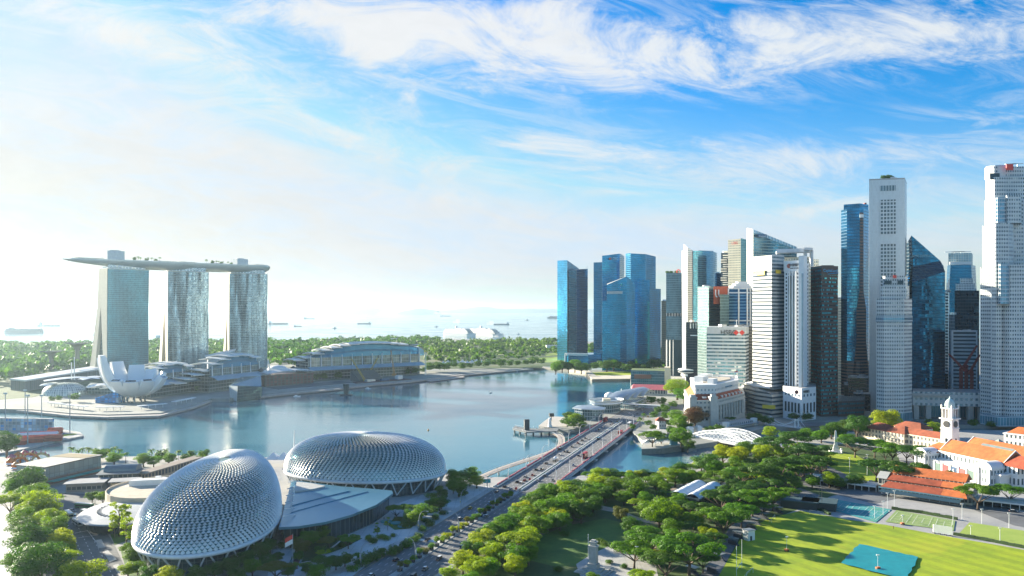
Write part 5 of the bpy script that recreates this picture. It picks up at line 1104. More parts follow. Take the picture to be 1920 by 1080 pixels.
# -- blue folded prism
r = tower('office_tower','blue glass tower with a sharp folded triangular peak',fp((1697,1000),(1772,1010)))
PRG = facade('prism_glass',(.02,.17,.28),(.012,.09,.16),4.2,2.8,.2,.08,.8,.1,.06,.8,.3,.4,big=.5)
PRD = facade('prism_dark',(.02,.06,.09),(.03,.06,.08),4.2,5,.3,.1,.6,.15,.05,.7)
def px3(px,py,Y): return (*A(px,Y),ZT(py,Y))
b0,b1,b2,b3 = A(1710,985),A(1772,1000),A(1772,1050),A(1697,1050)
def wall(m,pts,mi=0):
 a = Vector(pts[0]); d = Vector(pts[1])-a; d.z = 0; d.normalize(); m.add(pts,[tuple(range(len(pts)))],mi,[[((Vector(p)-a).dot(d),p[2]) for p in pts]])
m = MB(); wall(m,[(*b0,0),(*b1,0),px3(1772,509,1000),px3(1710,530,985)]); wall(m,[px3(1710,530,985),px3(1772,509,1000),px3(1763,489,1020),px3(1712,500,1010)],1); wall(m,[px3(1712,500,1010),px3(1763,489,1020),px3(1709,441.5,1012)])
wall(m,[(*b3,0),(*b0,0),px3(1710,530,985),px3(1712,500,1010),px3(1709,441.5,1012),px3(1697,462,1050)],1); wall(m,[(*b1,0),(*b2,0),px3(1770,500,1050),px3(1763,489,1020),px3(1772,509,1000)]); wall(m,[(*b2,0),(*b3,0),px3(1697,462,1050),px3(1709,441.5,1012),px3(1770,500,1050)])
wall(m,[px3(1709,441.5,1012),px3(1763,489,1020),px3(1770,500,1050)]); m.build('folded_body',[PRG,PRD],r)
text_part('ONE RAFFLES',4.0,(A(1728,1008)[0],A(1728,1008)[1]-1,ZT(480,1008)),(-.1,-1),mat('sign_dim',(.10,.30,.42),.4),r)
# -- rounded blue tower with crown under construction
r = tower('office_tower','rounded blue tower with open scaffolded crown between the folded prism and right tower',fp((1775,1160),(1832,1170)))
m = MB(); secs = []
for t in [i/10 for i in range(11)]:
 z = ZT(497,1160)*t; g = 5*max(0,t-.7)**1.0; l,q = 1774+max(0,t-.85)*16,1835-max(0,t-.5)*12; secs.append([(*A(px,Y),z) for px,Y in ((l,1175),(l+6,1158),(q-8,1158),(q,1178),(q,1210),(l,1210))])
m.loft(secs,0,True,False,True); m.build('tower_body',[facade('round_blue',(.015,.17,.30),(.01,.10,.19),4.2,2.2,.2,.12,.8,.1,.02,.3,.3,.4,big=.25)],r)
m = MB(); m.prism(fp((1778,1168),(1822,1162),(1824,1195),(1778,1195)),ZT(497,1160),ZT(474,1160)); m.build('crown_screen',facade('crown_scaffold',(.25,.38,.42),(.66,.68,.62),3.2,3.2,.25,.22,.4,.3),r)
m = MB(); m.box(*A(1801,1160),ZT(496,1160),30,1,3.5); m.build('sign_board',WHITE,r)
for dx in (0,12): m = MB(); a = A(1790+dx,1178); m.bar((a[0]-14,a[1],ZT(471,1160)),(a[0]+14,a[1],ZT(470,1160)),.9); m.bar((*a,ZT(474,1160)),(*a,ZT(470,1160)),.9); m.build('roof_gantry',STEEL,r)
for (px0,px1,Y,py,lab,mt,bits) in ((1790,1836,1060,545,'dark glass tower with pale stepped crown in front of the rounded blue tower',facade('night_glass',(.025,.06,.08),(.02,.035,.045),4.1,3.2,.25,.1,.65,.12,.05,.9),0),(1785,1830,985,622,'pale blue block with horizontal window bands behind the red cranes',facade('pale_band',(.05,.10,.14),(.34,.46,.54),4.4,40,.55,.003,.5,.2),0),
  (1772,1778,1080,548,'thin strip of a banded white tower beside the folded prism',facade('thin_band',(.05,.08,.1),(.6,.62,.62),4,6,.5,.1,.4,.2),0),(1779,1790,1040,590,'pale blue slab with small pink sign left of the dark glass tower',facade('slab_blue',(.3,.45,.55),(.35,.5,.58),4.2,2,.2,.1,.4,.2),0),(1750,1776,1075,700,'low dark tower base behind the bank block',facade('night_glass',(.02,.06,.08),(.02,.03,.04)),0)):
 f = fp((px0,Y),(px1,Y-6),(px1,Y+28),(px0,Y+30)); r = tower('office_tower',lab,f); body(r,f,ZT(py,Y),mt); roofbits(r,f,ZT(py,Y),1,px0)
 if px0 == 1790:
  for k,(x0,x1,y0,y1) in enumerate(((1792,1828,545,532),(1800,1824,532,522))): m = MB(); m.prism(fp((x0,Y+1),(x1,Y-4),(x1,Y+22),(x0,Y+24)),ZT(y0,Y),ZT(y1,Y)); m.build('crown',facade('pale_crown',(.40,.52,.58),(.55,.62,.64),3,3,.3,.2,.5,.2),r)
 if px0 == 1785:
  for px in (px0,px1): m = MB(); a = A(px,Y-4); m.box(*a,0,2,2.5,ZT(619,Y)); m.build('edge_fin',mat('pale_fin',(.52,.6,.65),.6),r)
  m = MB(); m.prism(fp((px0,Y-1),(px1,Y-8),(px1,Y-2),(px0,Y+3)),ZT(622,Y),ZT(619,Y)); m.build('top_beam',MATS['pale_fin'],r)
for (px,Y,y0,y1,jx,jy,lab) in ((1802,940,735,690,-14,16,'left red tower crane beside the right stepped tower'),(1812,945,735,684,12,22,'middle tallest red tower crane before the pale banded block'),(1822,940,735,695,9,18,'right red tower crane beside the right stepped tower')):
 a = A(px,Y); r = thing('tower_crane',lab,'crane',*a,0,'red cranes by the stepped tower'); m = MB(); lattice(m,(*a,0),(*a,ZT(y1,Y)),2.2,2.2,14,.4); m.build('mast',REDC,r)
 m = MB(); lattice(m,(a[0]-jx*.25,a[1],ZT(y1,Y)-2),(a[0]+jx,a[1],ZT(y1,Y)+jy),1.8,1,9,.35); m.build('jib',REDC,r); m = MB(); m.box(a[0]-jx*.3,a[1],ZT(y1,Y)-4,4,3,3.5); m.build('counterweight',REDC,r)
# filler blocks behind the district so that gaps close as in the photograph
for (px0,px1,Y,py,lab,mt) in ((1404,1412,1130,612,'slim grey tower strip between bank block and white banded tower',facade('strip',(.08,.1,.12),(.36,.34,.30),4,2,.5,.3,.3,.2)),(1571,1577,1160,560,'thin cream tower edge behind the dark blue tower',CRW)):
 f = fp((px0,Y),(px1,Y-4),(px1,Y+25),(px0,Y+25)); r = tower('office_tower',lab,f); body(r,f,ZT(py,Y),mt); roofbits(r,f,ZT(py,Y),1,px1)
# ================================================================ BRIDGES
BW = mat('bridge_concrete',(.52,.53,.53),.8,vary=.15); PINK = mat('pink_flowers',(.45,.13,.17),.8,vary=.5,scale=1.5,bump=.6)
c = RP(360,0); r = thing('road_bridge','wide road bridge with pink flower boxes crossing the river mouth','bridge',c[0],c[1],0)
def rprism(m,s0,s1,t0,t1,z0,z1,mi=0): return m.prism([RP(s0,t0),RP(s1,t0),RP(s1,t1),RP(s0,t1)],z0,z1,mi,bot=True)
m = MB(); rprism(m,S0,S1,-19.6,19.6,-1.7,.06); m.build('deck',BW,r)
m = MB(); rprism(m,S0-10,S0+4,-20,20,-5,-.2); m.build('abutment',CONC,r); m = MB(); rprism(m,S1-4,S1+8,-20,20,-5,-.2); m.build('abutment',CONC,r)
for sgn in (-1,1):
 m = MB(); rprism(m,S0-2,S1+2,sgn*19.2,sgn*19.8,0,1.15); m.build('parapet',BW,r)
 m = MB(); rprism(m,S0,S1,sgn*17.4,sgn*17.7,.1,.85); m.build('crash_barrier',WHITE,r)
 n = 40
 for i in range(n):
  s0 = S0+4+(S1-S0-8)*i/n; m = MB(); w = (S1-S0-8)/n*.9
  rr = random.Random(i*2+sgn); pts = []
  m.prism([RP(s0,sgn*18.2),RP(s0+w,sgn*18.2),RP(s0+w,sgn*19.1),RP(s0,sgn*19.1)],.9,1.5+.5*rr.random()); m.build('flower_box',PINK,r)
 m = MB(); rprism(m,S0-2,S1+2,sgn*19.85,sgn*20.05,-.6,-.2); m.build('edge_rail',WHITE,r)
for k,(t0,t1) in enumerate(((-1.5,-1.1),(1.1,1.5))): m = MB(); rprism(m,S0-6,S1+4,t0,t1,.1,1.0); m.build('median_wall',WHITE,r)
m = MB(); rprism(m,S0-4,S1+2,-1.05,1.05,.1,.55); m.build('median_bed',mat('median_bed',(.30,.33,.22),.9),r)
for i in range(7):
 s = 243+43*i; m = MB()
 m.prism([RP(s-1.1,-15),RP(s+1.1,-15),RP(s+1.1,18.4),RP(s-1.1,18.4)],-6,-1.75); m.prism([RP(s-2.6,14.5),RP(s+2.6,14.5),RP(s+2.6,20),RP(s-2.6,20)],-6,-3.3); m.build('pier',BW,r)
# curved foot bridge beside it
jp = [(892,899),(935,880),(985,863),(1030,848),(1048,838),(1053,828),(1050,818),(1038,811)]
P = [Vector(G(*p)) for p in jp]
def smooth_path(P,n=6):
 out = []
 for i in range(len(P)-1):
  p0,p1,p2,p3 = P[max(i-1,0)],P[i],P[i+1],P[min(i+2,len(P)-1)]
  for k in range(n):
   t = k/n; out.append(.5*((2*p1)+(p2-p0)*t+(2*p0-5*p1+4*p2-p3)*t*t+(3*p1-p0-3*p2+p3)*t**3))
 return out+[P[-1]]
P = smooth_path(P)
c = P[len(P)//2]; r = thing('foot_bridge','slender curved foot bridge left of the wide road bridge','bridge',c.x,c.y)
def offs(P,w):
 o = []
 for i in range(len(P)):
  t = (P[min(i+1,len(P)-1)]-P[max(i-1,0)]).normalized(); o.append(P[i]+Vector((-t.y,t.x))*w)
 return o
a,b_ = offs(P,3),offs(P,-3)
m = MB(); m.loft([[(*p,.15) for p in a],[(*p,.15) for p in b_],[(*p,-.8) for p in b_],[(*p,-.8) for p in a]],closed=False); m.build('deck',mat('boardwalk',(.46,.40,.34),.85,vary=.2),r)
for w in (2.9,-2.9):
 o = offs(P,w); m = MB(); m.tube([(*p,1.25) for p in o],.09,4)
 for p in o[::1]: m.bar((*p,.1),(*p,1.25),.09)
 m.build('railing',STEEL,r)
for k in range(6,len(P)-4,7): m = MB(); m.tube([(*P[k],-6),(*P[k],-.7)],.7,8); m.build('pier',BW,r)
# white truss arch bridge over the river
d = Vector((.53,-.848)); e = Vector((.848,.53)); o0 = Vector((169,784)); Lb = 74
TW = mat('truss_white',(.78,.80,.80),.45)
c = o0+d*Lb/2+e*12; r = thing('arch_bridge','white steel truss bridge with three arches over the river','bridge',c.x,c.y)
m = MB(); m.prism([tuple(o0-d*4-e*1),tuple(o0+d*(Lb+4)-e*1),tuple(o0+d*(Lb+4)+e*25),tuple(o0-d*4+e*25)],-.9,.35,bot=True); m.build('deck',BW,r)
for k,w in enumerate((0,12,24)):
 m = MB(); N = 14; lo = []; hi = []
 for i in range(N+1):
  t = i/N; p = o0+d*Lb*t+e*w; zt = 1.2+8.2*(1-(2*t-1)**2); hi.append((p.x,p.y,zt)); lo.append((p.x,p.y,.6))
 lo2 = [(p[0],p[1],max(p[2]-2.6,.7)) for p in hi]
 m.tube(hi,.42,6); m.tube(lo2,.34,6); m.tube(lo,.45,6)
 for i in range(N):
  m.bar(hi[i],lo2[i+1],.34); m.bar(lo2[i],hi[i+1],.34); m.bar(lo2[i],lo[i+1],.26); m.bar(lo[i],lo2[i+1],.26); m.bar(lo[i],hi[i],.3)
 m.build('truss_arch',TW,r)
for t in (.36,.5,.64):
 a = o0+d*Lb*t; b_ = a+e*24; z = 1.2+8.2*(1-(2*t-1)**2); m = MB(); m.bar((a.x,a.y,z),(b_.x,b_.y,z),.4); m.build('cross_brace',TW,r)
for (dd,w) in ((-5,3),(-5,14)):
 p = o0+d*dd+e*w; q = thing('gate_pillar',('near' if w < 5 else 'far')+' white pillar at the left end of the truss bridge','pillar',p.x,p.y,0,'white pillars of the truss bridge'); m = MB(); m.box(p.x,p.y,0,5.2,4.6,6.6,.5); m.build('shaft',WHITE,q); m = MB(); m.box(p.x,p.y,6.6,6.4,5.8,.8,.5); m.build('cap',WHITE,q); m = MB(); m.box(p.x,p.y,7.4,4,3.6,.8,.5); m.build('top_block',WHITE,q)
# little suspension bridge further up the river
p0,p1 = Vector(A(1432,866)),Vector(A(1504,838)); dd = (p1-p0).normalized(); ee = Vector((-dd.y,dd.x)); L = (p1-p0).length
r = thing('suspension_bridge','small white suspension foot bridge in front of the white banded tower','bridge',*((p0+p1)/2))
m = MB(); m.prism([tuple(p0-ee*4),tuple(p1-ee*4),tuple(p1+ee*4),tuple(p0+ee*4)],-.4,.5,bot=True); m.build('deck',BW,r)
for s in (.14,.86):
 for w in (-4,4): m = MB(); a = p0+dd*L*s+ee*w; m.tube([(a.x,a.y,0),(a.x,a.y,9)],[.7,.5],8); m.build('tower_post',TW,r)
for w in (-4,4):
 m = MB(); m.tube([((p0+dd*L*(.14+.72*i/10)+ee*w).x,(p0+dd*L*(.14+.72*i/10)+ee*w).y,1.6+7.2*(2*i/10-1)**2) for i in range(11)],.28,5)
 for s0,s1 in ((.14,-.04),(.86,1.04)): a,b_ = p0+dd*L*s0+ee*w,p0+dd*L*s1+ee*w; m.tube([(a.x,a.y,9),(b_.x,b_.y,.5)],.22,5)
 m.build('cable',TW,r)
# ================================================================ THE COLONNADED HOTEL BLOCK BY THE RIVER
FST = facade('fullerton_wall',(.10,.15,.18),(.56,.55,.50),5.2,4.4,.45,.58,.3,.3,.01,.6,.75)
FSP = mat('fullerton_stone',(.56,.55,.50),.75,vary=.15); FWH = mat('fullerton_white',(.74,.75,.74),.6,vary=.08)
fo = [(181,848),(208.5,853),(258,925),(276,1000),(200,965)]
r = thing('grand_hotel','grand grey stone hotel with columns, red roof and white upper storeys','hotel',225,915)
m = MB(); m.prism(fo,0,25.5,0,1); m.build('wall',[FST,FSP],r)
def inset(pts,k):
 cx = sum(p[0] for p in pts)/len(pts); cy = sum(p[1] for p in pts)/len(pts); return [(cx+(p[0]-cx)*k,cy+(p[1]-cy)*k) for p in pts]
def outset(pts,w):
 cx = sum(p[0] for p in pts)/len(pts); cy = sum(p[1] for p in pts)/len(pts); o = []
 for p in pts: v = Vector((p[0]-cx,p[1]-cy)); v = v.normalized()*(v.length+w); o.append((cx+v.x,cy+v.y))
 return o
m = MB(); m.prism(outset(fo,1.6),20.2,22.4); m.build('cornice',FSP,r)
m = MB(); m.prism(outset(fo,.9),24.8,26.4); m.build('parapet',FSP,r)
m = MB(); m.prism(outset(fo,1.0),0,5.2); m.build('plinth',FSP,r)
a,b_ = Vector(fo[1]),Vector(fo[2]); dn = norm2(fo[1],fo[2]); L = (b_-a).length
for i in range(9): p = a+(b_-a)*(.13+.76*i/8)+dn*1.3; m = MB(); m.tube([(p.x,p.y,5.2),(p.x,p.y,20.2)],[1.25,1.05],10); m.build('column',FSP,r)
for i in range(8):
 p = a+(b_-a)*(.13+.76*(i+.5)/8)+dn*.1; m = MB(); m.box(p.x,p.y,6,3.2,.5,13,math.atan2(b_.y-a.y,b_.x-a.x)); m.build('tall_window',DGLASS,r)
for t in (0.03,.96):
 p = a+(b_-a)*t+dn*.3; m = MB(); m.box(p.x,p.y,5.2,5.4,3,15,math.atan2(b_.y-a.y,b_.x-a.x)); m.build('corner_pavilion',FSP,r)
a,b_ = Vector(fo[0]),Vector(fo[1]); dn0 = norm2(fo[0],fo[1]); ang = math.atan2(b_.y-a.y,b_.x-a.x)
for t in (.1,.9): p = a+(b_-a)*t+dn0*.6; m = MB(); m.box(p.x,p.y,0,7.6,5,29,ang); m.box(p.x,p.y,29,8.6,6,1.2,ang); m.box(p.x,p.y,30.2,5.2,4,2.2,ang); m.build('entrance_tower',FSP,r)
for t in (.34,.5,.66): p = a+(b_-a)*t+dn0*.3; m = MB(); m.box(p.x,p.y,6,2.4,.7,10,ang); m.build('tall_window',DGLASS,r)
# red mansard strips and dormers
ro = inset(fo,.97); ri = inset(fo,.80)
for i in (0,1,4):
 j = (i+1) % 5; m = MB(); p,q,p2,q2 = ro[i],ro[j],ri[i],ri[j]; L = math.hypot(q[0]-p[0],q[1]-p[1])
 m.add([(*p,26.2),(*q,26.2),(*q2,31.5),(*p2,31.5)],[(0,1,2,3)],0,[[(0,0),(L,0),(L,9),(0,9)]]); m.build('tiled_roof',TILED if i != 4 else TILE,r)
for i in range(6):
 q = lerp(lerp(ro[1],ro[2],.22+.68*i/5),lerp(ri[1],ri[2],.22+.68*i/5),.4); m = MB(); m.box(q[0],q[1],27,2.2,3,2.4,math.atan2(fo[2][1]-fo[1][1],fo[2][0]-fo[1][0])); m.build('dormer',FWH,r)
q = lerp(lerp(ro[0],ro[1],.5),lerp(ri[0],ri[1],.5),.45); m = MB(); m.box(q[0],q[1],27,4,3,2.4,ang); m.build('dormer',FWH,r)
pi = inset(fo,.80); m = MB(); m.prism(pi,26,40,0,1); m.build('upper_storeys',[facade('fullerton_upper',(.2,.28,.32),(.74,.75,.74),4.6,4,.5,.55,.3,.3,.01,.5,.6),ROOFG],r)
m = MB(); m.prism(inset(fo,.815),38.6,41.2); m.prism(inset(fo,.62),40,40.2); m.build('white_parapet',FWH,r)
m = MB(); m.prism(inset(fo,.52),41.2,42.4); m.build('roof_terrace',mat('terrace_cream',(.50,.45,.36),.8),r)
for (x,y,w,d_,h) in ((205,900,14,10,6),(222,955,18,10,4),(245,950,10,16,3),(212,880,10,7,5)): m = MB(); m.box(x,y,41.2,w,d_,h,.9); m.build('roof_room',FWH,r)
text_part('THE FULLERTON HOTEL',2.0,(*lerp(inset(fo,.822)[1],inset(fo,.822)[2],.55),36.6),dn,MATS['sign_dim'],r)
fpx = inset(fo,.78)[2]; fl = thing('flag_pole','flag pole with red and white flag on the grand hotel roof','flag',fpx[0],fpx[1],41.2); m = MB(); m.tube([(*fpx,41.2),(*fpx,52)],.18,6); m.build('pole',WHITE,fl); m = MB(); m.add([(fpx[0],fpx[1],51.8),(fpx[0]-3.6,fpx[1]-.4,50.6),(fpx[0]-3.6,fpx[1]-.4,49.4),(fpx[0],fpx[1],50.4)],[(0,1,2,3)]); m.build('red_half',MATS['sign_red'],fl); m = MB(); m.add([(fpx[0],fpx[1],50.38),(fpx[0]-3.6,fpx[1]-.4,49.38),(fpx[0]-3.6,fpx[1]-.4,48.2),(fpx[0],fpx[1],49)],[(0,1,2,3)]); m.build('white_half',WHITE,fl)
# riverside restaurant terrace
p0,p1 = Vector(G(1361,806)),Vector(G(1415,797)); dd = (p1-p0).normalized(); ee = Vector((-dd.y,dd.x)); L = (p1-p0).length
r = thing('terrace_restaurant','low white riverside terrace with arches below the grand hotel','building',*((p0+p1)/2))
m = MB(); m.prism([tuple(p0),tuple(p1),tuple(p1+ee*13),tuple(p0+ee*13)],0,5.4,0,1); m.build('wall',[facade('arcade',(.08,.12,.14),(.62,.66,.68),5.4,3.4,.25,.35,.2,.4),CONC],r)
m = MB(); m.prism([tuple(p0-ee*5),tuple(p1-ee*5),tuple(p1-ee*.2),tuple(p0-ee*.2)],3.1,3.6); m.build('awning',mat('awning_grey',(.30,.33,.35),.7),r)
for s in (0,.97): m = MB(); a = p0+dd*L*s; m.box(a.x,a.y,0,5,5,7.5,math.atan2(dd.y,dd.x)); m.build('end_pavilion',FWH,r)
# saucer topped pavilion
c = A(1293,1260); r = thing('saucer_pavilion','round white flying saucer shaped restaurant on a stem','pavilion',*c)
z = ZT(697,1260); m = MB(); m.lathe(*c,[(7,0),(7,z-7)],16); m.build('stem',WHITE,r); m = MB(); m.lathe(*c,[(6,z-8),(13,z-6),(13,z-3),(11,z-2)],28); m.build('lower_ring',WHITE,r)
m = MB(); m.lathe(*c,[(11,z-2),(17,z-.5),(18,z+1.5),(17,z+4.4),(10,z+5.6),(0,z+5.8)],32); m.build('saucer',WHITE,r,smooth='auto'); m = MB(); m.lathe(*c,[(17.7,z+.6),(18.15,z+1.5),(17.7,z+3)],32); m.build('window_band',DGLASS,r); m = MB(); m.lathe(*c,[(6.4,z+5.6),(6.4,z+10),(0,z+10.2)],18); m.build('top_drum',WHITE,r)
# glass block and long red roof on the quay
f = [A(1183,1300),A(1256,1280),A(1258,1330),A(1185,1345)]; r = thing('glass_block','low teal glass block with planted roof behind the long red roof','building',*A(1220,1310))
m = MB(); m.prism(f,0,ZT(695,1290),0,1); m.build('wall',[facade('quay_glass',(.05,.17,.22),(.14,.2,.22),4.4,3,.25,.1,.6,.15,.04,.6),mat('roof_planting',(.10,.16,.05),.9,vary=.5,scale=.3)],r)
m = MB(); a = A(1205,1287); m.box(a[0],a[1],12,26,4,6,-.2); m.build('brown_balcony',mat('brown_panel',(.20,.11,.08),.8),r); m = MB(); m.prism([A(1246,1279),A(1257,1276),A(1257,1300),A(1246,1300)],0,ZT(689,1278)); m.build('pale_end',CREAM,r)
p0,p1 = Vector(A(1186,1165)),Vector(A(1251,1150)); r = thing('red_roof_pavilion','long low waterfront building with straight pink red roof','building',*((p0+p1)/2)); q = [tuple(p0),tuple(p1),(p1.x+3,p1.y+26),(p0.x+3,p0.y+26)]
m = MB(); m.prism(q,0,7.5); m.build('wall',facade('arcade2',(.08,.1,.12),(.5,.5,.46),7.5,3.8,.3,.35,.2,.4),r); m = MB(); m.gable(q,7.6,6,1.5,hip=3); m.build('roof',mat('pink_roof',(.52,.13,.15),.7,vary=.15),r)
r = thing('fountain','white water jet rising beside the long pink red roof','fountain',*A(1165,1170),WZ); m = MB(); c = A(1165,1170); m.lathe(*c,[(4.5,WZ),(3,WZ+2),(1.2,WZ+7),(.2,WZ+12)],10); m.lathe(c[0]+4,c[1],[(2.4,WZ),(1.5,WZ+2),(.1,WZ+6)],8); m.build('jet',WHITE,r)
# wavy glass roofed waterfront building
ZR = mat('wave_roof',(.36,.42,.46),.4,.4,vary=.15)
def wave(name,lab,fo_,z,th,hw,wallm,bulge=2.0):
 c = (sum(p[0] for p in fo_)/len(fo_),sum(p[1] for p in fo_)/len(fo_)); r = thing(name,lab,'building',*c); m = MB(); m.prism(inset(fo_,.86),0,z-.3); m.build('glass_wall',wallm,r)
 m = MB(); m.prism(fo_,z,z+th*.4,pts2=inset(fo_,1.0)); m.prism(inset(fo_,.97),z+th*.4,z+th,pts2=inset(fo_,.6)); m.build('curved_roof',ZR,r); return r
GW = facade('wave_glass',(.06,.13,.17),(.3,.36,.4),4.2,3,.16,.14,.5,.15)
wave('glass_pavilion','glass pavilion with flat curved roof at the far left end of the road bridge',[A(1073,905),A(1090,893),A(1112,888),A(1133,890),A(1136,908),A(1110,930),A(1082,928)],11.5,2.2,10,GW)
r = wave('oval_pavilion','oval roofed waterfront pavilion with open roof deck',ring(A(1137,975)[0],975,18,26,24,-.5),10,1.6,9,GW)
m = MB(); m.lathe(A(1137,975)[0],975,[(19,11.4),(20.5,14)],24,sx=.95,sy=1.25,rz=-.5); m.build('deck_screen',mat('screen',(.5,.55,.58),.4),r)
m = MB(); m.box(A(1138,975)[0],980,11.6,9,7,3); m.build('roof_room',CREAM,r)
c = A(1175,1050); r = thing('wave_roof_hall','hall with big overlapping wave shaped grey roof shells','building',*c)
m = MB(); m.prism([A(1142,1015),A(1190,985),A(1212,1040),A(1160,1085)],0,9); m.build('glass_wall',GW,r)
for k in range(4):
 p0 = Vector(A(1136+15*k,1000+14*k)); dd = Vector((.45,.89)); ee = Vector((.89,-.45)); secs = []
 for i in range(9):
  t = i/8; z = 9+8.5*math.sin(math.pi*(.08+.8*t))+k*.6; a = p0+dd*(75-10*k)*t; secs.append([(a.x,a.y,z),(a.x+ee.x*9,a.y+ee.y*9,z+1.4),(a.x+ee.x*18,a.y+ee.y*18,z-1.6),(a.x+ee.x*18,a.y+ee.y*18,z-2.2),(a.x,a.y,z-.6)])
 m = MB(); m.loft(secs,0,True,True,True); m.build('roof_shell',ZR,r,smooth='auto')
c = A(1143,1085); r = thing('white_pod','small rounded white pod beside the wave roof hall','pavilion',*c); m = MB(); m.lathe(*c,[(6,3),(7,6),(6,9),(3,11),(0,11.6)],16); m.build('shell',WHITE,r,smooth='auto'); m = MB(); m.lathe(*c,[(5,0),(5,3.2)],12); m.build('base',DGLASS,r)
p0,p1 = Vector(G(1168,768)),Vector(G(1240,772)); r = thing('covered_walkway','pale long covered walkway crossing the far junction','walkway',*((p0+p1)/2)); m = MB(); m.bar((*p0,7),(*p1,7),5,1.2); m.build('roof',WHITE,r); m = MB(); m.bar((*p0,4.4),(*p1,4.4),4.2,.8); m.build('deck',STEEL,r)
for t in (.05,.5,.95): m = MB(); a = p0+(p1-p0)*t; m.tube([(*a,0),(*a,7)],.5,8); m.build('post',CONC,r)
# viewing pier, statue terrace
pr = [Wp(*p) for p in [(961,812),(986,818),(1045,816),(1048,811),(990,811),(965,806)]]
r = thing('viewing_pier','dark viewing pier on piles jutting into the bay','pier',*pr[1],WZ)
m = MB(); m.prism(pr,-.9,.1,bot=True); m.build('deck',mat('pier_deck',(.20,.21,.21),.85),r)
for px,py in ((965,812),(975,815),(986,817.5),(1000,817.5),(1015,817),(1030,817),(1042,816)): m = MB(); a = Wp(px,py-.8); m.tube([(*a,-7),(*a,-.8)],.8,8); m.build('pile',DARKM,r)
m = MB(); a = Wp(987.5,814); m.box(*a,.1,5,4,10.5,.2); m.build('shelter_tower',DARKM,r)
m = MB(); n = len(pr);
for i in (0,1,4): a,b_ = pr[i],pr[(i+1) % n]; m.bar((*a,1.2),(*b_,1.2),.12)
m.bar((*pr[0],0),(*pr[0],1.2),.12); m.build('railing',STEEL,r)
m = MB(); m.prism([Wp(*p) for p in [(1010,806),(1022,796),(1034,788),(1058,789),(1068,800),(1062,808),(1024,808)]],-6,.35); struct(m,'terrace',mat('pale_terrace',(.52,.48,.42),.8))
a = G(1031,801); r = thing('waterfront_statue','white upright fountain statue on the terrace by the pier','statue',*a); m = MB(); m.lathe(*a,[(2.6,.3),(2.2,2.2),(1.5,2.4)],12); m.build('plinth',WHITE,r); m = MB(); m.lathe(*a,[(1.5,2.3),(1.8,4),(1.3,6.5),(1.5,8),(1.2,9.2),(0,9.8)],12); m.build('figure',WHITE,r,smooth=True)
a = G(1034,789); r = thing('dark_kiosk','dark box kiosk behind the white statue','kiosk',*a); m = MB(); m.box(*a,4.5,5,3,3.6,.2); m.build('box',DARKM,r); m = MB(); m.tube([(*a,.3),(*a,4.6)],.4,6); m.build('post',DARKM,r)
# river terrace with white tents
r = thing('stone_terrace','stone walled river terrace with tents opposite the park','terrace',*G(1240,838)); pr = [Wp(*p) for p in [(1203,853),(1245,851),(1278,846),(1277,832),(1212,834)]]
m = MB(); m.prism(pr,-6,.9); m.build('stone_wall',mat('terrace_stone',(.20,.21,.19),.9,vary=.3,scale=.6),r); m = MB(); m.prism(outset(pr,.3),.9,1.2); m.build('coping',STONE,r)
for i,(px,py,w) in enumerate(((1217,838,5.5),(1232,836,5),(1246,834,5.5))):
 a = G(px,py); r = thing('canvas_tent',('left','middle','right')[i]+' white pointed canvas tent on the stone river terrace','tent',*a,1.2,'tents on the river terrace'); m = MB(); m.prism([(a[0]-w,a[1]-w*.8),(a[0]+w,a[1]-w*.8),(a[0]+w,a[1]+w*.8),(a[0]-w,a[1]+w*.8)],4.4,6.8,pts2=[(a[0]-.3,a[1]-.3),(a[0]+.3,a[1]-.3),(a[0]+.3,a[1]+.3),(a[0]-.3,a[1]+.3)],bot=True); m.build('canopy',WHITE,r)
 for sx in (-1,1):
  for sy in (-1,1): m = MB(); m.tube([(a[0]+sx*w*.92,a[1]+sy*w*.72,1.2),(a[0]+sx*w*.92,a[1]+sy*w*.72,4.5)],.14,5); m.build('pole',WHITE,r)
a = G(1263,836); r = thing('blue_box','small blue box hoarding at the right end of the stone terrace','hoarding',*a); m = MB(); m.box(*a,0,6,5,5.5,.1); m.build('panels',mat('hoarding_blue',(.08,.30,.45),.6),r); m = MB(); m.box(*a,5.5,6.6,5.6,.3,.1); m.build('roof',STEEL,r)
a = G(1239,803); r = thing('gate_house','small white gate house with red roof at the right end of the bridge','building',*a); m = MB(); m.box(*a,0,8,7,8,.3); m.build('wall',facade('gate_wall',(.1,.12,.14),(.66,.64,.58),4,2.6,.5,.5,.2,.4),r)
q = [(a[0]-5,a[1]-4),(a[0]+5,a[1]-4),(a[0]+5,a[1]+4),(a[0]-5,a[1]+4)]; m = MB(); m.gable(q,8.2,3,.4,hip=4); m.build('roof',TILED,r); m = MB(); m.prism([G(1212,822),G(1250,822),G(1252,812),G(1214,812)],0,3.5); m.build('boat_landing',STONE,r)
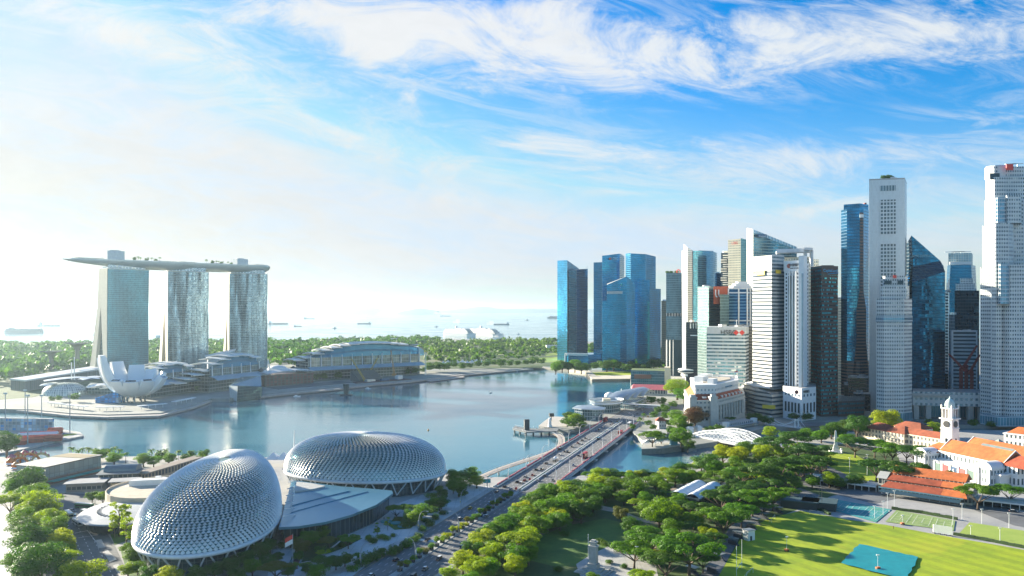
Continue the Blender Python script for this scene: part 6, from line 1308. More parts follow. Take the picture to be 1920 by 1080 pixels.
# ================================================================ THE THEATRES WITH SPIKED SHELLS
SHD = mat('aluminium_shade',(.82,.80,.74),.38,.4,vary=.18,scale=.12); SGL = mat('shell_glass',(.03,.20,.22),.12,.6,vary=.3); RIMW = mat('rim_white',(.74,.76,.78),.4)
def dome(label,cx,cy,ax,ay,rz,z0,h,nu,nv,lift,peak=(0,0),pw=.62,flare=0.0,zr=None):
 r = thing('theatre_shell',label,'theatre',cx,cy,0,'twin spiked theatre domes'); c_,s_ = math.cos(rz),math.sin(rz)
 zr = zr or (lambda a: 0.0)
 def S_(a,v):
  q = math.sin(v*math.pi/2); k = max(math.cos(v*math.pi/2),0)**.72; x = ax*k*math.cos(a); y = ay*k*math.sin(a)*(1-flare*k*math.cos(a))
  pe = q**1.3; x += peak[0]*pe; y += peak[1]*pe
  return Vector((cx+x*c_-y*s_,cy+x*s_+y*c_,z0+h*q**.82+zr(a)*(1-q)))
 m = MB(); n = 48; secs = [[S_(2*math.pi*k/n,v)*1 for k in range(n)] for v in [i/14*.985 for i in range(15)]]
 cc = Vector((cx,cy,z0)); secs = [[cc+(p-cc)*.985 for p in q] for q in secs]; m.loft(secs,0,True,False,True); m.build('glass_shell',SGL,r,smooth=True)
 m = MB()
 for j in range(nv):
  v0,v1 = .005+j/nv*.965,.005+(j+1)/nv*.965; cnt = max(14,int(nu*(max(math.cos(v0*math.pi/2),0)**.72*.78+.22)))
  for i in range(cnt):
   o = .5*(j % 2); a0,a1 = 2*math.pi*(i+o)/cnt,2*math.pi*(i+1+o)/cnt; am = (a0+a1)/2
   L,Rr,T,B = S_(a0,(v0+v1)/2),S_(a1,(v0+v1)/2),S_(am,min(v1+.5/nv,.995)),S_(am,max(v0-.5/nv,0))
   nn = (Rr-L).cross(T-B).normalized()
   if nn.dot(L-Vector((cx,cy,z0-10))) < 0: nn = -nn
   ap = (L+Rr)/2*.55+B*.45+nn*min(lift*(1.15-.85*v0),.34*(Rr-L).length)
   m.add([L,Rr,T,ap],[(0,3,2),(3,1,2)])
 m.build('sunshades',SHD,r,kind='stuff')
 rim = [S_(2*math.pi*k/64,0.0) for k in range(65)]; m = MB(); m.tube([(p.x,p.y,p.z-.2) for p in rim],1.15,8,caps=False); m.build('rim',RIMW,r,smooth=True)
 m = MB(); rows = [[cc+(Vector((p.x,p.y,z0))-cc)*.9+Vector((0,0,-z0 if k == 0 else zr(2*math.pi*i/64))) for i,p in enumerate(rim)] for k in (0,1)]
 for q in rows[:1]:
  for p in q: p.z = 0
 m.loft(rows,closed=False); m.build('glass_base',facade('theatre_base',(.03,.09,.11),(.07,.12,.14),5,2.6,.06,.12,.5,.12),r)
 nvv = 26
 for k in range(nvv):
  a = 2*math.pi*(k+.5)/nvv; b_ = cc+(Vector((S_(a,0).x,S_(a,0).y,z0))-cc)*.92; b_.z = 1.0
  for d_ in (-.42,.42): p = S_(a+2*math.pi*d_/nvv,0); m = MB(); m.tube([b_,(p.x,p.y,p.z-.5)],.42,6); m.build('v_strut',RIMW,r)
 return r
dome('near left theatre dome with silver spiked shell, the larger one',-157,449,82,31,R(98),10.5,27,118,40,1.15,peak=(9,0),flare=.36)
dome('right theatre dome with silver spiked shell beside the bay',-100,566,56,40,R(-14),10.5,24,118,31,1.2,peak=(-2,2))
# fan roofed foyer between them
r = thing('foyer_hall','low foyer hall with blue fan shaped metal roof between the two domes','building',*G(630,950))
BR = mat('blue_metal_roof',(.11,.29,.40),.35,.55,vary=.08,scale=.1)
def GZ(px,py,z): return G(px,py,z)
fr = [(523,990),(560,988),(610,980),(660,966),(705,948),(737,926)]
bk = [(735,921),(690,917),(640,913),(590,907),(555,902),(546,905)]
ro = [GZ(*p,10.5) for p in fr+bk]; m = MB(); m.prism([GZ(*p,10.5) for p in fr+bk],9.6,10.9,bot=True); m.build('roof',BR,r)
m = MB(); m.prism(inset(ro,.93),0,9.6); m.build('glass_front',facade('foyer_glass',(.03,.07,.08),(.10,.13,.14),9.6,3.2,.06,.12,.5,.15),r)
for k,(q,z) in enumerate((([(548,947),(600,933),(655,920),(640,914),(590,908),(553,904)],12.0),([(546,960),(600,945),(690,921),(655,918),(600,925),(552,935)],11.4),([(553,921),(590,916),(610,911),(585,906),(556,903)],13.0))):
 m = MB(); m.prism([GZ(*p,z) for p in q],z-1.2,z); m.build('roof_fold',BR if k < 2 else mat('roof_pale',(.5,.5,.46),.5),r)
for i in range(6):
 a,b_ = GZ(531+2*i,975-13*i,12),GZ(553+0*i,964-13*i,11.5); m = MB(); m.bar((*a,14),(*b_,11.3),.45); m.build('roof_strut',RIMW,r)
for (q0,q1,mt,nm) in (((527,999),(569,993),DGLASS,'poster_panel'),((702,956),(725,942),mat('pale_mural',(.3,.42,.5),.5,vary=.6,scale=.6),'mural_panel')):
 a,b_ = Vector(GZ(*q0,2)),Vector(GZ(*q1,2)); m = MB(); m.prism([tuple(a),tuple(b_),(b_.x+.2,b_.y+.5),(a.x+.2,a.y+.5)],1,7.5); m.build(nm,mt,r)
 if nm == 'poster_panel':
  for k in range(3): m = MB(); p = a+(b_-a)*(.2+.3*k); m.box(p.x,p.y-.3,2+1*k,2.6,.3,2.6,.1); m.build('poster',(MATS['sign_red'],SHIPB,WHITE)[k],r)
# mall beside the near dome: drum, terrace and disc roof
CRM = mat('mall_cream',(.52,.45,.34),.75,vary=.15)
c = G(298,925,6); r = thing('mall_drum','cream curved mall drum with roof terrace left of the near dome','building',*c)
m = MB(); m.lathe(c[0],c[1],[(29,0),(29,10.6),(28.4,10.6),(28.4,9.6),(0,9.6)],40,sy=1.15); m.build('curved_wall',CRM,r)
m = MB(); m.lathe(c[0]+17,c[1]+14,[(9,9.6),(9,13.5),(8,13.5),(8,10.5),(0,10.5)],24); m.build('inner_drum',CRM,r)
m = MB(); m.prism([(c[0]-20,c[1]+3),(c[0]+8,c[1]+10),(c[0]+6,c[1]+16),(c[0]-18,c[1]+10)],9.6,13); m.build('white_screen',WHITE,r)
for i in range(9): rr = random.Random(i); m = MB(); m.box(c[0]-14+rr.random()*26,c[1]+12+rr.random()*14,9.6,3.4,2.6,1+1.6*rr.random(),rr.random()); m.build('air_unit',(STEEL,WHITE,CONC)[i % 3],r)
c = G(226,952,7); r = thing('disc_roof_hall','low hall under a pale grey disc shaped roof by the side road','building',*c)
m = MB(); m.lathe(c[0]+8,c[1],[(0,8.2),(14,7.8),(27,6.4),(27.5,5.8),(26.5,5.6)],44,sy=1.3); m.build('disc_roof',mat('disc_grey',(.46,.47,.47),.6),r,smooth='auto')
m = MB(); m.lathe(c[0]+8,c[1],[(23,0),(23,5.8)],36,sy=1.3); m.build('wall',DGLASS,r)
for k in range(20):
 a = R(95+9*k); m = MB(); x,y = c[0]+8+17*math.cos(a),c[1]+17*1.3*math.sin(a); m.box(x,y,7.3,2.4,.8,.42,a); m.build('skylight',DARKM,r)
# flat roofed exhibition block
q = [(-341,572),(-316,563),(-301,610),(-329,618)]; r = thing('flat_roof_block','long glass walled block with pale flat roof near the palms','building',-321,591)
m = MB(); m.prism(q,0,5); m.build('brick_base',facade('brick_base',(.22,.2,.18),(.23,.12,.09),2.6,9,.55,.06,0,.5,.0,.3),r)
m = MB(); m.prism(outset(q,-.4),5,12.2); m.build('glass_wall',facade('pale_channel',(.20,.27,.28),(.12,.15,.16),7.2,4.2,.03,.08,.4,.3,.02,.5),r)
m = MB(); m.prism(outset(q,.8),12.2,12.9,0,1); m.build('roof',[DARKM,mat('roof_pale_flat',(.46,.45,.40),.75,vary=.25,scale=.08)],r)
m = MB(); m.prism([(-334,603),(-306,596),(-303.5,609),(-329,616)],12.95,13.1); m.build('roof_deck',mat('roof_brown',(.28,.22,.12),.9),r)
m = MB(); p0,p1 = Vector((-313.5,562)),Vector((-298,611)); m.prism([tuple(p0),tuple(p1),(p1.x+5,p1.y-1.5),(p0.x+5,p0.y-1.5)],3.2,3.7); m.build('green_awning',mat('green_awning',(.03,.32,.24),.6),r)
for (x,y,w,d_,h,lab,barrel) in ((-270,573,24,16,7.5,'low grey block with dark barrel vault roof behind the disc hall',True),(-282,552,22,14,5.5,'low pavilion with flat dark canopy beside the brick terrace',False),(-257,553,16,10,6,'cream low block with warm lit windows behind the disc hall',False)):
 r = thing('mall_block',lab,'building',x,y); m = MB(); m.box(x,y,0,w,d_,h,.25); m.build('wall',facade('mall_wall'+str(w),(.06,.08,.09),(.30,.28,.25) if w != 16 else (.42,.32,.20),3.6,3,.45,.2,.3,.3),r); m = MB(); m.box(x,y,h,w+3,d_+3,.5,.25); m.build('roof',ROOFG if not barrel else mat('dark_roof',(.12,.14,.15),.6),r)
 if barrel: m = MB(); secs = [[(x-10+20*t_+0*math.cos(a),y+5*math.cos(a)+2+t_*5,h+.4+4.2*math.sin(a)) for a in [math.pi*k/8 for k in range(9)]] for t_ in (0,1)]; m.loft(secs,0,True,True,True); m.build('barrel_vault',mat('vault',(.16,.21,.24),.4,.4),r)
p0,p1 = Vector(G(262,888,6)),Vector(G(370,857,6)); r = thing('pergola_building','long brown pergola roofed arcade running to the bay edge','building',*((p0+p1)/2)); dd = (p1-p0).normalized(); ee = Vector((-dd.y,dd.x)); L = (p1-p0).length
m = MB(); m.prism([tuple(p0-ee*3.6),tuple(p1-ee*3.6),tuple(p1+ee*3.6),tuple(p0+ee*3.6)],0,5.4); m.build('wall',facade('arcade_brown',(.06,.06,.06),(.36,.27,.19),5.4,3.6,.3,.3,.1,.5),r); m = MB(); m.prism([tuple(p0-ee*4.6),tuple(p1-ee*4.6),tuple(p1+ee*4.6),tuple(p0+ee*4.6)],5.5,6.3); m.build('roof',facade('louvre_roof',(.22,.17,.13),(.34,.27,.21),1.2,1.2,.4,.4,0,.6,0,.2),r)
# spire and fabric sails behind the gap
c = G(552,872); r = thing('spire_canopy','white fabric sails with a tall pointed spire between the domes','canopy',*c); m = MB(); m.tube([(*c,0),(*c,12),(*c,27)],[1.0,.8,.12],10); m.build('spire',WHITE,r)
for dx in (-16,-8,7): m = MB(); m.add([(c[0]+dx-5,c[1]-6,5),(c[0]+dx+5,c[1]-6,5),(c[0]+dx+5,c[1]+6,5),(c[0]+dx-5,c[1]+6,5),(c[0]+dx,c[1],10)],[(0,1,4),(1,2,4),(2,3,4),(3,0,4),(3,2,1,0)]); m.build('fabric_sail',WHITE,r)
# floating stage with festival stalls and masts
q = [Wp(*p) for p in [(-40,795),(0,791),(150,813),(157,820),(100,831),(36,847),(-40,860)]]; m = MB(); m.prism(q,WZ-1,WZ+1.6); struct(m,'floating_platform',mat('platform',(.34,.34,.33),.85,vary=.2))
m = MB(); m.sheet([Wp(*p) for p in [(112,818),(140,815.5),(146,817),(118,822)]],WZ+1.63); struct(m,'lawn',GRASSM)
p0,p1 = Vector(G(-30,806,-2.4)),Vector(G(98,808,-2.4)); r = thing('mural_wall','long wall painted with a blue grey mural on the floating platform','wall',*((p0+p1)/2),-2.4)
m = MB(); m.prism([tuple(p0),tuple(p1),(p1.x,p1.y+3),(p0.x,p0.y+3)],-2.4,9.2); m.build('wall',facade('mural',(.22,.34,.42),(.30,.36,.38),3.1,4.3,.12,.16,0,.7,0,1.3,.7,big=.5,blinds=.18,blindcol=(.03,.22,.5)),r); m = MB(); m.prism([tuple(p0),tuple(p1),(p1.x,p1.y+3.4),(p0.x,p0.y+3.4)],9.2,9.8); m.build('coping',STONE,r)
for i,(px,py,w,rz) in enumerate(((56,830,22,.35),(72,821,32,.3),(96,827,18,.3),(104,813,12,.3),(30,834,16,.3))):
 a = G(px,py,-2.4); r = thing('festival_stall',('long red fronted stall nearest the big shore tree','long white and red roofed stall below the mural wall','red stall with round medallions at the platform corner','small ornate red gate stall at the end of the mural wall','short red stall hidden behind the shore tree')[i],'stall',*a,-2.4,'festival stalls on the floating platform'); d_ = 6
 m = MB(); m.box(*a,-2.4,w,d_,3.6,rz); m.build('front',mat('stall_red',(.34,.05,.03),.7,vary=.5,scale=.4),r); m = MB(); cs,sn = math.cos(rz),math.sin(rz); qq = [(a[0]+x*cs-y*sn,a[1]+x*sn+y*cs) for x,y in ((-w/2,-d_/2),(w/2,-d_/2),(w/2,d_/2),(-w/2,d_/2))]; m.gable(qq,1.3,2,.7); m.build('roof',WHITE if i == 1 else mat('stall_orange',(.62,.12,.05),.7),r)
 m = MB(); m.box(a[0]-sn*0,a[1],3.2,w*.96,.5,.4,rz); m.build('ridge_trim',MATS['sign_red'],r)
for i,(px,pyb,pyt) in enumerate(((10,812,708),(47,804,702),(52,834,712),(78,802,712),(131,812,706))):
 a = G(px,pyb,-2.4); zt = 120-(pyt+30-YH)*a[1]/F; r = thing('light_mast',('leftmost tall grey light mast on the floating platform','tall light mast standing behind the mural wall, second from left','tall light mast in front of the mural wall','light mast behind the right half of the mural wall','light mast on the small lawn at the platform tip')[i],'light mast',*a,-2.4,'light masts on the floating platform'); m = MB(); m.tube([(*a,-2.4),(*a,zt)],[.55,.35],8); m.build('pole',mat('mast_grey',(.25,.30,.33),.5),r); m = MB(); m.box(a[0],a[1],zt-.6,3.6,.8,1.6); m.build('lamp_head',STEEL,r)
# dragon shaped festival arches on the near shore
OR_ = mat('arch_orange',(.70,.20,.03),.6,vary=.4,scale=.8); YE_ = mat('arch_cream',(.72,.55,.25),.6,vary=.4,scale=.8); PK_ = mat('arch_pink',(.60,.12,.16),.6,vary=.5,scale=.8)
r = thing('festival_arches','orange and cream looped festival arches on the near shore at left','decoration',*G(58,868))
for k,(px,py,rad,mt) in enumerate(((77,867,6.4,YE_),(56,869,7,OR_),(38,871,5,OR_))):
 a = G(px,py); m = MB(); m.tube([(a[0]+rad*math.cos(t),a[1]+1.5*math.cos(t),rad*1.1*math.sin(t)) for t in [math.pi*i/12 for i in range(13)]],[1.0]*13,8); m.build('arch',mt,r)
 for i in range(7): t = math.pi*(.1+.8*i/6); m = MB(); p = (a[0]+(rad+1)*math.cos(t),a[1]+1.5*math.cos(t),(rad*1.1+1)*math.sin(t)); m.lathe(p[0],p[1],[(.7,p[2]-.4),(.1,p[2]+1.5)],5); m.build('spike',YE_ if mt is OR_ else PK_,r)
for i,(px,py) in enumerate(((22,865),(34,860),(46,857),(20,872),(62,858),(30,880))):
 a = G(px,py); r = thing('festival_lantern',('pink and white','red and white','blue and pink','tall red','small pink','wide orange')[i]+' festival lantern float beside the orange arches','decoration',*a,0,'festival lanterns'); m = MB(); m.lathe(*a,[(2,0),(4-i*.3,1.6),(3,4),(1,5.5),(0,6)],10); m.build('lantern_body',(PK_,OR_)[i % 2],r); m = MB(); m.lathe(*a,[(4.6,1.0),(3.6,2.0),(4.2,1.0)],12); m.build('skirt',WHITE,r)
for (x,y,w,d_,h,lab,rz) in ((-372,560,30,16,6,'white curved tent roof at the left edge near the lanterns',.2),(-358,532,20,14,5,'pale tent at the left edge below the white curved tent',.1)):
 r = thing('event_tent',lab,'tent',x,y); m = MB(); secs = [[(x-w/2+w*t,y-d_/2*math.cos(a),h*.55+h*.45*math.sin(a)) for a in [math.pi*k/8 for k in range(9)]] for t in (0,.5,1)]; m.loft(secs,0,True,True,True); m.build('canopy',mat('tent_pale',(.55,.6,.62),.6),r,smooth='auto'); m = MB(); m.box(x,y,0,w*.96,d_*.9,h*.55); m.build('sides',mat('tent_side',(.4,.44,.46),.6),r)
# ================================================================ CIVIC BUILDINGS AND THE PLAYING FIELD
VW = mat('civic_white',(.78,.77,.74),.6,vary=.08)
class Fr:
 def __init__(s,o,e1): s.o = Vector(o); s.e1 = Vector(e1).normalized(); s.e2 = Vector((-s.e1.y,s.e1.x)); s.ang = math.atan2(s.e1.y,s.e1.x)
 def p(s,a,b,z=None): q = s.o+s.e1*a+s.e2*b; return (q.x,q.y) if z is None else (q.x,q.y,z)
 def rect(s,a0,a1,b0,b1): return [s.p(a0,b0),s.p(a1,b0),s.p(a1,b1),s.p(a0,b1)]
def fbox(r,fr,a0,a1,b0,b1,z0,z1,mt,name,top=None):
 m = MB(); m.prism(fr.rect(a0,a1,b0,b1),z0,z1,0,1 if top else None,bot=True); return m.build(name,[mt,top] if top else mt,r)
def froof(r,fr,a0,a1,b0,b1,z,rise,mt=None,over=.7,hip=0,name='tiled_roof',ridge_b=False):
 m = MB(); q = fr.rect(a0,a1,b0,b1)
 if ridge_b: q = [q[1],q[2],q[3],q[0]]
 m.gable(q,z,rise,over,hip=hip); return m.build(name,mt or TILE,r)
def gable_wall(r,fr,a,b0,b1,z,rise,mt,name='gable'):
 m = MB(); q = [fr.p(a,b0,z),fr.p(a,b1,z),fr.p(a,(b0+b1)/2,z+rise)]; q2 = [fr.p(a+.5,b0,z),fr.p(a+.5,b1,z),fr.p(a+.5,(b0+b1)/2,z+rise)]
 m.add(q+q2,[(0,1,2),(5,4,3),(0,3,4,1),(1,4,5,2),(2,5,3,0)]); return m.build(name,mt,r)
# theatre: front faces left; a = along the front towards the viewer, b>0 = into the building
th = Fr((305,628),(.27,-.963))      # e2 points right
VWIN = facade('civic_windows',(.08,.11,.12),(.78,.77,.74),7.2,3.4,.42,.55,.2,.3,.01,.5,.7)
r = thing('concert_theatre','white colonial theatre with bright orange roofs behind the red roofed pavilion','theatre',*th.p(40,20))
fbox(r,th,2,82,8,30,0,14.5,VWIN,'wall',VW); fbox(r,th,6,76,0,8,0,8.6,VW,'front_wing')
froof(r,th,14,70,8,30,14.8,8.0); froof(r,th,0,14,6,30,13.6,5.5,hip=4); froof(r,th,70,90,8,30,14.8,6.0,TILED)
for a in (13.6,70): gable_wall(r,th,a,7,31,14.4,9.4,VW)
fbox(r,th,5,77,-.4,8.4,8.6,9.4,VW,'cornice'); fbox(r,th,12,71,7.2,8.2,13.8,15.2,VW,'cornice')
for i,a in enumerate((22,29.5,37,44.5,52)):
 fbox(r,th,a-2.2,a+2.2,-.5,.1,1.4,7.4,(mat('green_shutter',(.10,.17,.14),.6),mat('banner_red',(.42,.06,.06),.7),mat('banner_navy',(.03,.08,.17),.7),mat('banner_red2',(.40,.09,.08),.7),MATS['green_shutter'])[i],('window_shutter','banner','banner','banner','window_shutter')[i])
for i,(a,tx) in enumerate(((37,'S'),)): q = th.p(a,-.7); text_part(tx,4,(*q,4.4),(-th.e2.x,-th.e2.y),VW,r)
for a in (18.5,25.7,33.2,40.7,48.2,55.6): fbox(r,th,a-.7,a+.7,-.7,.2,0,8.6,VW,'pilaster')
for a0 in (2,60):
 fbox(r,th,a0,a0+12,-3,8,0,12.2,facade('portico',(.12,.16,.17),(.78,.77,.74),5.6,2.6,.45,.5,.2,.3),'pavilion',VW); m = MB(); secs = [[th.p(a0+6-6.6*math.cos(t),b,12.2+4.4*math.sin(t)) for t in [math.pi*k/12 for k in range(13)]] for b in (-3.6,8)]; m.loft(secs,0,True,True,True); m.build('arched_pediment',VW,r)
 fbox(r,th,a0+.8,a0+2.2,-3.9,-2.9,0,12,VW,'pilaster'); fbox(r,th,a0+9.8,a0+11.2,-3.9,-2.9,0,12,VW,'pilaster')
fbox(r,th,-.5,2,8,28,0,13,facade('green_end',(.09,.14,.12),(.78,.77,.74),13,6,.2,.4,.2,.3),'end_wall')
# second hall and further roofs
th2 = Fr(th.p(0,33),(.27,-.963)); r = thing('second_theatre','second orange roofed hall with roof skylight behind the white theatre front','theatre',*th2.p(40,12))
fbox(r,th2,8,84,0,22,0,15,VWIN,'wall',VW); froof(r,th2,10,62,0,22,15.2,7.6); froof(r,th2,62,88,0,22,15.2,6.4,TILED)
m = MB(); q = [th2.p(22,4,18.35),th2.p(50,4,18.35),th2.p(50,7,20.3),th2.p(22,7,20.3)]; m.add(q,[(0,1,2,3)]); m.build('skylight',mat('skylight',(.3,.36,.32),.2,.3),r)
for a in (9.5,62): gable_wall(r,th2,a,-1,23,14.8,8.6,VW)
fbox(r,th2,8,64,-1,-.1,14,16,VW,'cornice')
th3 = Fr(th.p(-14,60),(.27,-.963)); r = thing('theatre_annex','low orange roofed annex with square turret behind the second hall','building',*th3.p(40,10)); fbox(r,th3,0,90,0,20,0,11,VWIN,'wall',VW); froof(r,th3,0,42,0,20,11.2,5.5,TILE,hip=8); froof(r,th3,42,95,2,22,11.2,5.5,TILED)
fbox(r,th3,26,35,-4,5,0,17,facade('turret',(.1,.12,.13),(.78,.77,.74),6,3.5,.5,.5),'turret'); m = MB(); q = th3.rect(25,36,-5,6); cxy = th3.p(30.5,.5); m.prism(q,17,21.5,pts2=[(cxy[0]+(p[0]-cxy[0])*.04,cxy[1]+(p[1]-cxy[1])*.04) for p in q]); m.build('turret_roof',mat('green_roof',(.30,.36,.32),.6),r)
for a in (44,58): fbox(r,th3,a,a+3.4,-1,2,11,15,VW,'dormer')
r = thing('white_hall','white hall with orange hipped roof at the right edge beyond the theatre annex','building',*A(1905,690)); fr = Fr(A(1882,712),(.6,-.8)); fbox(r,fr,0,30,0,20,0,13,VWIN,'wall',VW); froof(r,fr,2,28,3,18,14,5,TILE,hip=6); fbox(r,fr,-.6,30.6,-.6,20.6,13,14,VW,'parapet');
# clock tower
tc = A(1781,655); ctf = Fr(tc,(.5,-.866)); r = thing('clock_tower','tall white clock tower with small dome between the orange roofs','clock tower',*tc)
def sq(h): return [ctf.p(-h,-h),ctf.p(h,-h),ctf.p(h,h),ctf.p(-h,h)]
m = MB(); m.prism(sq(5.2),0,33.5,pts2=sq(4.4)); m.build('shaft',VW,r)
m = MB(); m.prism(sq(6.4),0,13,pts2=sq(5.6)); m.build('base',VW,r)
for z,h in ((25.6,5.0),(33.3,5.6),(41.2,4.7)): m = MB(); m.prism(sq(h),z,z+.9,bot=True); m.build('cornice',VW,r)
m = MB(); m.prism(sq(3.0),34,41.2); m.build('belfry_core',mat('belfry_dark',(.10,.08,.07),.8),r)
for sx in (-1,-.34,.34,1):
 for sy in (-1,1):
  for (a,b_) in ((sx*3.5,sy*3.5),(sy*3.5,sx*3.5)):
   if abs(sx) < 1 or (a,b_) == (sx*3.5,sy*3.5): m = MB(); q = ctf.p(a,b_); m.box(*q,34,.95 if abs(sx) < 1 else 1.7,.95 if abs(sx) < 1 else 1.7,7.3,ctf.ang); m.build('belfry_pier',VW,r)
m = MB(); m.lathe(*tc,[(3.7,42),(3.7,44),(3.4,46),(2.4,48),(1.0,49.2),(.5,49.6),(.5,50.6),(0,51.4)],16); m.build('dome',mat('dome_grey_green',(.50,.60,.58),.5),r,smooth='auto')
for sx in (-1,1):
 for sy in (-1,1): m = MB(); q = ctf.p(sx*4.2,sy*4.2); m.lathe(*q,[(.8,42),(.6,43.4),(.9,43.8),(0,45)],8); m.build('finial',VW,r)
for (ax,s) in (('b',-1),('a',1)):
 f = ctf.e2*s if ax == 'b' else ctf.e1*s; c = Vector(tc)+f*4.75; t = Vector((-f.y,f.x)); fc = Vector((f.x,f.y,0)); tt = Vector((t.x,t.y,0)); C = Vector((c.x,c.y,29.6))
 def disc(rad,off,n=24): return [C+fc*off+tt*rad*math.cos(2*math.pi*k/n)+Vector((0,0,rad*math.sin(2*math.pi*k/n))) for k in range(n)]
 m = MB(); m.loft([disc(2.5,-.4),disc(2.5,.25)],capb=True); d = m.build('clock_face',mat('clock_rim',(.05,.05,.05),.5),r)
 m = MB(); m.add(disc(2.0,.32),[tuple(range(24))]); m.build('dial',mat('dial',(.62,.62,.58),.5),d)
 for ang_,L in ((math.radians(200),1.7),(math.radians(20),1.1)): m = MB(); m.bar(C+fc*.42,C+fc*.42+tt*L*math.cos(ang_)+Vector((0,0,L*math.sin(ang_))),.22); m.build('clock_hand',DARKM,d)
 m = MB(); m.box(c.x+f.x*.1,c.y+f.y*.1,15.5,1.0 if abs(f.y) > .6 else 1.0,1.0,3,ctf.ang); m.build('slit_window',DGLASS,r)
for b in (-4.2,4.2): m = MB(); q = ctf.p(-2,b*1.6); m.lathe(*q,[(2,0),(2,11.5),(1.5,13),(0,14)],12); m.build('buttress',VW,r)
# museum range with hipped roofs
mu = Fr((322,782),(.45,-.893)); ML_ = facade('museum_wall',(.14,.15,.14),(.70,.62,.46),4.8,3.6,.42,.5,.2,.35,.01,.5,.7); MRED = tilemat('museum_tiles',(.36,.10,.045))
r = thing('museum_range','long cream civic building with brown red hipped roofs left of the clock tower','building',*mu.p(45,10))
fbox(r,mu,0,88,0,18,0,9.4,ML_,'wall',ROOFG); fbox(r,mu,-.6,88.6,-.6,18.6,9.2,10,CREAM,'cornice')
froof(r,mu,12,34,-1,18,10,5.2,MRED,hip=7); froof(r,mu,34,56,-3,20,10,5.4,MRED,hip=9); froof(r,mu,52,90,1,16,10,4.4,MRED,hip=0)
fbox(r,mu,34,56,-3.4,0,0,9.6,ML_,'front_bay'); fbox(r,mu,0,10,2,14,10,11.5,CREAM,'roof_room')
fbox(r,mu,24,52,24,40,0,11.5,ML_,'rear_wing',ROOFG); froof(r,mu,24,52,24,40,11.7,4.6,MRED,hip=7)
# pavilion club house with tiered red roofs
cp = Fr((241,541),(.72,-.694)); r = thing('club_pavilion','cricket club house with tiered orange roofs at the edge of the field','club house',*cp.p(24,12))
CW = facade('club_windows',(.05,.07,.08),(.62,.58,.48),4.4,2.4,.3,.2,.3,.3); VER = mat('veranda_dark',(.03,.045,.05),.6)
fbox(r,cp,0,48,2,24,0,8.4,CW,'wall'); fbox(r,cp,4,46,8,20,8.4,12.6,CW,'upper_wall')
froof(r,cp,4,46,9,21,12.6,4.2,TILE,1.0)
def slope(fr,a0,a1,b0,b1,z0,z1,mt,nm,s0=0,s1=0):
 m = MB(); q = [fr.p(a0-s0,b0,z0),fr.p(a1+s1,b0,z0),fr.p(a1,b1,z1),fr.p(a0,b1,z1)]; q2 = [(x,y,z-.3) for x,y,z in q]; L = a1-a0
 m.add(q+q2,[(0,1,2,3),(7,6,5,4),(0,4,5,1),(1,5,6,2),(2,6,7,3),(3,7,4,0)],0,[[(0,0),(L,0),(L,6),(0,6)]]*2+[[(0,0),(L,0),(L,.3),(0,.3)]]*4); return m.build(nm,mt,r)
slope(cp,2,34,2,9.4,9.2,12.4,TILED,'tier_roof'); slope(cp,34.1,50,2,9.4,9.2,12.4,TILE,'tier_roof',0,1); slope(cp,3,36,-4,3,5.2,8.6,TILED,'tier_roof',3,0); slope(cp,36.1,48,-4,3,5.2,8.6,TILE,'tier_roof',0,3)
fbox(r,cp,-1,49,-4.4,-3.6,4.3,5.0,mat('fascia_teal',(.12,.26,.32),.5),'fascia'); fbox(r,cp,0,48,-3,2,0,.5,CONC,'veranda_floor'); slope(cp,1,48,-9,-4.4,2.9,4.0,mat('awning_dark',(.02,.06,.09),.6),'awning')
for i in range(9): m = MB(); q = cp.p(1+46*i/8,-4); m.tube([(*q,.4),(*q,4.4)],.16,6); m.build('veranda_post',WHITE,r)
for a in (-4,47): fbox(r,cp,a,a+5,3,15,0,9.4,CW,'gable_wing'); froof(r,cp,a,a+5,3,15,9.4,3.4,mat('grey_roof',(.42,.42,.40),.7),.8,name='wing_roof',ridge_b=False); gable_wall(r,cp,a-.3,3,15,9.3,3.0,VW)
for (fr,a0,a1,lab,nm) in ((Fr((206,568),(.80,-.60)),0,40,'low flat roofed gallery wing left of the club house','l'),(Fr((279,511),(.82,-.57)),0,42,'low flat roofed gallery wing with white gate at the right of the club house','r')):
 r = thing('gallery_wing',lab,'building',*fr.p(20,5)); fbox(r,fr,a0,a1,0,11,3.6,4.4,mat('gallery_roof',(.44,.46,.46),.8,vary=.2),'flat_roof'); fbox(r,fr,a0,a1,7,10.5,0,3.6,VER,'rear_wall'); fbox(r,fr,a0,a1,-.8,-.2,3.2,4.0,VW,'fascia')
 for i in range(10): m = MB(); q = fr.p(a0+(a1-a0)*i/9,.2); m.tube([(*q,0),(*q,3.7)],.22,6); m.build('post',VW,r)
 e = a0-3 if nm == 'l' else a1-2; fbox(r,fr,e,e+5.6,-1.4,10,0,5.6,facade('gate_arch',(.08,.08,.09),(.66,.64,.58),5.6,5.6,.3,.4,.1,.4),'gate_end',VW)
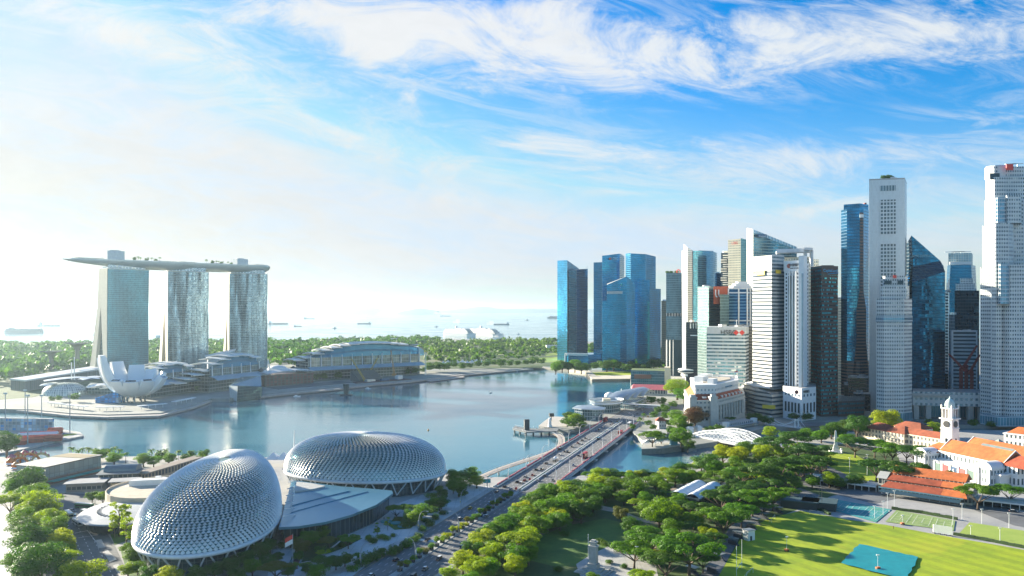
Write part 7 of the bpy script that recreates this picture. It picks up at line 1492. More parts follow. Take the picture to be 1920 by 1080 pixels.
# courts and field things
TEALC = groundmat('court_teal',(.03,.25,.26),(.05,.31,.31),.1,(.08,.30,.22)); GRC = groundmat('court_green',(.20,.30,.09),(.28,.37,.12),.12)
patch('court',[(1551,954),(1568,937),(1671,956),(1642,980)],TEALC); patch('court',[(1660,979),(1681,957),(1791,977),(1788,996)],GRC); patch('court',[(1797,1002),(1818,980),(1960,1002),(1960,1030)],groundmat('bowling_green',(.26,.36,.05),(.32,.40,.07),.08))
m = MB()
def quad(pts,t,s):
 a = lerp(pts[0],pts[1],t); b_ = lerp(pts[3],pts[2],t); return lerp(a,b_,s)
for pts,cols in (([(1551,954),(1568,937),(1671,956),(1642,980)],3),([(1660,979),(1681,957),(1791,977),(1788,996)],3)):
 for k in range(cols):
  s0,s1 = (k+.14)/cols,(k+.86)/cols
  for (p,q) in (((.12,s0),(.12,s1)),((.88,s0),(.88,s1)),((.12,s0),(.88,s0)),((.12,s1),(.88,s1)),((.5,s0),(.5,s1)),((.3,s0),(.3,s1)),((.7,s0),(.7,s1)),((.3,(s0+s1)/2),(.7,(s0+s1)/2))): gline(m,quad(pts,*p),quad(pts,*q),.16,.42)
struct(m,'court_markings',[ML])
m = MB()
for q in ([(1612,1022),(1722,1046),(1700,1090),(1577,1058)],):
 P4 = [Vector((*G(*p),0)) for p in q]; n = 10; vs = []; rr = random.Random(3)
 for i in range(n+1):
  for j in range(n+1):
   u,v = i/n,j/n; p = P4[0]*(1-u)*(1-v)+P4[1]*u*(1-v)+P4[2]*u*v+P4[3]*(1-u)*v; jj = .25 if 0 < i < n and 0 < j < n else .6; vs.append((p.x+rr.uniform(-jj,jj),p.y+rr.uniform(-jj,jj),.48+rr.random()*.22))
 m.add(vs,[(i*(n+1)+j,(i+1)*(n+1)+j,(i+1)*(n+1)+j+1,i*(n+1)+j+1) for i in range(n) for j in range(n)])
tag(m.build('field_cover',mat('teal_tarpaulin',(.015,.27,.30),.45,vary=.15),smooth=True),'big teal tarpaulin spread over the pitch on the playing field','tarpaulin')
a,b_ = Vector(G(1750,1000)),Vector(G(1786,1006)); r = thing('sight_screen','white slatted sight screen on wheels beside the green courts','screen',*((a+b_)/2)); m = MB(); m.prism([tuple(a),tuple(b_),(b_.x,b_.y+.4),(a.x,a.y+.4)],.6,4.8); m.build('panel',WHITE,r)
for t in (.05,.35,.65,.95): m = MB(); p = a+(b_-a)*t; m.box(p.x,p.y+.5,0,.4,2.2,.7); m.build('foot',DARKM,r)
HEDGE = mat('hedge',(.035,.075,.015),.9,vary=.5,scale=1.2,bump=.8)
def hedge(pts,w,h,lab):
 P = [Vector(G(*p)) for p in pts]; c = P[len(P)//2]; m = MB()
 for i in range(len(P)-1):
  d = P[i+1]-P[i]; L = d.length; k = max(1,int(L/3)); e = Vector((-d.y,d.x)).normalized()
  for j in range(k):
   a,b_ = P[i]+d*j/k,P[i]+d*(j+1)/k; hh = h*random.uniform(.85,1.1); m.prism([tuple(a-e*w/2),tuple(b_-e*w/2),tuple(b_+e*w/2),tuple(a+e*w/2)],0,hh)
 o = m.build('hedge',HEDGE); tag(o,lab,'hedge'); return o
hedge([(1788,1003),(1840,1012),(1900,1024),(1960,1036)],1.6,1.5,'clipped hedge between the playing field and the bowling green at right')
hedge([(1672,955),(1730,963),(1795,975)],1.4,1.6,'dark hedge between the green courts and the club house veranda')
hedge([(1500,948),(1540,958),(1556,966)],1.6,1.6,'short dark hedge at the field corner by the teal courts')
for i,(px,py,ph,lab) in enumerate(((1646,1068,6.5,'orange footed field lamp standing on the teal tarpaulin'),(1692,984,5,'orange footed field lamp beside the green courts'),(1475,1034,7,'orange footed field lamp alone on the left half of the field'))):
 a = G(px,py); r = thing('field_lamp',lab,'lamp',*a,0,'movable field lamps'); m = MB(); m.box(*a,.35,2,1.2,.9,.3); m.build('cart',mat('cart_orange',(.62,.17,.04),.5),r); m = MB(); m.tube([(*a,1),(*a,ph)],.09,6); m.build('pole',WHITE,r); m = MB(); m.box(*a,ph,1.4,.4,.5); m.build('lamp_head',WHITE,r)
 for dx in (-.7,.7): m = MB(); m.tube([(a[0]+dx,a[1]-.65,.45),(a[0]+dx,a[1]+.65,.45)],.4,10); m.build('wheel',DARKM,r)
a,b_ = Vector(G(1381,1080)),Vector(G(1391,1066)); r = thing('rugby_goal','tall white H shaped rugby goal at the left edge of the field','goal',*((a+b_)/2))
for p in (a,b_): m = MB(); m.tube([(*p,0),(*p,13.5)],.11,6); m.build('upright',WHITE,r)
m = MB(); m.bar((*a,3),(*b_,3),.18); m.build('crossbar',WHITE,r)
for (q0,q1,lab) in (((1400,1084),(1412,1074),'small netted football goal beside the rugby goal'),((1518,964),(1544,968),'white football goal frame at the field corner by the teal courts'),((1447,980),(1453,973),'white football goal frame under the park edge trees')):
 a,b_ = Vector(G(*q0)),Vector(G(*q1)); r = thing('football_goal',lab,'goal',*((a+b_)/2)); m = MB(); m.tube([(*a,0),(*a,2.4),(*b_,2.4),(*b_,0)],.09,6); m.build('frame',WHITE,r); m = MB(); e = Vector((-(b_-a).y,(b_-a).x)).normalized()*1.6
 m.tube([(*a,2.4),(*(a+e),.1)],.05,5); m.tube([(*b_,2.4),(*(b_+e),.1)],.05,5); m.tube([(*(a+e),.1),(*(b_+e),.1)],.05,5); m.build('net_frame',STEEL,r)
for i,(px,py,w,h,lab) in enumerate(((1404,1012,4.6,5.0,'white equipment hut at the field edge under the trees'),)):
 a = G(px,py); r = thing('equipment_hut',lab,'hut',*a); m = MB(); m.box(*a,0,w,4,h,.5); m.build('wall',WHITE,r); m = MB(); m.box(*a,h,w+.6,4.6,.4,.5); m.build('roof',STEEL,r); m = MB(); q = (a[0]+.6,a[1]-2.1); m.box(*q,.2,1,.4,2.2,.5); m.build('door',DARKM,r)
for i,(px,py) in enumerate(((1352,1052),(1340,1075),(1378,1022),(1388,1010),(1412,992),(1420,984),(1436,974),(1462,962),(1303,1078))):
 a = G(px,py); r = thing('field_stand',('second from bottom dark spectator stand on the field edge','dark spectator stand just below the second stand from bottom','dark stand left of the white equipment hut','dark stand directly above the white equipment hut','dark stand right of the hut, near the netted carts','fourth stand up from the white equipment hut','fifth stand up from the white equipment hut','topmost dark stand at the head of the field edge row','pale topped stand at the very bottom of the row by the park trees')[i],'stand',*a,0,'spectator stands along the field edge'); m = MB()
 for k in range(3): m.box(a[0]-k*.9*.5,a[1]+k*.9,0,4.6,1.0,.6+.6*k,-.9)
 m.build('tiered_seats',mat('stand_dark',(.05,.06,.08),.7),r); m = MB(); m.box(a[0]-.8,a[1]+1.2,3.3,5.4,3.4,.25,-.9); m.build('canopy',mat('stand_roof',(.16,.19,.2),.6) if i != 8 else STEEL,r)
 for dx in (-2,2): m = MB(); m.tube([(a[0]-.8+dx*.62,a[1]+1.2-dx*.78,0),(a[0]-.8+dx*.62,a[1]+1.2-dx*.78,3.3)],.1,5); m.build('post',DARKM,r)
for (px,py,w,d_,lab) in ((1500,938,22,14,'dark green canopy shelter left of the teal courts'),(1537,940,20,15,'dark enclosed practice cage directly beside the teal courts')):
 a = G(px,py,4); r = thing('court_shelter',lab,'shelter',*a); m = MB(); fr = Fr(a,(.9,-.42)); m.prism(fr.rect(-w/2,w/2,-d_/2,d_/2),4.2,4.9,bot=True); m.build('roof',mat('shelter_roof',(.045,.09,.10),.7),r); m = MB(); m.prism(fr.rect(-w/2+.6,w/2-.6,-d_/2+.6,d_/2-.6),0,4.1); m.build('mesh_wall',VER,r)
# parade-ground monuments
a = G(1113,1072); r = thing('war_memorial','tall granite war memorial pillar with carved top on stepped base in the park','memorial',*a); GR = mat('granite',(.40,.40,.37),.8,vary=.2,scale=.8); fr = Fr(a,(.88,-.47))
for (w,d_,z0,z1,nm) in ((15,11,0,.5,'step'),(12.5,9,.5,1.0,'step'),(9,5,1.0,1.9,'base'),(4.6,3.8,1.9,4.0,'plinth'),(3.4,2.8,4.0,11.5,'shaft'),(4.2,3.5,11.5,12.1,'cornice'),(2.6,2.2,12.1,13.4,'top_block'),(3.4,2.9,13.4,13.9,'cornice'),(1.9,1.6,13.9,14.6,'cap')): fbox(r,fr,-w/2,w/2,-d_/2,d_/2,z0,z1,GR,nm)
fbox(r,fr,-.5,.5,-1.6,-1.38,6,9.5,STONE,'carved_panel')
for k in range(4): fbox(r,fr,11+k*1.6,12+k*1.6,-9,-4,.12,.5,mat('wreath_dark',(.04,.06,.07),.6),'bench_row')
a = G(1567,848); r = thing('white_obelisk','white obelisk monument on a lawn beyond the park trees','monument',*a); fr = Fr(a,(.9,-.3))
for (w,z0,z1) in ((11,0,.6),(8,.6,1.4),(4.4,1.4,4.2),(3.4,4.2,6.2)): fbox(r,fr,-w/2,w/2,-w/2,w/2,z0,z1,VW,'base_step')
m = MB(); m.prism(fr.rect(-1.25,1.25,-1.25,1.25),6.2,17.2,pts2=fr.rect(-.7,.7,-.7,.7)); m.prism(fr.rect(-.7,.7,-.7,.7),17.2,18.6,pts2=fr.rect(-.02,.02,-.02,.02)); m.build('shaft',VW,r)
for sx in (-1,1):
 for sy in (-1,1): m = MB(); q = fr.p(sx*4.6,sy*4.6); m.box(*q,0,1.3,1.3,2.6); m.build('corner_post',VW,r)
# twin barrel roof hall in the park
q = [G(1252,928,6),G(1312,938,6),G(1357,911,6),G(1298,905,6)]; r = thing('barrel_roof_hall','dark framed hall with two white translucent barrel roofs among the park trees','building',*G(1304,920,6))
m = MB(); m.prism(inset(q,.98),0,5.4); m.build('wall',facade('dark_lattice',(.04,.06,.07),(.05,.08,.09),1.8,2.4,.2,.15,.5,.2,.05,1.2,blinds=.2,blindcol=(.3,.36,.38)),r)
m = MB()
for i in range(4): m.bar((*q[i],6.0),(*q[(i+1) % 4],6.0),1.1,1.3)
m.build('roof_frame',mat('frame_teal',(.035,.07,.085),.5),r)
Q4 = [Vector((*p,0)) for p in q]
for s0,s1 in ((.03,.49),(.51,.97)):
 secs = []
 for i in range(9):
  t = .03+.94*i/8; L0,L1 = Q4[0]+(Q4[3]-Q4[0])*t,Q4[1]+(Q4[2]-Q4[1])*t; a,b_ = L0+(L1-L0)*s0,L0+(L1-L0)*s1
  w = .25*(1 if i % 2 else -1)
  secs.append([tuple(a+(b_-a)*k/8+Vector((0,0,6.3+(2.6+w)*math.sin(math.pi*k/8)))) for k in range(9)])
 m = MB(); m.loft(secs,closed=False); m.build('barrel_roof',mat('fabric_roof',(.70,.73,.74),.5),r,smooth=True)
# ================================================================ TREES, PLANTS
def leaf_cloud(lobes,nleaf,leaf,seed,up=.25):
 """leaf-sized faces over the outer skin of many lobes: (x, y, z, rx, rz)"""
 rng = np.random.default_rng(seed); V = []
 tot = sum(l[3]*l[3] for l in lobes)
 for (x,y,z,rx,rz) in lobes:
  k = max(12,int(nleaf*rx*rx/tot)); d = rng.normal(size=(k,3)); d[:,2] = np.abs(d[:,2])*1.0-up*rng.random(k)*2.2; d /= np.linalg.norm(d,axis=1)[:,None]
  rad = rng.uniform(.72,1.06,k)[:,None]; P = d*rad*np.array([rx,rx,rz])+np.array([x,y,z])
  n = d/np.array([rx,rx,rz])*rx+rng.normal(scale=.42,size=(k,3)); n /= np.linalg.norm(n,axis=1)[:,None]
  t = np.cross(n,rng.normal(size=(k,3))); t /= np.linalg.norm(t,axis=1)[:,None]; b = np.cross(n,t)
  s = (leaf*rng.uniform(.6,1.35,k))[:,None]*.5; t = t*s*1.25; b = b*s*.85
  V.append(np.stack([P-t,P-b*.9,P+t,P+b*.9],1))
 return np.concatenate(V).reshape(-1,3)
def mesh_quads(name,V,m):
 me = bpy.data.meshes.new(name); n = len(V)//4
 me.vertices.add(len(V)); me.vertices.foreach_set('co',V.astype(np.float32).ravel()); me.loops.add(len(V)); me.loops.foreach_set('vertex_index',np.arange(len(V),dtype=np.int32))
 me.polygons.add(n); me.polygons.foreach_set('loop_start',np.arange(0,len(V),4,dtype=np.int32)); me.polygons.foreach_set('loop_total',np.full(n,4,dtype=np.int32)); me.update(calc_edges=True); me.materials.append(m); return me
def tree_proto(kind,seed):
 rr = random.Random(seed); lobes = []; m = MB()
 if kind == 'rain':      # wide umbrella on forked limbs, unit crown radius 1
  for i in range(22):
   a = rr.uniform(0,2*math.pi); q = math.sqrt(rr.random())*.78; lobes.append((q*math.cos(a),q*math.sin(a),.80+.20*(1-q*q)+rr.uniform(-.05,.05),rr.uniform(.20,.32),rr.uniform(.10,.17)))
  m.tube([(0,0,-.02),(.01,0,.2),(.02,.01,.34)],[.055,.042,.04],7)
  for i in range(7): a = i*.9+rr.random(); q = rr.uniform(.4,.75); m.tube([(.02,.01,.32),(q*.45*math.cos(a),q*.45*math.sin(a),.55),(q*math.cos(a),q*math.sin(a),.78)],[.03,.02,.008],5)
  V = leaf_cloud(lobes,8600,.046,seed,.12)
 elif kind == 'round':
  for i in range(22):
   a = rr.uniform(0,2*math.pi); t = rr.random(); q = .66*math.sin(math.pi*(.12+.70*t))*rr.uniform(.55,1.0); lobes.append((q*math.cos(a),q*math.sin(a),.52+1.0*t*.95,rr.uniform(.24,.40),rr.uniform(.18,.28)))
  lobes.append((0,0,.95,.6,.5)); m.tube([(0,0,-.02),(.01,.01,.35),(0,0,.9)],[.075,.055,.03],7)
  for i in range(5): a = i*1.3+rr.random(); m.tube([(0,0,.35),(.3*math.cos(a),.3*math.sin(a),.65),(.5*math.cos(a),.5*math.sin(a),.95)],[.035,.02,.008],5)
  V = leaf_cloud(lobes,9000,.05,seed,.35)
 elif kind == 'slim':    # airy young tree: gaps between leaf tufts
  m.tube([(0,0,-.02),(.02,0,.9),(0,.02,1.9)],[.05,.035,.012],6)
  for i in range(15):
   a = rr.uniform(0,2*math.pi); z = rr.uniform(.75,2.0); q = rr.uniform(.25,.75)*(1.25-.35*z); x,y = q*math.cos(a),q*math.sin(a); lobes.append((x,y,z+.1,rr.uniform(.15,.25),rr.uniform(.12,.18))); m.tube([(.01,.01,z*.8),(x,y,z)],[.018,.006],4)
  V = leaf_cloud(lobes,1500,.08,seed,.4)
 elif kind == 'bush':
  for i in range(9): a = rr.uniform(0,2*math.pi); q = rr.uniform(0,.6); lobes.append((q*math.cos(a),q*math.sin(a),.22+.2*rr.random(),rr.uniform(.3,.5),rr.uniform(.26,.42)))
  m.tube([(0,0,-.02),(0,0,.3)],[.06,.04],5); V = leaf_cloud(lobes,1300,.085,seed,.5)
 else:                   # palm
  m.tube([(0,0,-.02),(.03,0,.9),(.02,.02,1.9)],[.06,.045,.04],7); Q = []
  for i in range(22):
   a = i*2*math.pi/22*1.618*2; e = rr.uniform(-.3,1.1); L = rr.uniform(.7,.95); p = Vector((.02,.02,1.9)); d = Vector((math.cos(a),math.sin(a),0))
   for k in range(4):
    t0,t1 = k/4,(k+1)/4; f = lambda t: p+d*L*t*math.cos(e*.6)+Vector((0,0,L*(math.sin(e)*t-1.0*t*t*.8))); w0,w1 = .11*(1-t0*.7)*(.35 if k == 0 else 1),.11*(1-t1*.75); s = Vector((-d.y,d.x,0)); c0,c1 = f(t0),f(t1)
    for sg in (-1,1): Q += [c0,c1,c1+s*w1*sg-Vector((0,0,w1*.6)),c0+s*w0*sg-Vector((0,0,w0*.6))]
  V = np.array([tuple(q) for q in Q])
 crown = mesh_quads('crown',V,LEAF['mid']); t = m.build('trunk',BARK,smooth=True); tm = t.data; bpy.data.objects.remove(t)
 return crown,tm
PROTO = {k: [tree_proto(k,11*i+j*101) for i in range(n)] for j,(k,n) in enumerate((('rain',4),('round',5),('slim',3),('bush',3),('palm',2)))}
TREES = []; trng = random.Random(5)
NM = {'rain': 'rain_tree','round': 'broadleaf_tree','slim': 'young_tree','bush': 'shrub','palm': 'palm_tree'}
def tree(kind,x,y,rad,col='mid',z=0.0,squash=1.0):
 cr,tm = trng.choice(PROTO[kind]); r = bpy.data.objects.new(NM[kind],None); COL.objects.link(r); r.empty_display_size = .5
 r.location = (x,y,z); r.rotation_euler = (0,0,trng.uniform(0,6.28)); r.scale = (rad,rad*trng.uniform(.9,1.1),rad*squash*trng.uniform(.9,1.12))
 a = bpy.data.objects.new('crown',cr); COL.objects.link(a); a.parent = r; b_ = bpy.data.objects.new('trunk',tm); COL.objects.link(b_); b_.parent = r
 a.material_slots[0].link = 'OBJECT'; a.material_slots[0].material = LEAF[col]
 r['_k'] = kind; r['_c'] = col; r['_r'] = rad; TREES.append(r); return r
HC = {'rain': .88,'round': .95,'slim': 1.4,'bush': .35,'palm': 1.8}
def T(kind,px,py,rpx,col='mid',z=0.0,squash=1.0):
 """a tree whose crown the survey saw at px, py with radius rpx"""
 Y = 600.0
 for _ in range(8): rad = rpx*1.5/F*Y; hc = HC[kind]*rad*squash+z; Y = (H-hc)*F/(py-YH)
 return tree(kind,(px-CX)/F*Y,Y,rad,col,z,squash)
L = []
# grove at lower left
for q in ((94,894,30,'d'),(35,915,22,'m'),(63,907,21,'m'),(80,926,28,'m'),(85,948,30,'b'),(44,973,24,'m'),(94,974,27,'b'),(41,989,25,'d'),(104,992,24,'m'),(53,1017,33,'d'),(113,1017,25,'b'),(72,1055,40,'d'),(145,1042,24,'b'),(157,1072,30,'b'),(130,1080,22,'m'),(13,831,24,'d'),(110,958,22,'m'),(30,1050,22,'m'),(95,1040,22,'m'),(66,960,20,'m')): L.append(('round',*q))
L.append(('rain',19,941,24,'b'))
for q in ((200,968,20,'b'),(222,992,19,'b'),(228,975,13,'m'),(208,985,12,'b')): L.append(('slim',*q))
for q in ((227,1042,19,'d'),(249,1045,15,'m'),(258,1062,16,'m'),(173,931,11,'d'),(193,932,12,'m'),(240,1066,15,'b'),(277,1076,18,'d'),(317,1080,20,'b'),(240,1028,12,'m')): L.append(('round',*q))
# seaside row
for x,y in ((134,842),(146,845),(154,843),(165,843),(176,843),(205,844),(223,844),(236,850),(284,845),(298,849),(310,847),(335,849),(215,840),(318,852),(378,848)): L.append(('palm',x,y,7,'m'))
for q in ((186,852,12,'m'),(214,857,14,'m'),(269,861,13,'m'),(288,862,12,'m'),(316,859,12,'m'),(348,857,9,'m'),(382,851,10,'m'),(368,860,9,'b'),(302,857,10,'m'),(198,849,10,'m'),(360,852,8,'d')): L.append(('round',*q))
# front of the near dome and the plaza
for q in ((460,1046,18,'d'),(433,1058,18,'d'),(487,1033,19,'d'),(507,1021,14,'d'),(473,1064,16,'m'),(403,1068,16,'d'),(500,1050,15,'d'),(370,1078,18,'d'),(445,1078,16,'d'),(520,1044,11,'d'),(476,1018,11,'d'),(414,1046,11,'d'),(567,1023,17,'o'),(580,1008,18,'m'),(602,997,16,'m'),(607,1057,16,'d'),(630,1052,15,'d'),(647,1048,13,'d'),(613,1074,16,'m'),(545,1015,11,'d'),(560,1043,10,'d'),(540,1070,14,'d'),(578,1066,12,'d'),(600,1030,10,'d'),(840,940,14,'d'),(853,894,16,'m'),(881,892,17,'m'),(868,911,19,'m'),(894,901,13,'b'),(850,912,12,'d'),(828,925,12,'d'),(786,972,13,'m'),(797,960,15,'m'),(812,943,13,'m'),(830,945,12,'d'),(770,966,13,'m'),(842,958,10,'d'),(875,925,9,'d')): L.append(('round',*q))
for q in ((618,1011,16,'o'),(653,1008,16,'m'),(517,1065,21,'o'),(743,955,15,'m'),(768,952,14,'m'),(573,1058,10,'m'),(606,1036,10,'b')): L.append(('rain',*q))
for q in ((708,993,8,'m'),(727,980,7,'b')): L.append(('slim',*q))
for q in ((690,1008,8),(700,1013,10),(714,1006,8),(726,1008,8),(736,1003,6),(760,1020,14),(745,1028,12),(733,1034,12),(775,1010,12),(785,1004,9),(718,1030,7),(700,1042,14),(688,1048,13),(676,1056,13),(672,1040,11),(716,1036,12),(760,985,10),(775,980,9),(790,990,10),(805,982,10),(818,970,9),(830,960,9),(800,975,9),(600,1015,8),(640,1020,9),(655,1018,7),(810,928,10),(822,915,9),(660,1066,11),(748,972,7),(530,1022,10),(552,1058,9),(590,1050,8),(618,1032,8)): L.append(('bush',*q,'d' if (q[0]*7) % 3 else 'm'))
# big trees between road and memorial park
for q in ((1019,922,17,'d'),(1037,924,18,'m'),(1066,927,21,'m'),(1097,930,21,'m'),(972,945,16,'d'),(998,940,18,'d'),(985,963,22,'m'),(1024,953,23,'m'),(1063,948,23,'m'),(931,976,16,'d'),(962,976,20,'m'),(1009,987,22,'m'),(1050,974,20,'m'),(1090,960,19,'d'),(900,1005,18,'d'),(928,998,19,'m'),(988,1010,23,'b'),(965,1040,27,'m'),(868,1055,20,'b'),(894,1062,24,'b'),(842,1076,15,'b'),(915,1066,20,'m'),(1075,955,18,'d'),(948,990,17,'m'),(1042,940,17,'m'),(885,1085,16,'m'),(1118,907,18,'b'),(1150,910,20,'m'),(1192,916,20,'m'),(1230,901,17,'m'),(1112,945,18,'d'),(1266,892,18,'m'),(1304,895,18,'m'),(1325,866,22,'d'),(1355,848,18,'b'),(1384,854,18,'b'),(1396,838,14,'m'),(1429,851,18,'b'),(1467,848,15,'b'),(1165,963,15,'o'),(1183,984,18,'d'),(1236,957,32,'m'),(1446,812,12,'b'),(1170,930,15,'m'),(1210,935,14,'m'),(1283,898,15,'m'),(1246,912,13,'m'),(1340,878,16,'m'),(1135,925,15,'d'),(1110,1082,12,'m')): L.append(('round',*q))
L.append(('rain',967,1012,30,'b'))
for q in ((1450,826,26,'d'),(1497,824,26,'d'),(1521,839,24,'d'),(1521,866,26,'d'),(1540,868,20,'d'),(1467,872,24,'d'),(1423,883,27,'d'),(1390,886,24,'m'),(1346,896,20,'m'),(1455,893,20,'d'),(1384,919,26,'d'),(1352,931,26,'d'),(1411,934,26,'m'),(1449,928,22,'m'),(1479,923,15,'m'),(1313,952,24,'d'),(1358,967,33,'m'),(1390,958,24,'m'),(1224,999,36,'m'),(1189,1024,32,'m'),(1292,1018,46,'m'),(1248,1052,32,'d'),(1340,1008,20,'d'),(1205,1078,22,'b'),(1431,945,20,'d'),(1255,1015,26,'m'),(1300,985,20,'d'),(1490,846,18,'d'),(1440,905,20,'d'),(1368,905,18,'d'),(1318,1048,20,'d'),(1405,908,20,'d'),(1475,900,18,'d'),(1500,880,18,'d')): L.append(('rain',*q))
for q in ((1491,904,14,'m'),(1523,901,13,'m'),(1556,898,15,'b'),(1574,904,12,'d'),(1603,899,15,'d'),(1560,896,10,'m')): L.append(('round',*q))
for q in ((1124,1013,9),(1135,1018,8),(1150,1022,8),(1160,1030,8),(1170,1060,9),(1143,1052,8),(1048,1066,9),(1250,965,9),(1060,1000,8)): L.append(('bush',*q,'d'))
for i in range(16):
 px = 1105+i*21; py = (899 if px < 1245 else 899-(px-1245)*.30)-9; L.append(('round' if i % 3 else 'rain',px,py,11+(i*5) % 6,'mbd'[i % 3]))
# along the civic buildings
for q in ((1603,829,22,'d'),(1640,832,20,'m'),(1673,839,22,'m'),(1720,842,26,'d'),(1643,869,26,'d'),(1697,875,32,'d'),(1833,922,26,'m'),(1893,919,22,'m'),(1700,845,18,'d'),(1806,917,18,'d'),(1660,846,16,'m')): L.append(('rain',*q))
for q in ((1660,789,22,'b'),(1607,800,20,'d'),(1559,803,18,'d'),(1586,800,15,'d'),(1589,824,13,'m'),(1753,802,14,'b'),(1630,800,14,'d'),(1777,894,12,'d'),(1540,815,14,'m'),(1512,812,12,'m'),(1575,812,12,'d')): L.append(('round',*q))
# mid distance, hotel and river end
for q in ((1270,727,20,'b'),(1283,738,16,'m'),(1247,767,9,'m'),(1227,777,8,'d'),(1267,780,14,'m'),(1273,795,16,'m'),(1277,817,20,'m'),(1303,781,20,'r'),(1220,750,9,'d'),(1067,781,11,'d'),(1077,784,12,'m'),(1087,787,10,'m'),(1060,790,9,'m'),(1072,793,10,'b'),(1290,835,12,'d'),(1347,802,10,'d'),(1258,806,9,'d'),(1235,768,7,'d'),(1248,780,8,'m'),(1216,792,7,'d'),(1225,800,7,'d'),(1206,760,6,'d'),(1196,758,6,'d'),(1183,800,6,'m'),(1240,752,8,'m'),(1330,805,8,'d'),(1262,757,8,'m'),(1254,792,8,'d'),(1286,800,12,'d'),(1262,822,10,'d'),(1140,800,6,'d'),(1120,797,6,'d')): L.append(('round',*q))
for q in ((1223,818,17,'m'),(1370,785,8,'d'),(1240,822,10,'d')): L.append(('rain',*q))
for q in ((1200,786,6),(1190,776,5)): L.append(('palm',*q,'m'))
for q in ((1420,782,9,'d'),(1430,786,9,'d'),(1441,788,9,'d'),(1485,781,7,'d'),(1496,781,7,'d'),(1507,781,8,'d'),(1518,781,7,'d'),(1407,782,8,'d'),(1590,790,8,'d'),(1605,788,8,'d'),(1740,792,7,'d'),(1825,794,8,'d'),(1858,796,7,'d')): L.append(('round',*q))
# far shore row and bay front
for i in range(15): L.append(('round',806+i*15,686-.6*i+trng.uniform(-2,2),trng.uniform(6,10),'d' if i % 2 else 'm'))
for i in range(13): L.append(('round',1042+i*12,686+trng.uniform(-2,3),trng.uniform(8,12),'d' if i % 3 else 'm'))
for i in range(9): L.append(('round',1190+i*11,684+trng.uniform(-4,6),trng.uniform(7,10),'d' if i % 2 else 'm'))
for px,py in ((372,728),(384,726),(396,724),(410,722),(424,719),(500,710),(592,706),(606,705),(620,704),(634,703),(650,702),(745,697),(762,696),(778,695),(792,693),(806,690),(130,733),(145,732),(98,748),(110,747)): L.append(('round',px,py,trng.uniform(5,7.5),'d'))
L.append(('round',139,743,9,'o'))
CM = {'d': 'dark','m': 'mid','b': 'bright','o': 'olive','r': 'red'}
for (k,px,py,rp,c) in L: T(k,px,py,rp,CM[c],squash=.8 if k == 'round' else 1.0)
def inpoly(P,x,y):
 c = False; j = len(P)-1
 for i in range(len(P)):
  if (P[i][1] > y) != (P[j][1] > y) and x < (P[j][0]-P[i][0])*(y-P[i][1])/(P[j][1]-P[i][1])+P[i][0]: c = not c
  j = i
 return c
# the canopy closes up between the trees named above
CAN = [[G(*p) for p in q] for q in ([(835,1088),(915,985),(962,945),(1075,925),(1130,918),(1128,945),(1060,985),(1000,1010),(985,1050),(1010,1088)],[(1130,918),(1262,905),(1345,880),(1425,853),(1520,842),(1560,862),(1545,905),(1440,962),(1380,1020),(1330,1088),(1180,1088),(1190,1020),(1240,985),(1160,955)],[(20,925),(70,890),(105,935),(118,980),(140,1030),(165,1088),(30,1088),(45,1030),(30,980)])]
BAN = [[G(*p) for p in q] for q in ([(1245,915),(1300,898),(1370,908),(1375,925),(1320,960),(1240,940)],[(1090,1000),(1140,1000),(1150,1090),(1080,1090)],[(1130,958),(1185,962),(1185,978),(1130,972)])]
def crowded(x,y,d): return any(math.hypot(t.location.x-x,t.location.y-y) < d+.25*t['_r'] for t in TREES)
for ci,P in enumerate(CAN):
 for _ in range(900):
  x,y = trng.uniform(min(p[0] for p in P),max(p[0] for p in P)),trng.uniform(min(p[1] for p in P),max(p[1] for p in P))
  if inpoly(P,x,y) and not any(inpoly(q,x,y) for q in BAN) and not crowded(x,y,5.2 if ci != 1 else 6.0): tree('round' if ci != 1 or trng.random() < .5 else 'rain',x,y,trng.uniform(5.5,8),trng.choice(('mid','mid','dark','bright')),0,.85)
sa,sb = Vector(G(118,930)),Vector(G(204,1085)); sdv = (sb-sa).normalized(); snv = Vector((-sdv.y,sdv.x))
for t in TREES:      # nor over the side road
 q = Vector(t.location[:2])-sa; w,a = q.dot(snv),q.dot(sdv); lim = 8.5+.75*t['_r']
 if -10 < a < 190 and abs(w) < lim: p = Vector(t.location[:2])+snv*(math.copysign(lim,w)-w); t.location = (p.x,p.y,0)
for t in TREES:      # keep crowns off the carriageways
 x,y,z = t.location; a = (x+53)*UX+(y-374)*UY; q = (x+53)*UY-(y-374)*UX; lim = (19.5 if q > 0 else 24)+.72*t['_r']
 if -90 < a < 640 and abs(q) < lim and t['_k'] != 'bush': nx,ny = RP(a,math.copysign(lim,q)); t.location = (nx,ny,z)
# trees growing on the roof deck of the hotel towers, and on the tall slab
for i in range(16):
 s = (20,26,33,40,47,53,60,66,160,167,175,182,190,198,206,213)[i]; q = HP(s,-16+trng.uniform(-8,8),0); tree('palm' if i % 3 else 'round',q[0],q[1],trng.uniform(3.6,5),'dark',205)
for px in (1655,1664,1671): q = A(px,1010); tree('round',q[0],q[1],4.2,'dark',ZT(337,995)+1.6)
for px in (1252,1259,1268): q = A(px,1496); tree('bush',q[0],q[1],6,'dark',ZT(512,1490))
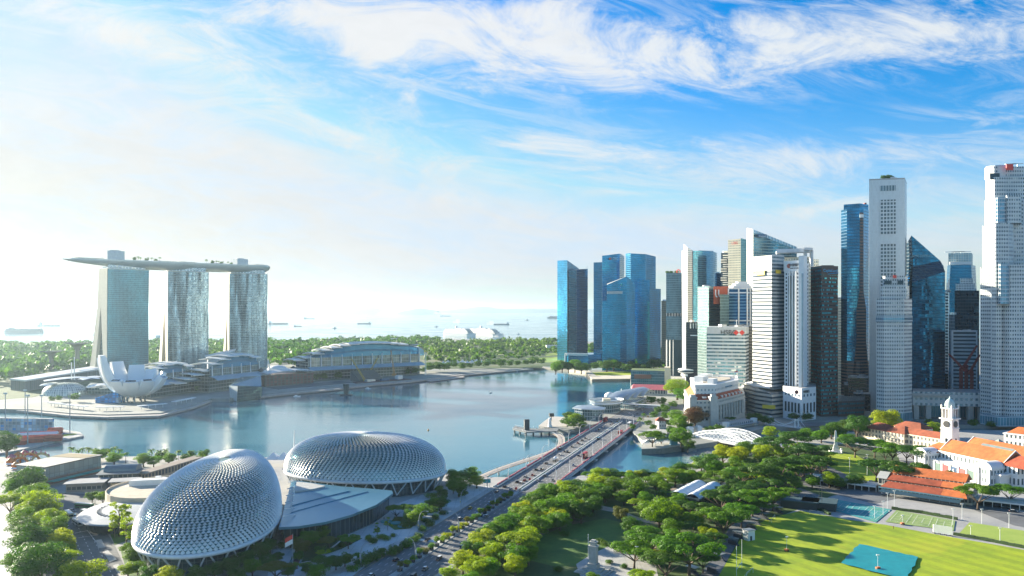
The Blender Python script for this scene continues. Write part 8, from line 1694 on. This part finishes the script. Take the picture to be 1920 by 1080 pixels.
# past 290 leafy trees the smallest in view stand together as one mass
leafy = sorted([t for t in TREES if t['_k'] == 'round' and t.location.z < 100],key=lambda t: -t['_r']/t.location.y)
VV = []
for t in leafy[285:]:
 me = t.children[0].data; V = np.empty(len(me.vertices)*3,np.float32); me.vertices.foreach_get('co',V); V = V.reshape(-1,4,3)[::7]; c = V.mean(1,keepdims=True); V = ((V-c)*2.4+c).reshape(-1,3)
 M = np.array(Matrix.LocRotScale(t.location,t.rotation_euler,t.scale)); VV.append(V@M[:3,:3].T+M[:3,3]); TREES.remove(t)
 for c in list(t.children): bpy.data.objects.remove(c)
 bpy.data.objects.remove(t)
o = bpy.data.objects.new('shore_trees',mesh_quads('shore_trees',np.concatenate(VV),LEAF['dark'])); COL.objects.link(o); tag(o,'small far trees lining the bay shores and the feet of the towers','trees',None,'stuff')
# median shrubs in dark planters
for i in range(24):
 s = 6+i*7.0; x,y = RP(s,0); r = thing('planter_box','dark planter box with a small tree on the road median','planter',x,y,.32,'median planters'); m = MB(); m.prism([RP(s-1.1,-.9),RP(s+1.1,-.9),RP(s+1.1,.9),RP(s-1.1,.9)],.32,1.5); m.build('box',DARKM,r); m = MB(); m.prism([RP(s-1.2,-1),RP(s+1.2,-1),RP(s+1.2,1),RP(s-1.2,1)],1.5,1.65); m.build('rim',DARKM,r); r['_s'] = s
 tree('bush' if i % 3 else 'round',x,y,3.1 if i % 3 else 2.3,'bright' if i in (8,9,10,11,1) else ('mid' if i % 4 else 'olive'),1.5)
# woodland across the bay: one mass nobody could count
rng = np.random.default_rng(4); VV = []
def wood(poly,n,lo,hi,name,col,lab):
 P = [G(*p) for p in poly]; xs = [p[0] for p in P]; ys = [p[1] for p in P]; Vs = []; k = 0
 while k < n:
  x,y = rng.uniform(min(xs),max(xs)),rng.uniform(min(ys),max(ys))
  if not inpoly(P,x,y): continue
  rad = rng.uniform(lo,hi); h = rad*rng.uniform(.9,1.4); lob = [(x+rng.normal()*rad*.45,y+rng.normal()*rad*.45,h*rng.uniform(.5,.9),rad*rng.uniform(.5,.75),rad*rng.uniform(.4,.6)) for _ in range(3)]
  Vs.append(leaf_cloud(lob,34,rad*.55,int(rng.integers(1e9)),.5)); k += 1
 o = bpy.data.objects.new(name,mesh_quads(name,np.concatenate(Vs),LEAF[col])); COL.objects.link(o); tag(o,lab,'woodland',None,'stuff')
wood([(-160,660),(180,655),(195,668),(180,690),(100,700),(20,714),(-60,730),(-260,740),(-300,690)],850,6,19,'woodland','dark','hazy garden woodland left of the hotel towers across the bay')
wood([(-400,652),(180,648),(300,645),(330,652),(180,660),(-400,668)],520,9,16,'woodland','dark','far strip of trees along the sea shore left of the hotel towers')
wood([(280,650),(330,646),(318,690),(280,690)],120,9,15,'woodland','dark','trees showing between the left and middle hotel towers')
wood([(385,645),(440,643),(430,680),(385,680)],130,9,15,'woodland','dark','trees showing between the middle and right hotel towers')
wood([(500,648),(700,641),(820,640),(800,650),(700,655),(640,668),(560,690),(502,685)],560,6,18,'woodland','dark','woodland between the right hotel tower and the longest blue hall')
wood([(800,644),(1045,642),(1046,652),(940,660),(880,672),(800,680),(785,660)],300,6,16,'woodland','dark','dense trees beyond the longest hall towards the cruise ships')
wood([(880,662),(1045,655),(1048,664),(990,672),(900,680),(830,684)],85,6,13,'woodland','dark','scattered park trees left of the leftmost blue tower')
wood([(1103,655),(1260,655),(1290,688),(1240,696),(1190,690),(1105,676)],150,7,12,'woodland','dark','trees around the feet of the blue towers')
wood([(1044,650),(1110,650),(1110,664),(1044,660)],60,8,13,'woodland','dark','trees glimpsed right behind the leftmost blue tower')
# ================================================================ VEHICLES
TYRE = mat('tyre',(.02,.02,.02),.85); CGL = mat('car_glass',(.02,.03,.04),.08,.3,vary=.1)
def paint(n,c): return mat('car_'+n,c,.28,.15,vary=.05)
PAINT = {'white': paint('white',(.75,.76,.76)),'black': paint('black',(.02,.022,.025)),'silver': paint('silver',(.42,.44,.46)),'blue': paint('blue',(.03,.13,.34)),'dark red': paint('red',(.32,.03,.03)),'dark grey': paint('grey',(.09,.10,.11)),'light blue': paint('lblue',(.15,.42,.60)),'yellow': paint('yellow',(.66,.45,.05))}
VEH = []
def wheelset(r,xs,w,rad,wid=.26):
 for x in xs:
  for s in (-1,1): m = MB(); m.tube([(x,s*w-s*wid,rad),(x,s*w,rad)],rad,12); m.build('wheel',TYRE,r)
def car_proto(kind,pm):
 r = bpy.data.objects.new('car',None); COL.objects.link(r); r['_org'] = (0,0,0); m = MB(); L,Wd = (4.5,1.8) if kind != 'van' else (5.2,1.95); hb,ht = (.82,1.45) if kind == 'saloon' else ((.95,1.68) if kind == 'suv' else (1.0,2.1))
 def sec(x,w,z0,z1): return [(x,-w,z0),(x,-w*.98,(z0+z1)/2),(x,-w*.9,z1),(x,w*.9,z1),(x,w*.98,(z0+z1)/2),(x,w,z0)]
 h = Wd/2; m.loft([sec(-L/2,h*.86,.42,hb*.92),sec(-L/2+.25,h*.97,.3,hb),sec(-.6,h,.26,hb*1.02),sec(.9,h,.26,hb*1.0),sec(L/2-.5,h*.96,.3,hb*.86),sec(L/2,h*.8,.42,hb*.68)],0,True,True,True); m.build('body',pm,r,smooth='auto')
 rear = -L/2+(.55 if kind == 'saloon' else .15); fr = .75 if kind != 'van' else 1.55
 b0,b1,t0,t1 = rear,fr+.55,rear+(.5 if kind == 'saloon' else .15),fr-.25
 m.add([(b0,-h*.88,hb*.98),(b1,-h*.88,hb*.97),(b1,h*.88,hb*.97),(b0,h*.88,hb*.98),(t0,-h*.72,ht-.06),(t1,-h*.72,ht-.06),(t1,h*.72,ht-.06),(t0,h*.72,ht-.06)],[(0,1,5,4),(1,2,6,5),(2,3,7,6),(3,0,4,7)]); m.build('windows',CGL,r)
 m = MB(); m.prism([(t0-.04,-h*.73),(t1+.04,-h*.73),(t1+.04,h*.73),(t0-.04,h*.73)],ht-.07,ht,bot=True); m.build('roof',pm,r)
 wheelset(r,(-L/2+.85,L/2-.9),h,.33)
 for s in (-1,1): m = MB(); m.box(L/2-.1,s*h*.6,.55,.16,.36,.14); m.build('headlight',WHITE,r); m = MB(); m.box(-L/2+.06,s*h*.62,.62,.14,.3,.14); m.build('tail_light',MATS['sign_red'],r)
 return r
def bus_proto(pm,double,top=None):
 r = bpy.data.objects.new('bus',None); COL.objects.link(r); r['_org'] = (0,0,0); Lb,h,ht = 11.5,1.27,4.3 if double else 3.0
 m = MB(); m.box(0,0,.35,Lb,h*2,ht-.35); m.build('body',pm,r); m = MB(); m.box(0,0,ht,Lb-.2,h*1.9,.18); m.build('roof',top or WHITE,r)
 for z in ((1.25,3.05) if double else (1.3,)):
  for s in (-1,1): m = MB(); m.box(0,s*(h+.01),z,Lb*.92,.06,.85); m.build('side_windows',CGL,r)
  m = MB(); m.box(Lb/2+.02,0,z-.1,.06,h*1.8,1.05); m.build('windscreen',CGL,r); m = MB(); m.box(-Lb/2-.02,0,z,.06,h*1.6,.8); m.build('rear_window',CGL,r)
 wheelset(r,(-3.2,3.6),h+.02,.48); return r
def truck_proto(pm):
 r = bpy.data.objects.new('truck',None); COL.objects.link(r); r['_org'] = (0,0,0); m = MB(); m.box(3.2,0,.6,1.9,2.3,2.0); m.build('cab',pm,r); m = MB(); m.box(-.9,0,.9,6,2.4,.25); m.build('load_bed',DARKM,r)
 m = MB(); m.tube([(-3.2,0,2.2),(.2,0,2.5),(1.6,0,1.9)],[.85,1.2,.8],14); m.build('mixer_drum',WHITE,r); m = MB(); m.box(4.16,0,1.6,.06,2,.8); m.build('windscreen',CGL,r); wheelset(r,(-2.8,-1.6,3.1),1.18,.5); return r
PROTOV = {}
def vehicle(kind,col,x,y,ang,name=None,z=.14):
 key = (kind,col)
 if key not in PROTOV: PROTOV[key] = car_proto(kind,PAINT[col]) if kind in ('saloon','suv','van') else (bus_proto({'red bus': mat('bus_red',(.40,.03,.03),.4),'white bus': PAINT['white'],'green bus': mat('bus_green',(.05,.22,.10),.4),'cream bus': mat('bus_cream',(.6,.52,.3),.4)}[col],kind == 'double',MATS.get('bus_red') if col == 'red bus' else WHITE) if kind in ('bus','double') else truck_proto(PAINT['white']))
 if not PROTOV[key].get('_used'): r = PROTOV[key]; r['_used'] = 1
 else: r = copy_tree(PROTOV[key],(0,0,0)); r['_used'] = 1
 r.location = (x,y,z); r.rotation_euler = (0,0,ang); r['_v'] = kind+'|'+col; VEH.append(r); return r
UA = math.atan2(UY,UX)
def lane(t): return min((-15.9,-12.5,-9.1,-5.7,-3.0,3.3,6.5,9.8,13.1,15.9),key=lambda q: abs(q-t))
def V(px,py,kind,col):
 x,y = G(px,py,.8); s = (x+53)*UX+(y-374)*UY; t = (x+53)*UY-(y-374)*UX; t = lane(t) if abs(t) < 18 and s < 600 else t
 x,y = RP(s,t); vehicle(kind,col,x,y,UA+(math.pi if t > 0 else 0))
for q in ((697,1078,'saloon','white'),(746,1049,'saloon','black'),(805,1011,'saloon','black'),(800,1066,'saloon','white'),(825,1047,'suv','white'),(866,1025,'saloon','blue'),(860,972,'saloon','white'),(875,971,'saloon','black'),(917,943,'saloon','light blue'),(881,952,'saloon','yellow'),(928,921,'saloon','dark grey'),(949,912,'saloon','black'),(955,917,'saloon','silver'),(966,915,'saloon','dark red'),(894,964,'saloon','silver'),(905,967,'saloon','white'),(880,1004,'suv','black'),(768,1081,'van','dark grey'),
   (969,903,'saloon','black'),(981,893,'saloon','silver'),(980,905,'saloon','white'),(981,900,'saloon','dark red'),(994,898,'saloon','dark red'),(997,890,'saloon','dark red'),(1003,880,'suv','black'),(1015,879,'suv','dark grey'),(1021,868,'saloon','black'),(1011,901,'saloon','silver'),(1035,900,'saloon','dark grey'),(1047,852,'saloon','white'),(1053,842,'van','silver'),(1061,846,'saloon','dark grey'),(1065,847,'saloon','black'),(1073,837,'saloon','dark grey'),(1081,830,'saloon','dark red'),(1087,832,'saloon','white'),(1090,825,'saloon','dark grey'),(1097,821,'saloon','dark grey'),(1102,823,'saloon','white'),(1119,808,'saloon','blue'),(1123,805,'saloon','black'),(1131,801,'saloon','blue'),(1143,795,'saloon','white'),(1150,793,'saloon','silver'),(1158,785,'saloon','white'),
   (1074,872,'saloon','blue'),(1088,854,'saloon','silver'),(1124,823,'van','light blue'),(1168,784,'saloon','white'),(1178,789,'saloon','silver'),(1173,787,'saloon','white'),(1160,790,'saloon','yellow'),(1186,781,'saloon','dark grey'),(1195,776,'saloon','black'),(1208,774,'saloon','dark red'),(1215,781,'saloon','yellow'),(1180,775,'saloon','white'),(1149,790,'saloon','blue'),(1025,892,'saloon','black')): V(*q)
V(1041,863,'truck','white'); V(1098,857,'double','red bus'); V(1161,812,'bus','red bus'); V(1133,789,'double','red bus'); V(1182,796,'bus','white bus')
la = math.atan2(-145,98)
for (px,py,k,c,a) in ((145,981,'bus','white bus',la+.15),(164,968,'double','white bus',la+.35),(158,950,'bus','green bus',la+.75),(129,966,'bus','cream bus',la+.1),(135,955,'saloon','blue',la+.4),(140,966,'saloon','light blue',la),(126,988,'saloon','white',la),(142,970,'saloon','silver',la),(121,966,'van','white',la)): x,y = G(px,py,1); vehicle(k,c,x,y,a,z=.07)
for (px,py,c) in ((1634,902,'white'),(1580,912,'dark grey'),(1550,905,'silver'),(1870,947,'black'),(1884,950,'dark grey'),(1900,957,'white'),(1625,858,'white'),(1640,861,'black')): x,y = G(px,py,1); vehicle('saloon',c,x,y,-.35,z=.06 if True else 0)
# ================================================================ LAMPS, SIGNS, PEOPLE
LAMPS = []
LMP = mat('lamp_white',(.66,.68,.69),.45); LMG = mat('lamp_grey',(.30,.33,.35),.5)
def lamp_proto(kind):
 r = bpy.data.objects.new('street_lamp',None); COL.objects.link(r); r['_org'] = (0,0,0); mt = LMP if kind == 'white' else LMG; hh = 11.5
 m = MB(); m.tube([(0,0,0),(0,0,4.5)],[.42 if kind == 'white' else .2]*2,8); m.build('post',mt,r)
 m = MB(); m.tube([(0,0,4.4),(.0,0,7),(-.5,0,9.2),(-1.6,0,10.9),(-3.2,0,11.6),(-4.4,0,11.6)],[.24,.2,.18,.15,.12,.1],6); m.build('curved_arm',mt,r); m = MB(); m.box(-4.9,0,11.42,1.3,.45,.2); m.build('lamp_head',STEEL,r)
 if kind == 'grey': m = MB(); m.box(.35,0,4.2,.12,.9,2.0); m.build('banner',WHITE,r); m = MB(); m.box(.3,0,3.2,.3,.5,.7); m.build('sign_box',MATS['sign_yellow'],r)
 return r
LP = {k: lamp_proto(k) for k in ('white','grey')}
def lamp(kind,s,t,flip):
 if not LP[kind].get('_used'): r = LP[kind]; r['_used'] = 1
 else: r = copy_tree(LP[kind],(0,0,0)); r['_used'] = 1
 x,y = RP(s,t); r.location = (x,y,.1); r.rotation_euler = (0,0,UA+math.pi/2+(0 if flip else math.pi)); r['_s'] = s; r['_t'] = t; LAMPS.append(r)
for i in range(9): lamp('white',216+38*i,16.6,False)
for i in range(8): lamp('white',212+42*i,-17.0,True)
for s,t in ((6,-20),(70,-20),(128,-19),(176,-19.5)): lamp('grey',s,t,True)
for s in (20,74,132): lamp('grey',s,1.2,False)
POLES = []
for (px,pyb,h,lab) in ((1683,857,16,'white flag pole in front of the rain trees left of the clock tower'),(1626,892,15,'white pole on the lawn between the obelisk and the club house'),(1593,887,11,'slim white pole on the lawn right of the obelisk'),(1103,1046,11,'thin flag pole just left of the war memorial'),(1194,1066,10,'white lamp pole on the path right of the war memorial'),(1677,952,10,'white court lamp pole at the corner of both courts'),(1664,953,9,'white court lamp pole just left of the corner one'),(1656,966,8,'twin headed lamp pole between the two courts'),(1640,972,7,'short lamp pole on the near edge of the teal courts'),(1804,975,9,'lamp pole at the right end of the green courts'),(1841,982,8,'lamp pole at the back of the bowling green'),(1892,990,8,'lamp pole near the right end of the bowling green'),(1875,1016,7,'lamp pole at the near edge of the bowling green'),(1820,1004,5,'short pole standing on the bowling green'),(1541,955,14,'dark floodlight pole with twin heads by the practice cage'),(1536,953,13,'second dark floodlight pole beside the practice cage'),(1787,985,9,'lamp pole beside the sight screen')):
 a = G(px,pyb); r = thing('lamp_pole',lab,'pole',*a,0); mt = DARKM if 'dark' in lab else WHITE; m = MB(); m.tube([(*a,0),(*a,h)],[.16,.1],6); m.build('pole',mt,r); m = MB(); m.box(*a,h,1.6 if 'flag' not in lab else .3,.4,.3); m.build('head' if 'flag' not in lab else 'finial',mt,r)
a = G(549,1066); r = thing('national_flag_pole','tall flag pole with drooping red and white flag on the theatre plaza','flag',*a); m = MB(); m.tube([(*a,0),(*a,16)],[.16,.1],8); m.build('pole',STEEL,r)
for nm,mt,z0,z1 in (('red_half',MATS['sign_red'],15.6,13.6),('white_half',WHITE,13.55,11.4)): m = MB(); n = 6; secs = [[(a[0]-3.6*i/n,a[1]+.25*math.sin(i*1.6),z-1.9*(i/n)**1.3) for i in range(n+1)] for z in (z0,z1)]; m.loft(secs,closed=False); m.build(nm,mt,r,smooth=True)
a = G(913,914); r = thing('road_sign','turquoise direction sign on posts beside the road near the bridge','sign',*a); m = MB(); m.box(*a,3,5,.2,2.6,.1); m.build('panel',mat('sign_turquoise',(.04,.45,.42),.5),r)
for dx in (-1.8,1.8): m = MB(); m.tube([(a[0]+dx,a[1]+.15,0),(a[0]+dx,a[1]+.15,3.2)],.09,6); m.build('post',STEEL,r)
a = G(660,1056); r = thing('billboard','small white tilted sign board among the shrubs by the road','sign',*a); m = MB(); m.box(*a,.8,4.4,.3,2.4,.3); m.build('panel',WHITE,r); m = MB(); m.tube([(*a,0),(*a,.9)],.2,6); m.build('post',STEEL,r)
for i,(px,py,rr_) in enumerate(((724,979,3.2),(742,982,2.9),(757,988,3.4))):
 a = G(px,py); m = MB(); m.lathe(*a,[(rr_,.3),(rr_,.75),(rr_*.92,.75),(rr_*.92,.62),(0,.62)],24); tag(m.build('pond_disc',mat('disc_teal',(.05,.34,.36),.4)),('left','middle','right')[i]+' round turquoise disc on the small plaza lawn','disc','turquoise discs on the plaza lawn')
a0,b0 = G(548,1062),G(560,1045); r = thing('subway_stair','sunken brown stair with glass side walls beside the flag pole','stair',*G(556,1056)); m = MB(); m.prism([G(545,1064),G(558,1042),G(568,1044),G(558,1068)],.1,.5); m.build('steps',mat('stair_brown',(.20,.13,.11),.8),r)
for q in (((543,1064),(557,1040)),((559,1068),(569,1044))): p,q2 = Vector(G(*q[0])),Vector(G(*q[1])); m = MB(); m.bar((*p,.9),(*q2,.9),.18,1.6); m.build('glass_wall',mat('pale_glass',(.4,.5,.55),.2),r)
# small figures on the foot bridge, pier and plaza
PEOPLE = []
def person_proto(seed,top,leg):
 bm = MB(); rr = random.Random(seed); st = rr.uniform(.08,.22)
 def limb(path,rad): bm.tube(path,rad,8)
 secs = []
 for z,wx,wy,dy in ((.86,.17,.12,0),(1.0,.165,.115,0),(1.15,.145,.105,0),(1.32,.185,.12,.01),(1.43,.2,.11,.01),(1.49,.09,.07,.02),(1.54,.055,.055,.025),(1.58,.065,.075,.035),(1.66,.08,.1,.035),(1.74,.07,.09,.03),(1.77,.03,.04,.03)): secs.append([(wx*math.cos(a),wy*math.sin(a)+dy,z) for a in [2*math.pi*k/10 for k in range(10)]])
 bm.loft(secs,0,True,True,True)
 bm.tube([(.09,0,.92),(.1,st,.5),(.1,st*.5,.07),(.1,st*.5+.16,.04)],[.095,.07,.05,.04],7,1); bm.tube([(-.09,0,.92),(-.1,-st*.4,.5),(-.1,-st*1.3,.09),(-.1,-st*1.3+.16,.05)],[.095,.07,.05,.04],7,1)
 bm.tube([(.18,0,1.42),(.25,-st*.7,1.16),(.26,-st*.2,.9),(.26,0,.82)],[.065,.05,.036,.03],6); bm.tube([(-.18,0,1.42),(-.25,st*.7,1.16),(-.26,st,.9),(-.26,st*1.1,.82)],[.065,.05,.036,.03],6)
 o = bm.build('person',[top,leg],smooth=True); return o
CL = {'white': mat('cloth_white',(.7,.7,.68),.9),'dark': mat('cloth_dark',(.03,.035,.045),.9),'red': mat('cloth_red',(.4,.06,.05),.9),'blue': mat('cloth_blue',(.06,.12,.3),.9)}
PP = {}
def person(px,py,c,lab,z=0.0,rz=0.0,group=None,pos=None):
 if c not in PP: o = person_proto(hash(c) % 97 if False else len(PP)+3,CL[c],CL['dark']); PP[c] = o;
 else: o = PP[c].copy(); COL.objects.link(o)
 x,y = pos or G(px,py,z); o.location = (x,y,z); o.rotation_euler = (0,0,rz); tag(o,lab,'person',group)
def on(k,w): return tuple(smoothP[k]+Vector((w,0)))
smoothP = [Vector(p) for p in smooth_path([Vector(G(*p)) for p in jp])]
fb = [(6,'dark'),(7,'white'),(12,'red'),(13,'dark'),(18,'blue'),(24,'white'),(27,'dark')]
seen = {}
for k,c in fb:
 seen[c] = seen.get(c,0)+1
 lab = {'dark': ('walker in dark clothes nearest to us on the curved foot bridge','walker in dark clothes about midway along the near half of the foot bridge','walker in dark clothes on the far bend of the foot bridge'),'white': ('walker in white top beside the nearest dark clad walker on the foot bridge','walker in white top on the far part of the foot bridge'),'red': ('walker in red top on the curved foot bridge',),'blue': ('walker in blue top halfway along the foot bridge',)}[c][seen[c]-1]
 person(0,0,c,lab,.15,k,'walkers on the foot bridge',on(k,(k % 3-1)*1.2))
for i in range(12): c = ('dark','white','red','blue')[i % 4]; t = (i+.5)/12; px,py = lerp((968,812),(1038,814),t); person(0,0,c,'visitor in '+{'dark': 'dark','white': 'white','red': 'red','blue': 'blue'}[c]+' top standing on the dark viewing pier',.1,i,'visitors in '+c+' on the viewing pier',Wp(px,py-2.5 if i % 2 else py-1.2))
for (px,py,c,lab) in ((678,1058,'dark','person in dark clothes walking on the pavement by the road lamp'),(866,962,'dark','motorbike rider sized figure crossing by the yellow taxi'),(720,975,'dark','person in dark clothes beside the small plaza lawn'),(640,985,'white','person in white top in front of the foyer glass'),(655,978,'red','person in red top near the foyer entrance'),(900,920,'white','person in white top at the corner by the turquoise sign'),(1675,992,'red','player in red top beside the green courts'),(1667,962,'white','player in white top on the teal court')): person(px,py,c,lab,.2,px)
# ================================================================ HAZE over land and sea
hm = bpy.data.materials.new('haze'); hm.use_nodes = True; hb = NB(hm.node_tree); hb.N.remove(hb.N['Principled BSDF']); hv = hb.n('ShaderNodeVolumePrincipled')
hv.inputs['Color'].default_value = (.62,.84,1,1); hv.inputs['Density'].default_value = .000035; hv.inputs['Anisotropy'].default_value = .6
hb.L.new(hv.outputs[0],hb.N['Material Output'].inputs['Volume'])
m = MB(); m.box(0,22500,-8,92000,46800,313); o = m.build('haze',hm); o['kind'] = 'stuff'; tag(o,'pale morning haze lying over the bay and the sea','haze')
# ================================================================ LABELS THAT SINGLE OUT
ORD = ['nearest','second nearest','third nearest','fourth nearest','fifth nearest','sixth nearest','seventh nearest','eighth nearest','ninth nearest','tenth nearest','eleventh nearest','twelfth nearest','thirteenth nearest','fourteenth nearest','fifteenth nearest','sixteenth nearest']+['%dth nearest' % k for k in range(17,60)]
MARKS = {'the war memorial': G(1113,1072),'the white obelisk': G(1567,848),'the clock tower': A(1781,655),'the club house': cp.p(24,8),'the barrel roofed hall': G(1304,920),'the near theatre dome': (-158,449),'the right theatre dome': (-99,566),'the flat roofed glass block': (-321,591),'the truss bridge': tuple(o0+Vector((20,-25))),'the grand hotel': (225,915),'the stone river terrace': G(1240,838),'the glass pavilion by the bridge': A(1105,905),'the foyer hall': G(630,950),'the longest blue hall': (-245,1450),'the leftmost blue tower': A(1072,1940),'the lotus museum': MC,'the white equipment hut': G(1404,1012),'the side road buses': G(150,970),'the brown banded tower': A(1545,935),'the glass pavilion on the water': A(461,1155),'the flag pole on the plaza': G(549,1066),'the teal courts': G(1600,958)}
KW = {'rain': 'spreading tree','round': 'leafy tree','slim': 'thin young tree','bush': 'low shrub','palm': 'palm tree'}
CW_ = {'dark': 'dark green','mid': 'green','bright': 'bright yellow green','olive': 'olive green','red': 'red flowering'}
groups = {}
for t in TREES:
 x,y,z = t.location; k,c = t['_k'],t['_c']
 if z > 100: key = ('roof','hotel deck' if y > 1200 and x < 0 else ('slab' if x > 350 and y < 1100 else 'terrace'))
 elif 1.4 < z < 3: key = ('median',)
 else:
  n,p = min(MARKS.items(),key=lambda q: math.hypot(q[1][0]-x,q[1][1]-y)); dx,dy = (x/y-p[0]/p[1])*y,y-p[1]
  side = ('left of' if dx < 0 else 'right of') if abs(dx) > abs(dy)*.6 else ('behind' if dy > 0 else 'in front of'); key = (n,side,k,c); t['_d'] = math.hypot(p[0]-x,p[1]-y)
 groups.setdefault(key,[]).append(t)
for key,ts in groups.items():
 if key[0] == 'roof':
  ts.sort(key=lambda t: t.location.x/t.location.y); w = {'hotel deck': 'the roof deck over the hotel towers','slab': 'top of the tallest plain slab tower','terrace': 'the roof of the grey glass tower'}[key[1]]
  for i,t in enumerate(ts): tag(t,'dark small '+KW[t['_k']]+', '+(ORD[i].replace('nearest','').strip() or 'first')+' from the left on '+w,'tree' if t['_k'] != 'bush' else 'shrub','trees on '+w)
 elif key[0] == 'median':
  ts.sort(key=lambda t: t.location.y)
  for i,t in enumerate(ts): tag(t,CW_[t['_c']]+' median shrub growing from a planter, '+ORD[i]+' to the camera','shrub','shrubs along the road median')
 else:
  n,side,k,c = key; ts.sort(key=lambda t: t['_d'])
  for i,t in enumerate(ts):
   o_ = '' if len(ts) == 1 else ', '+ORD[i]
   tag(t,CW_[c]+' '+KW[k]+' '+side+' '+n+o_,{'bush': 'shrub','palm': 'palm tree'}.get(k,'tree'),{'rain': 'spreading trees','round': 'leafy trees','slim': 'thin young trees','bush': 'low shrubs','palm': 'palm trees'}[k]+' around the bay')
pl = sorted([o for o in ROOTS if o.name.startswith('planter_box')],key=lambda o: o.location.y)
for i,o in enumerate(pl): o['label'] = 'dark planter box on the road median, '+ORD[i]+' to the camera'
fs = [o for o in ROOTS if o.name.startswith('festival_tent')]
for i,o in enumerate(fs): o['label'] = ('red sided' if i % 3 == 0 else 'white sided')+' pointed tent by the far promenade, '+(ORD[i].replace(' nearest','') if i else 'first')+' from the left'
for L_,nm in ((LAMPS,0),):
 for side in (-1,0,1):
  q = sorted([l for l in LAMPS if (l['_t'] > 5)-(l['_t'] < -5) == side],key=lambda l: l['_s'])
  w = {-1: 'left',0: 'median',1: 'right'}[side]
  for i,l in enumerate(q): tag(l,'curved '+('white bridge' if l['_s'] > 185 else 'grey street')+' lamp on the road '+w+(' edge, ' if side else ', ')+ORD[i]+' to the camera','street lamp','curved lamps along the main road')
vg = {}
for v in VEH:
 kind,col = v['_v'].split('|'); x,y,z = v.location; s = (x+53)*UX+(y-374)*UY; t = (x+53)*UY-(y-374)*UX
 where = ('on the right carriageway' if t > 0 else 'on the left carriageway') if abs(t) < 17.5 and s < 560 else ('at the far junction beyond the bridge' if s > 500 and abs(t) < 160 else ('on the side road left of the near dome' if x < -120 else 'parked near the civic lawn'))
 kn = {'saloon': 'car','suv': 'tall car','van': 'van','bus': 'bus','double': 'double deck bus','truck': 'mixer truck'}[kind]; cn = col.replace(' bus',''); vg.setdefault((cn+' '+kn,where,kind),[]).append((y,v)); v.name = {'saloon': 'car','suv': 'car','van': 'van','bus': 'bus','double': 'bus','truck': 'mixer_truck'}[kind]
for (dn_,where,kind),q in vg.items():
 q.sort(key=lambda a: a[0])
 for i,(y,v) in enumerate(q): tag(v,dn_+' '+where+(', '+ORD[i]+' of them to the camera' if len(q) > 1 else ''),'bus' if kind in ('bus','double') else ('truck' if kind == 'truck' else ('van' if kind == 'van' else 'car')),'cars on the roads' if kind in ('saloon','suv') else 'larger vehicles on the roads')
# tidy up
for o in list(bpy.data.objects):
 for k in [k for k in o.keys() if k.startswith('_')]: del o[k]
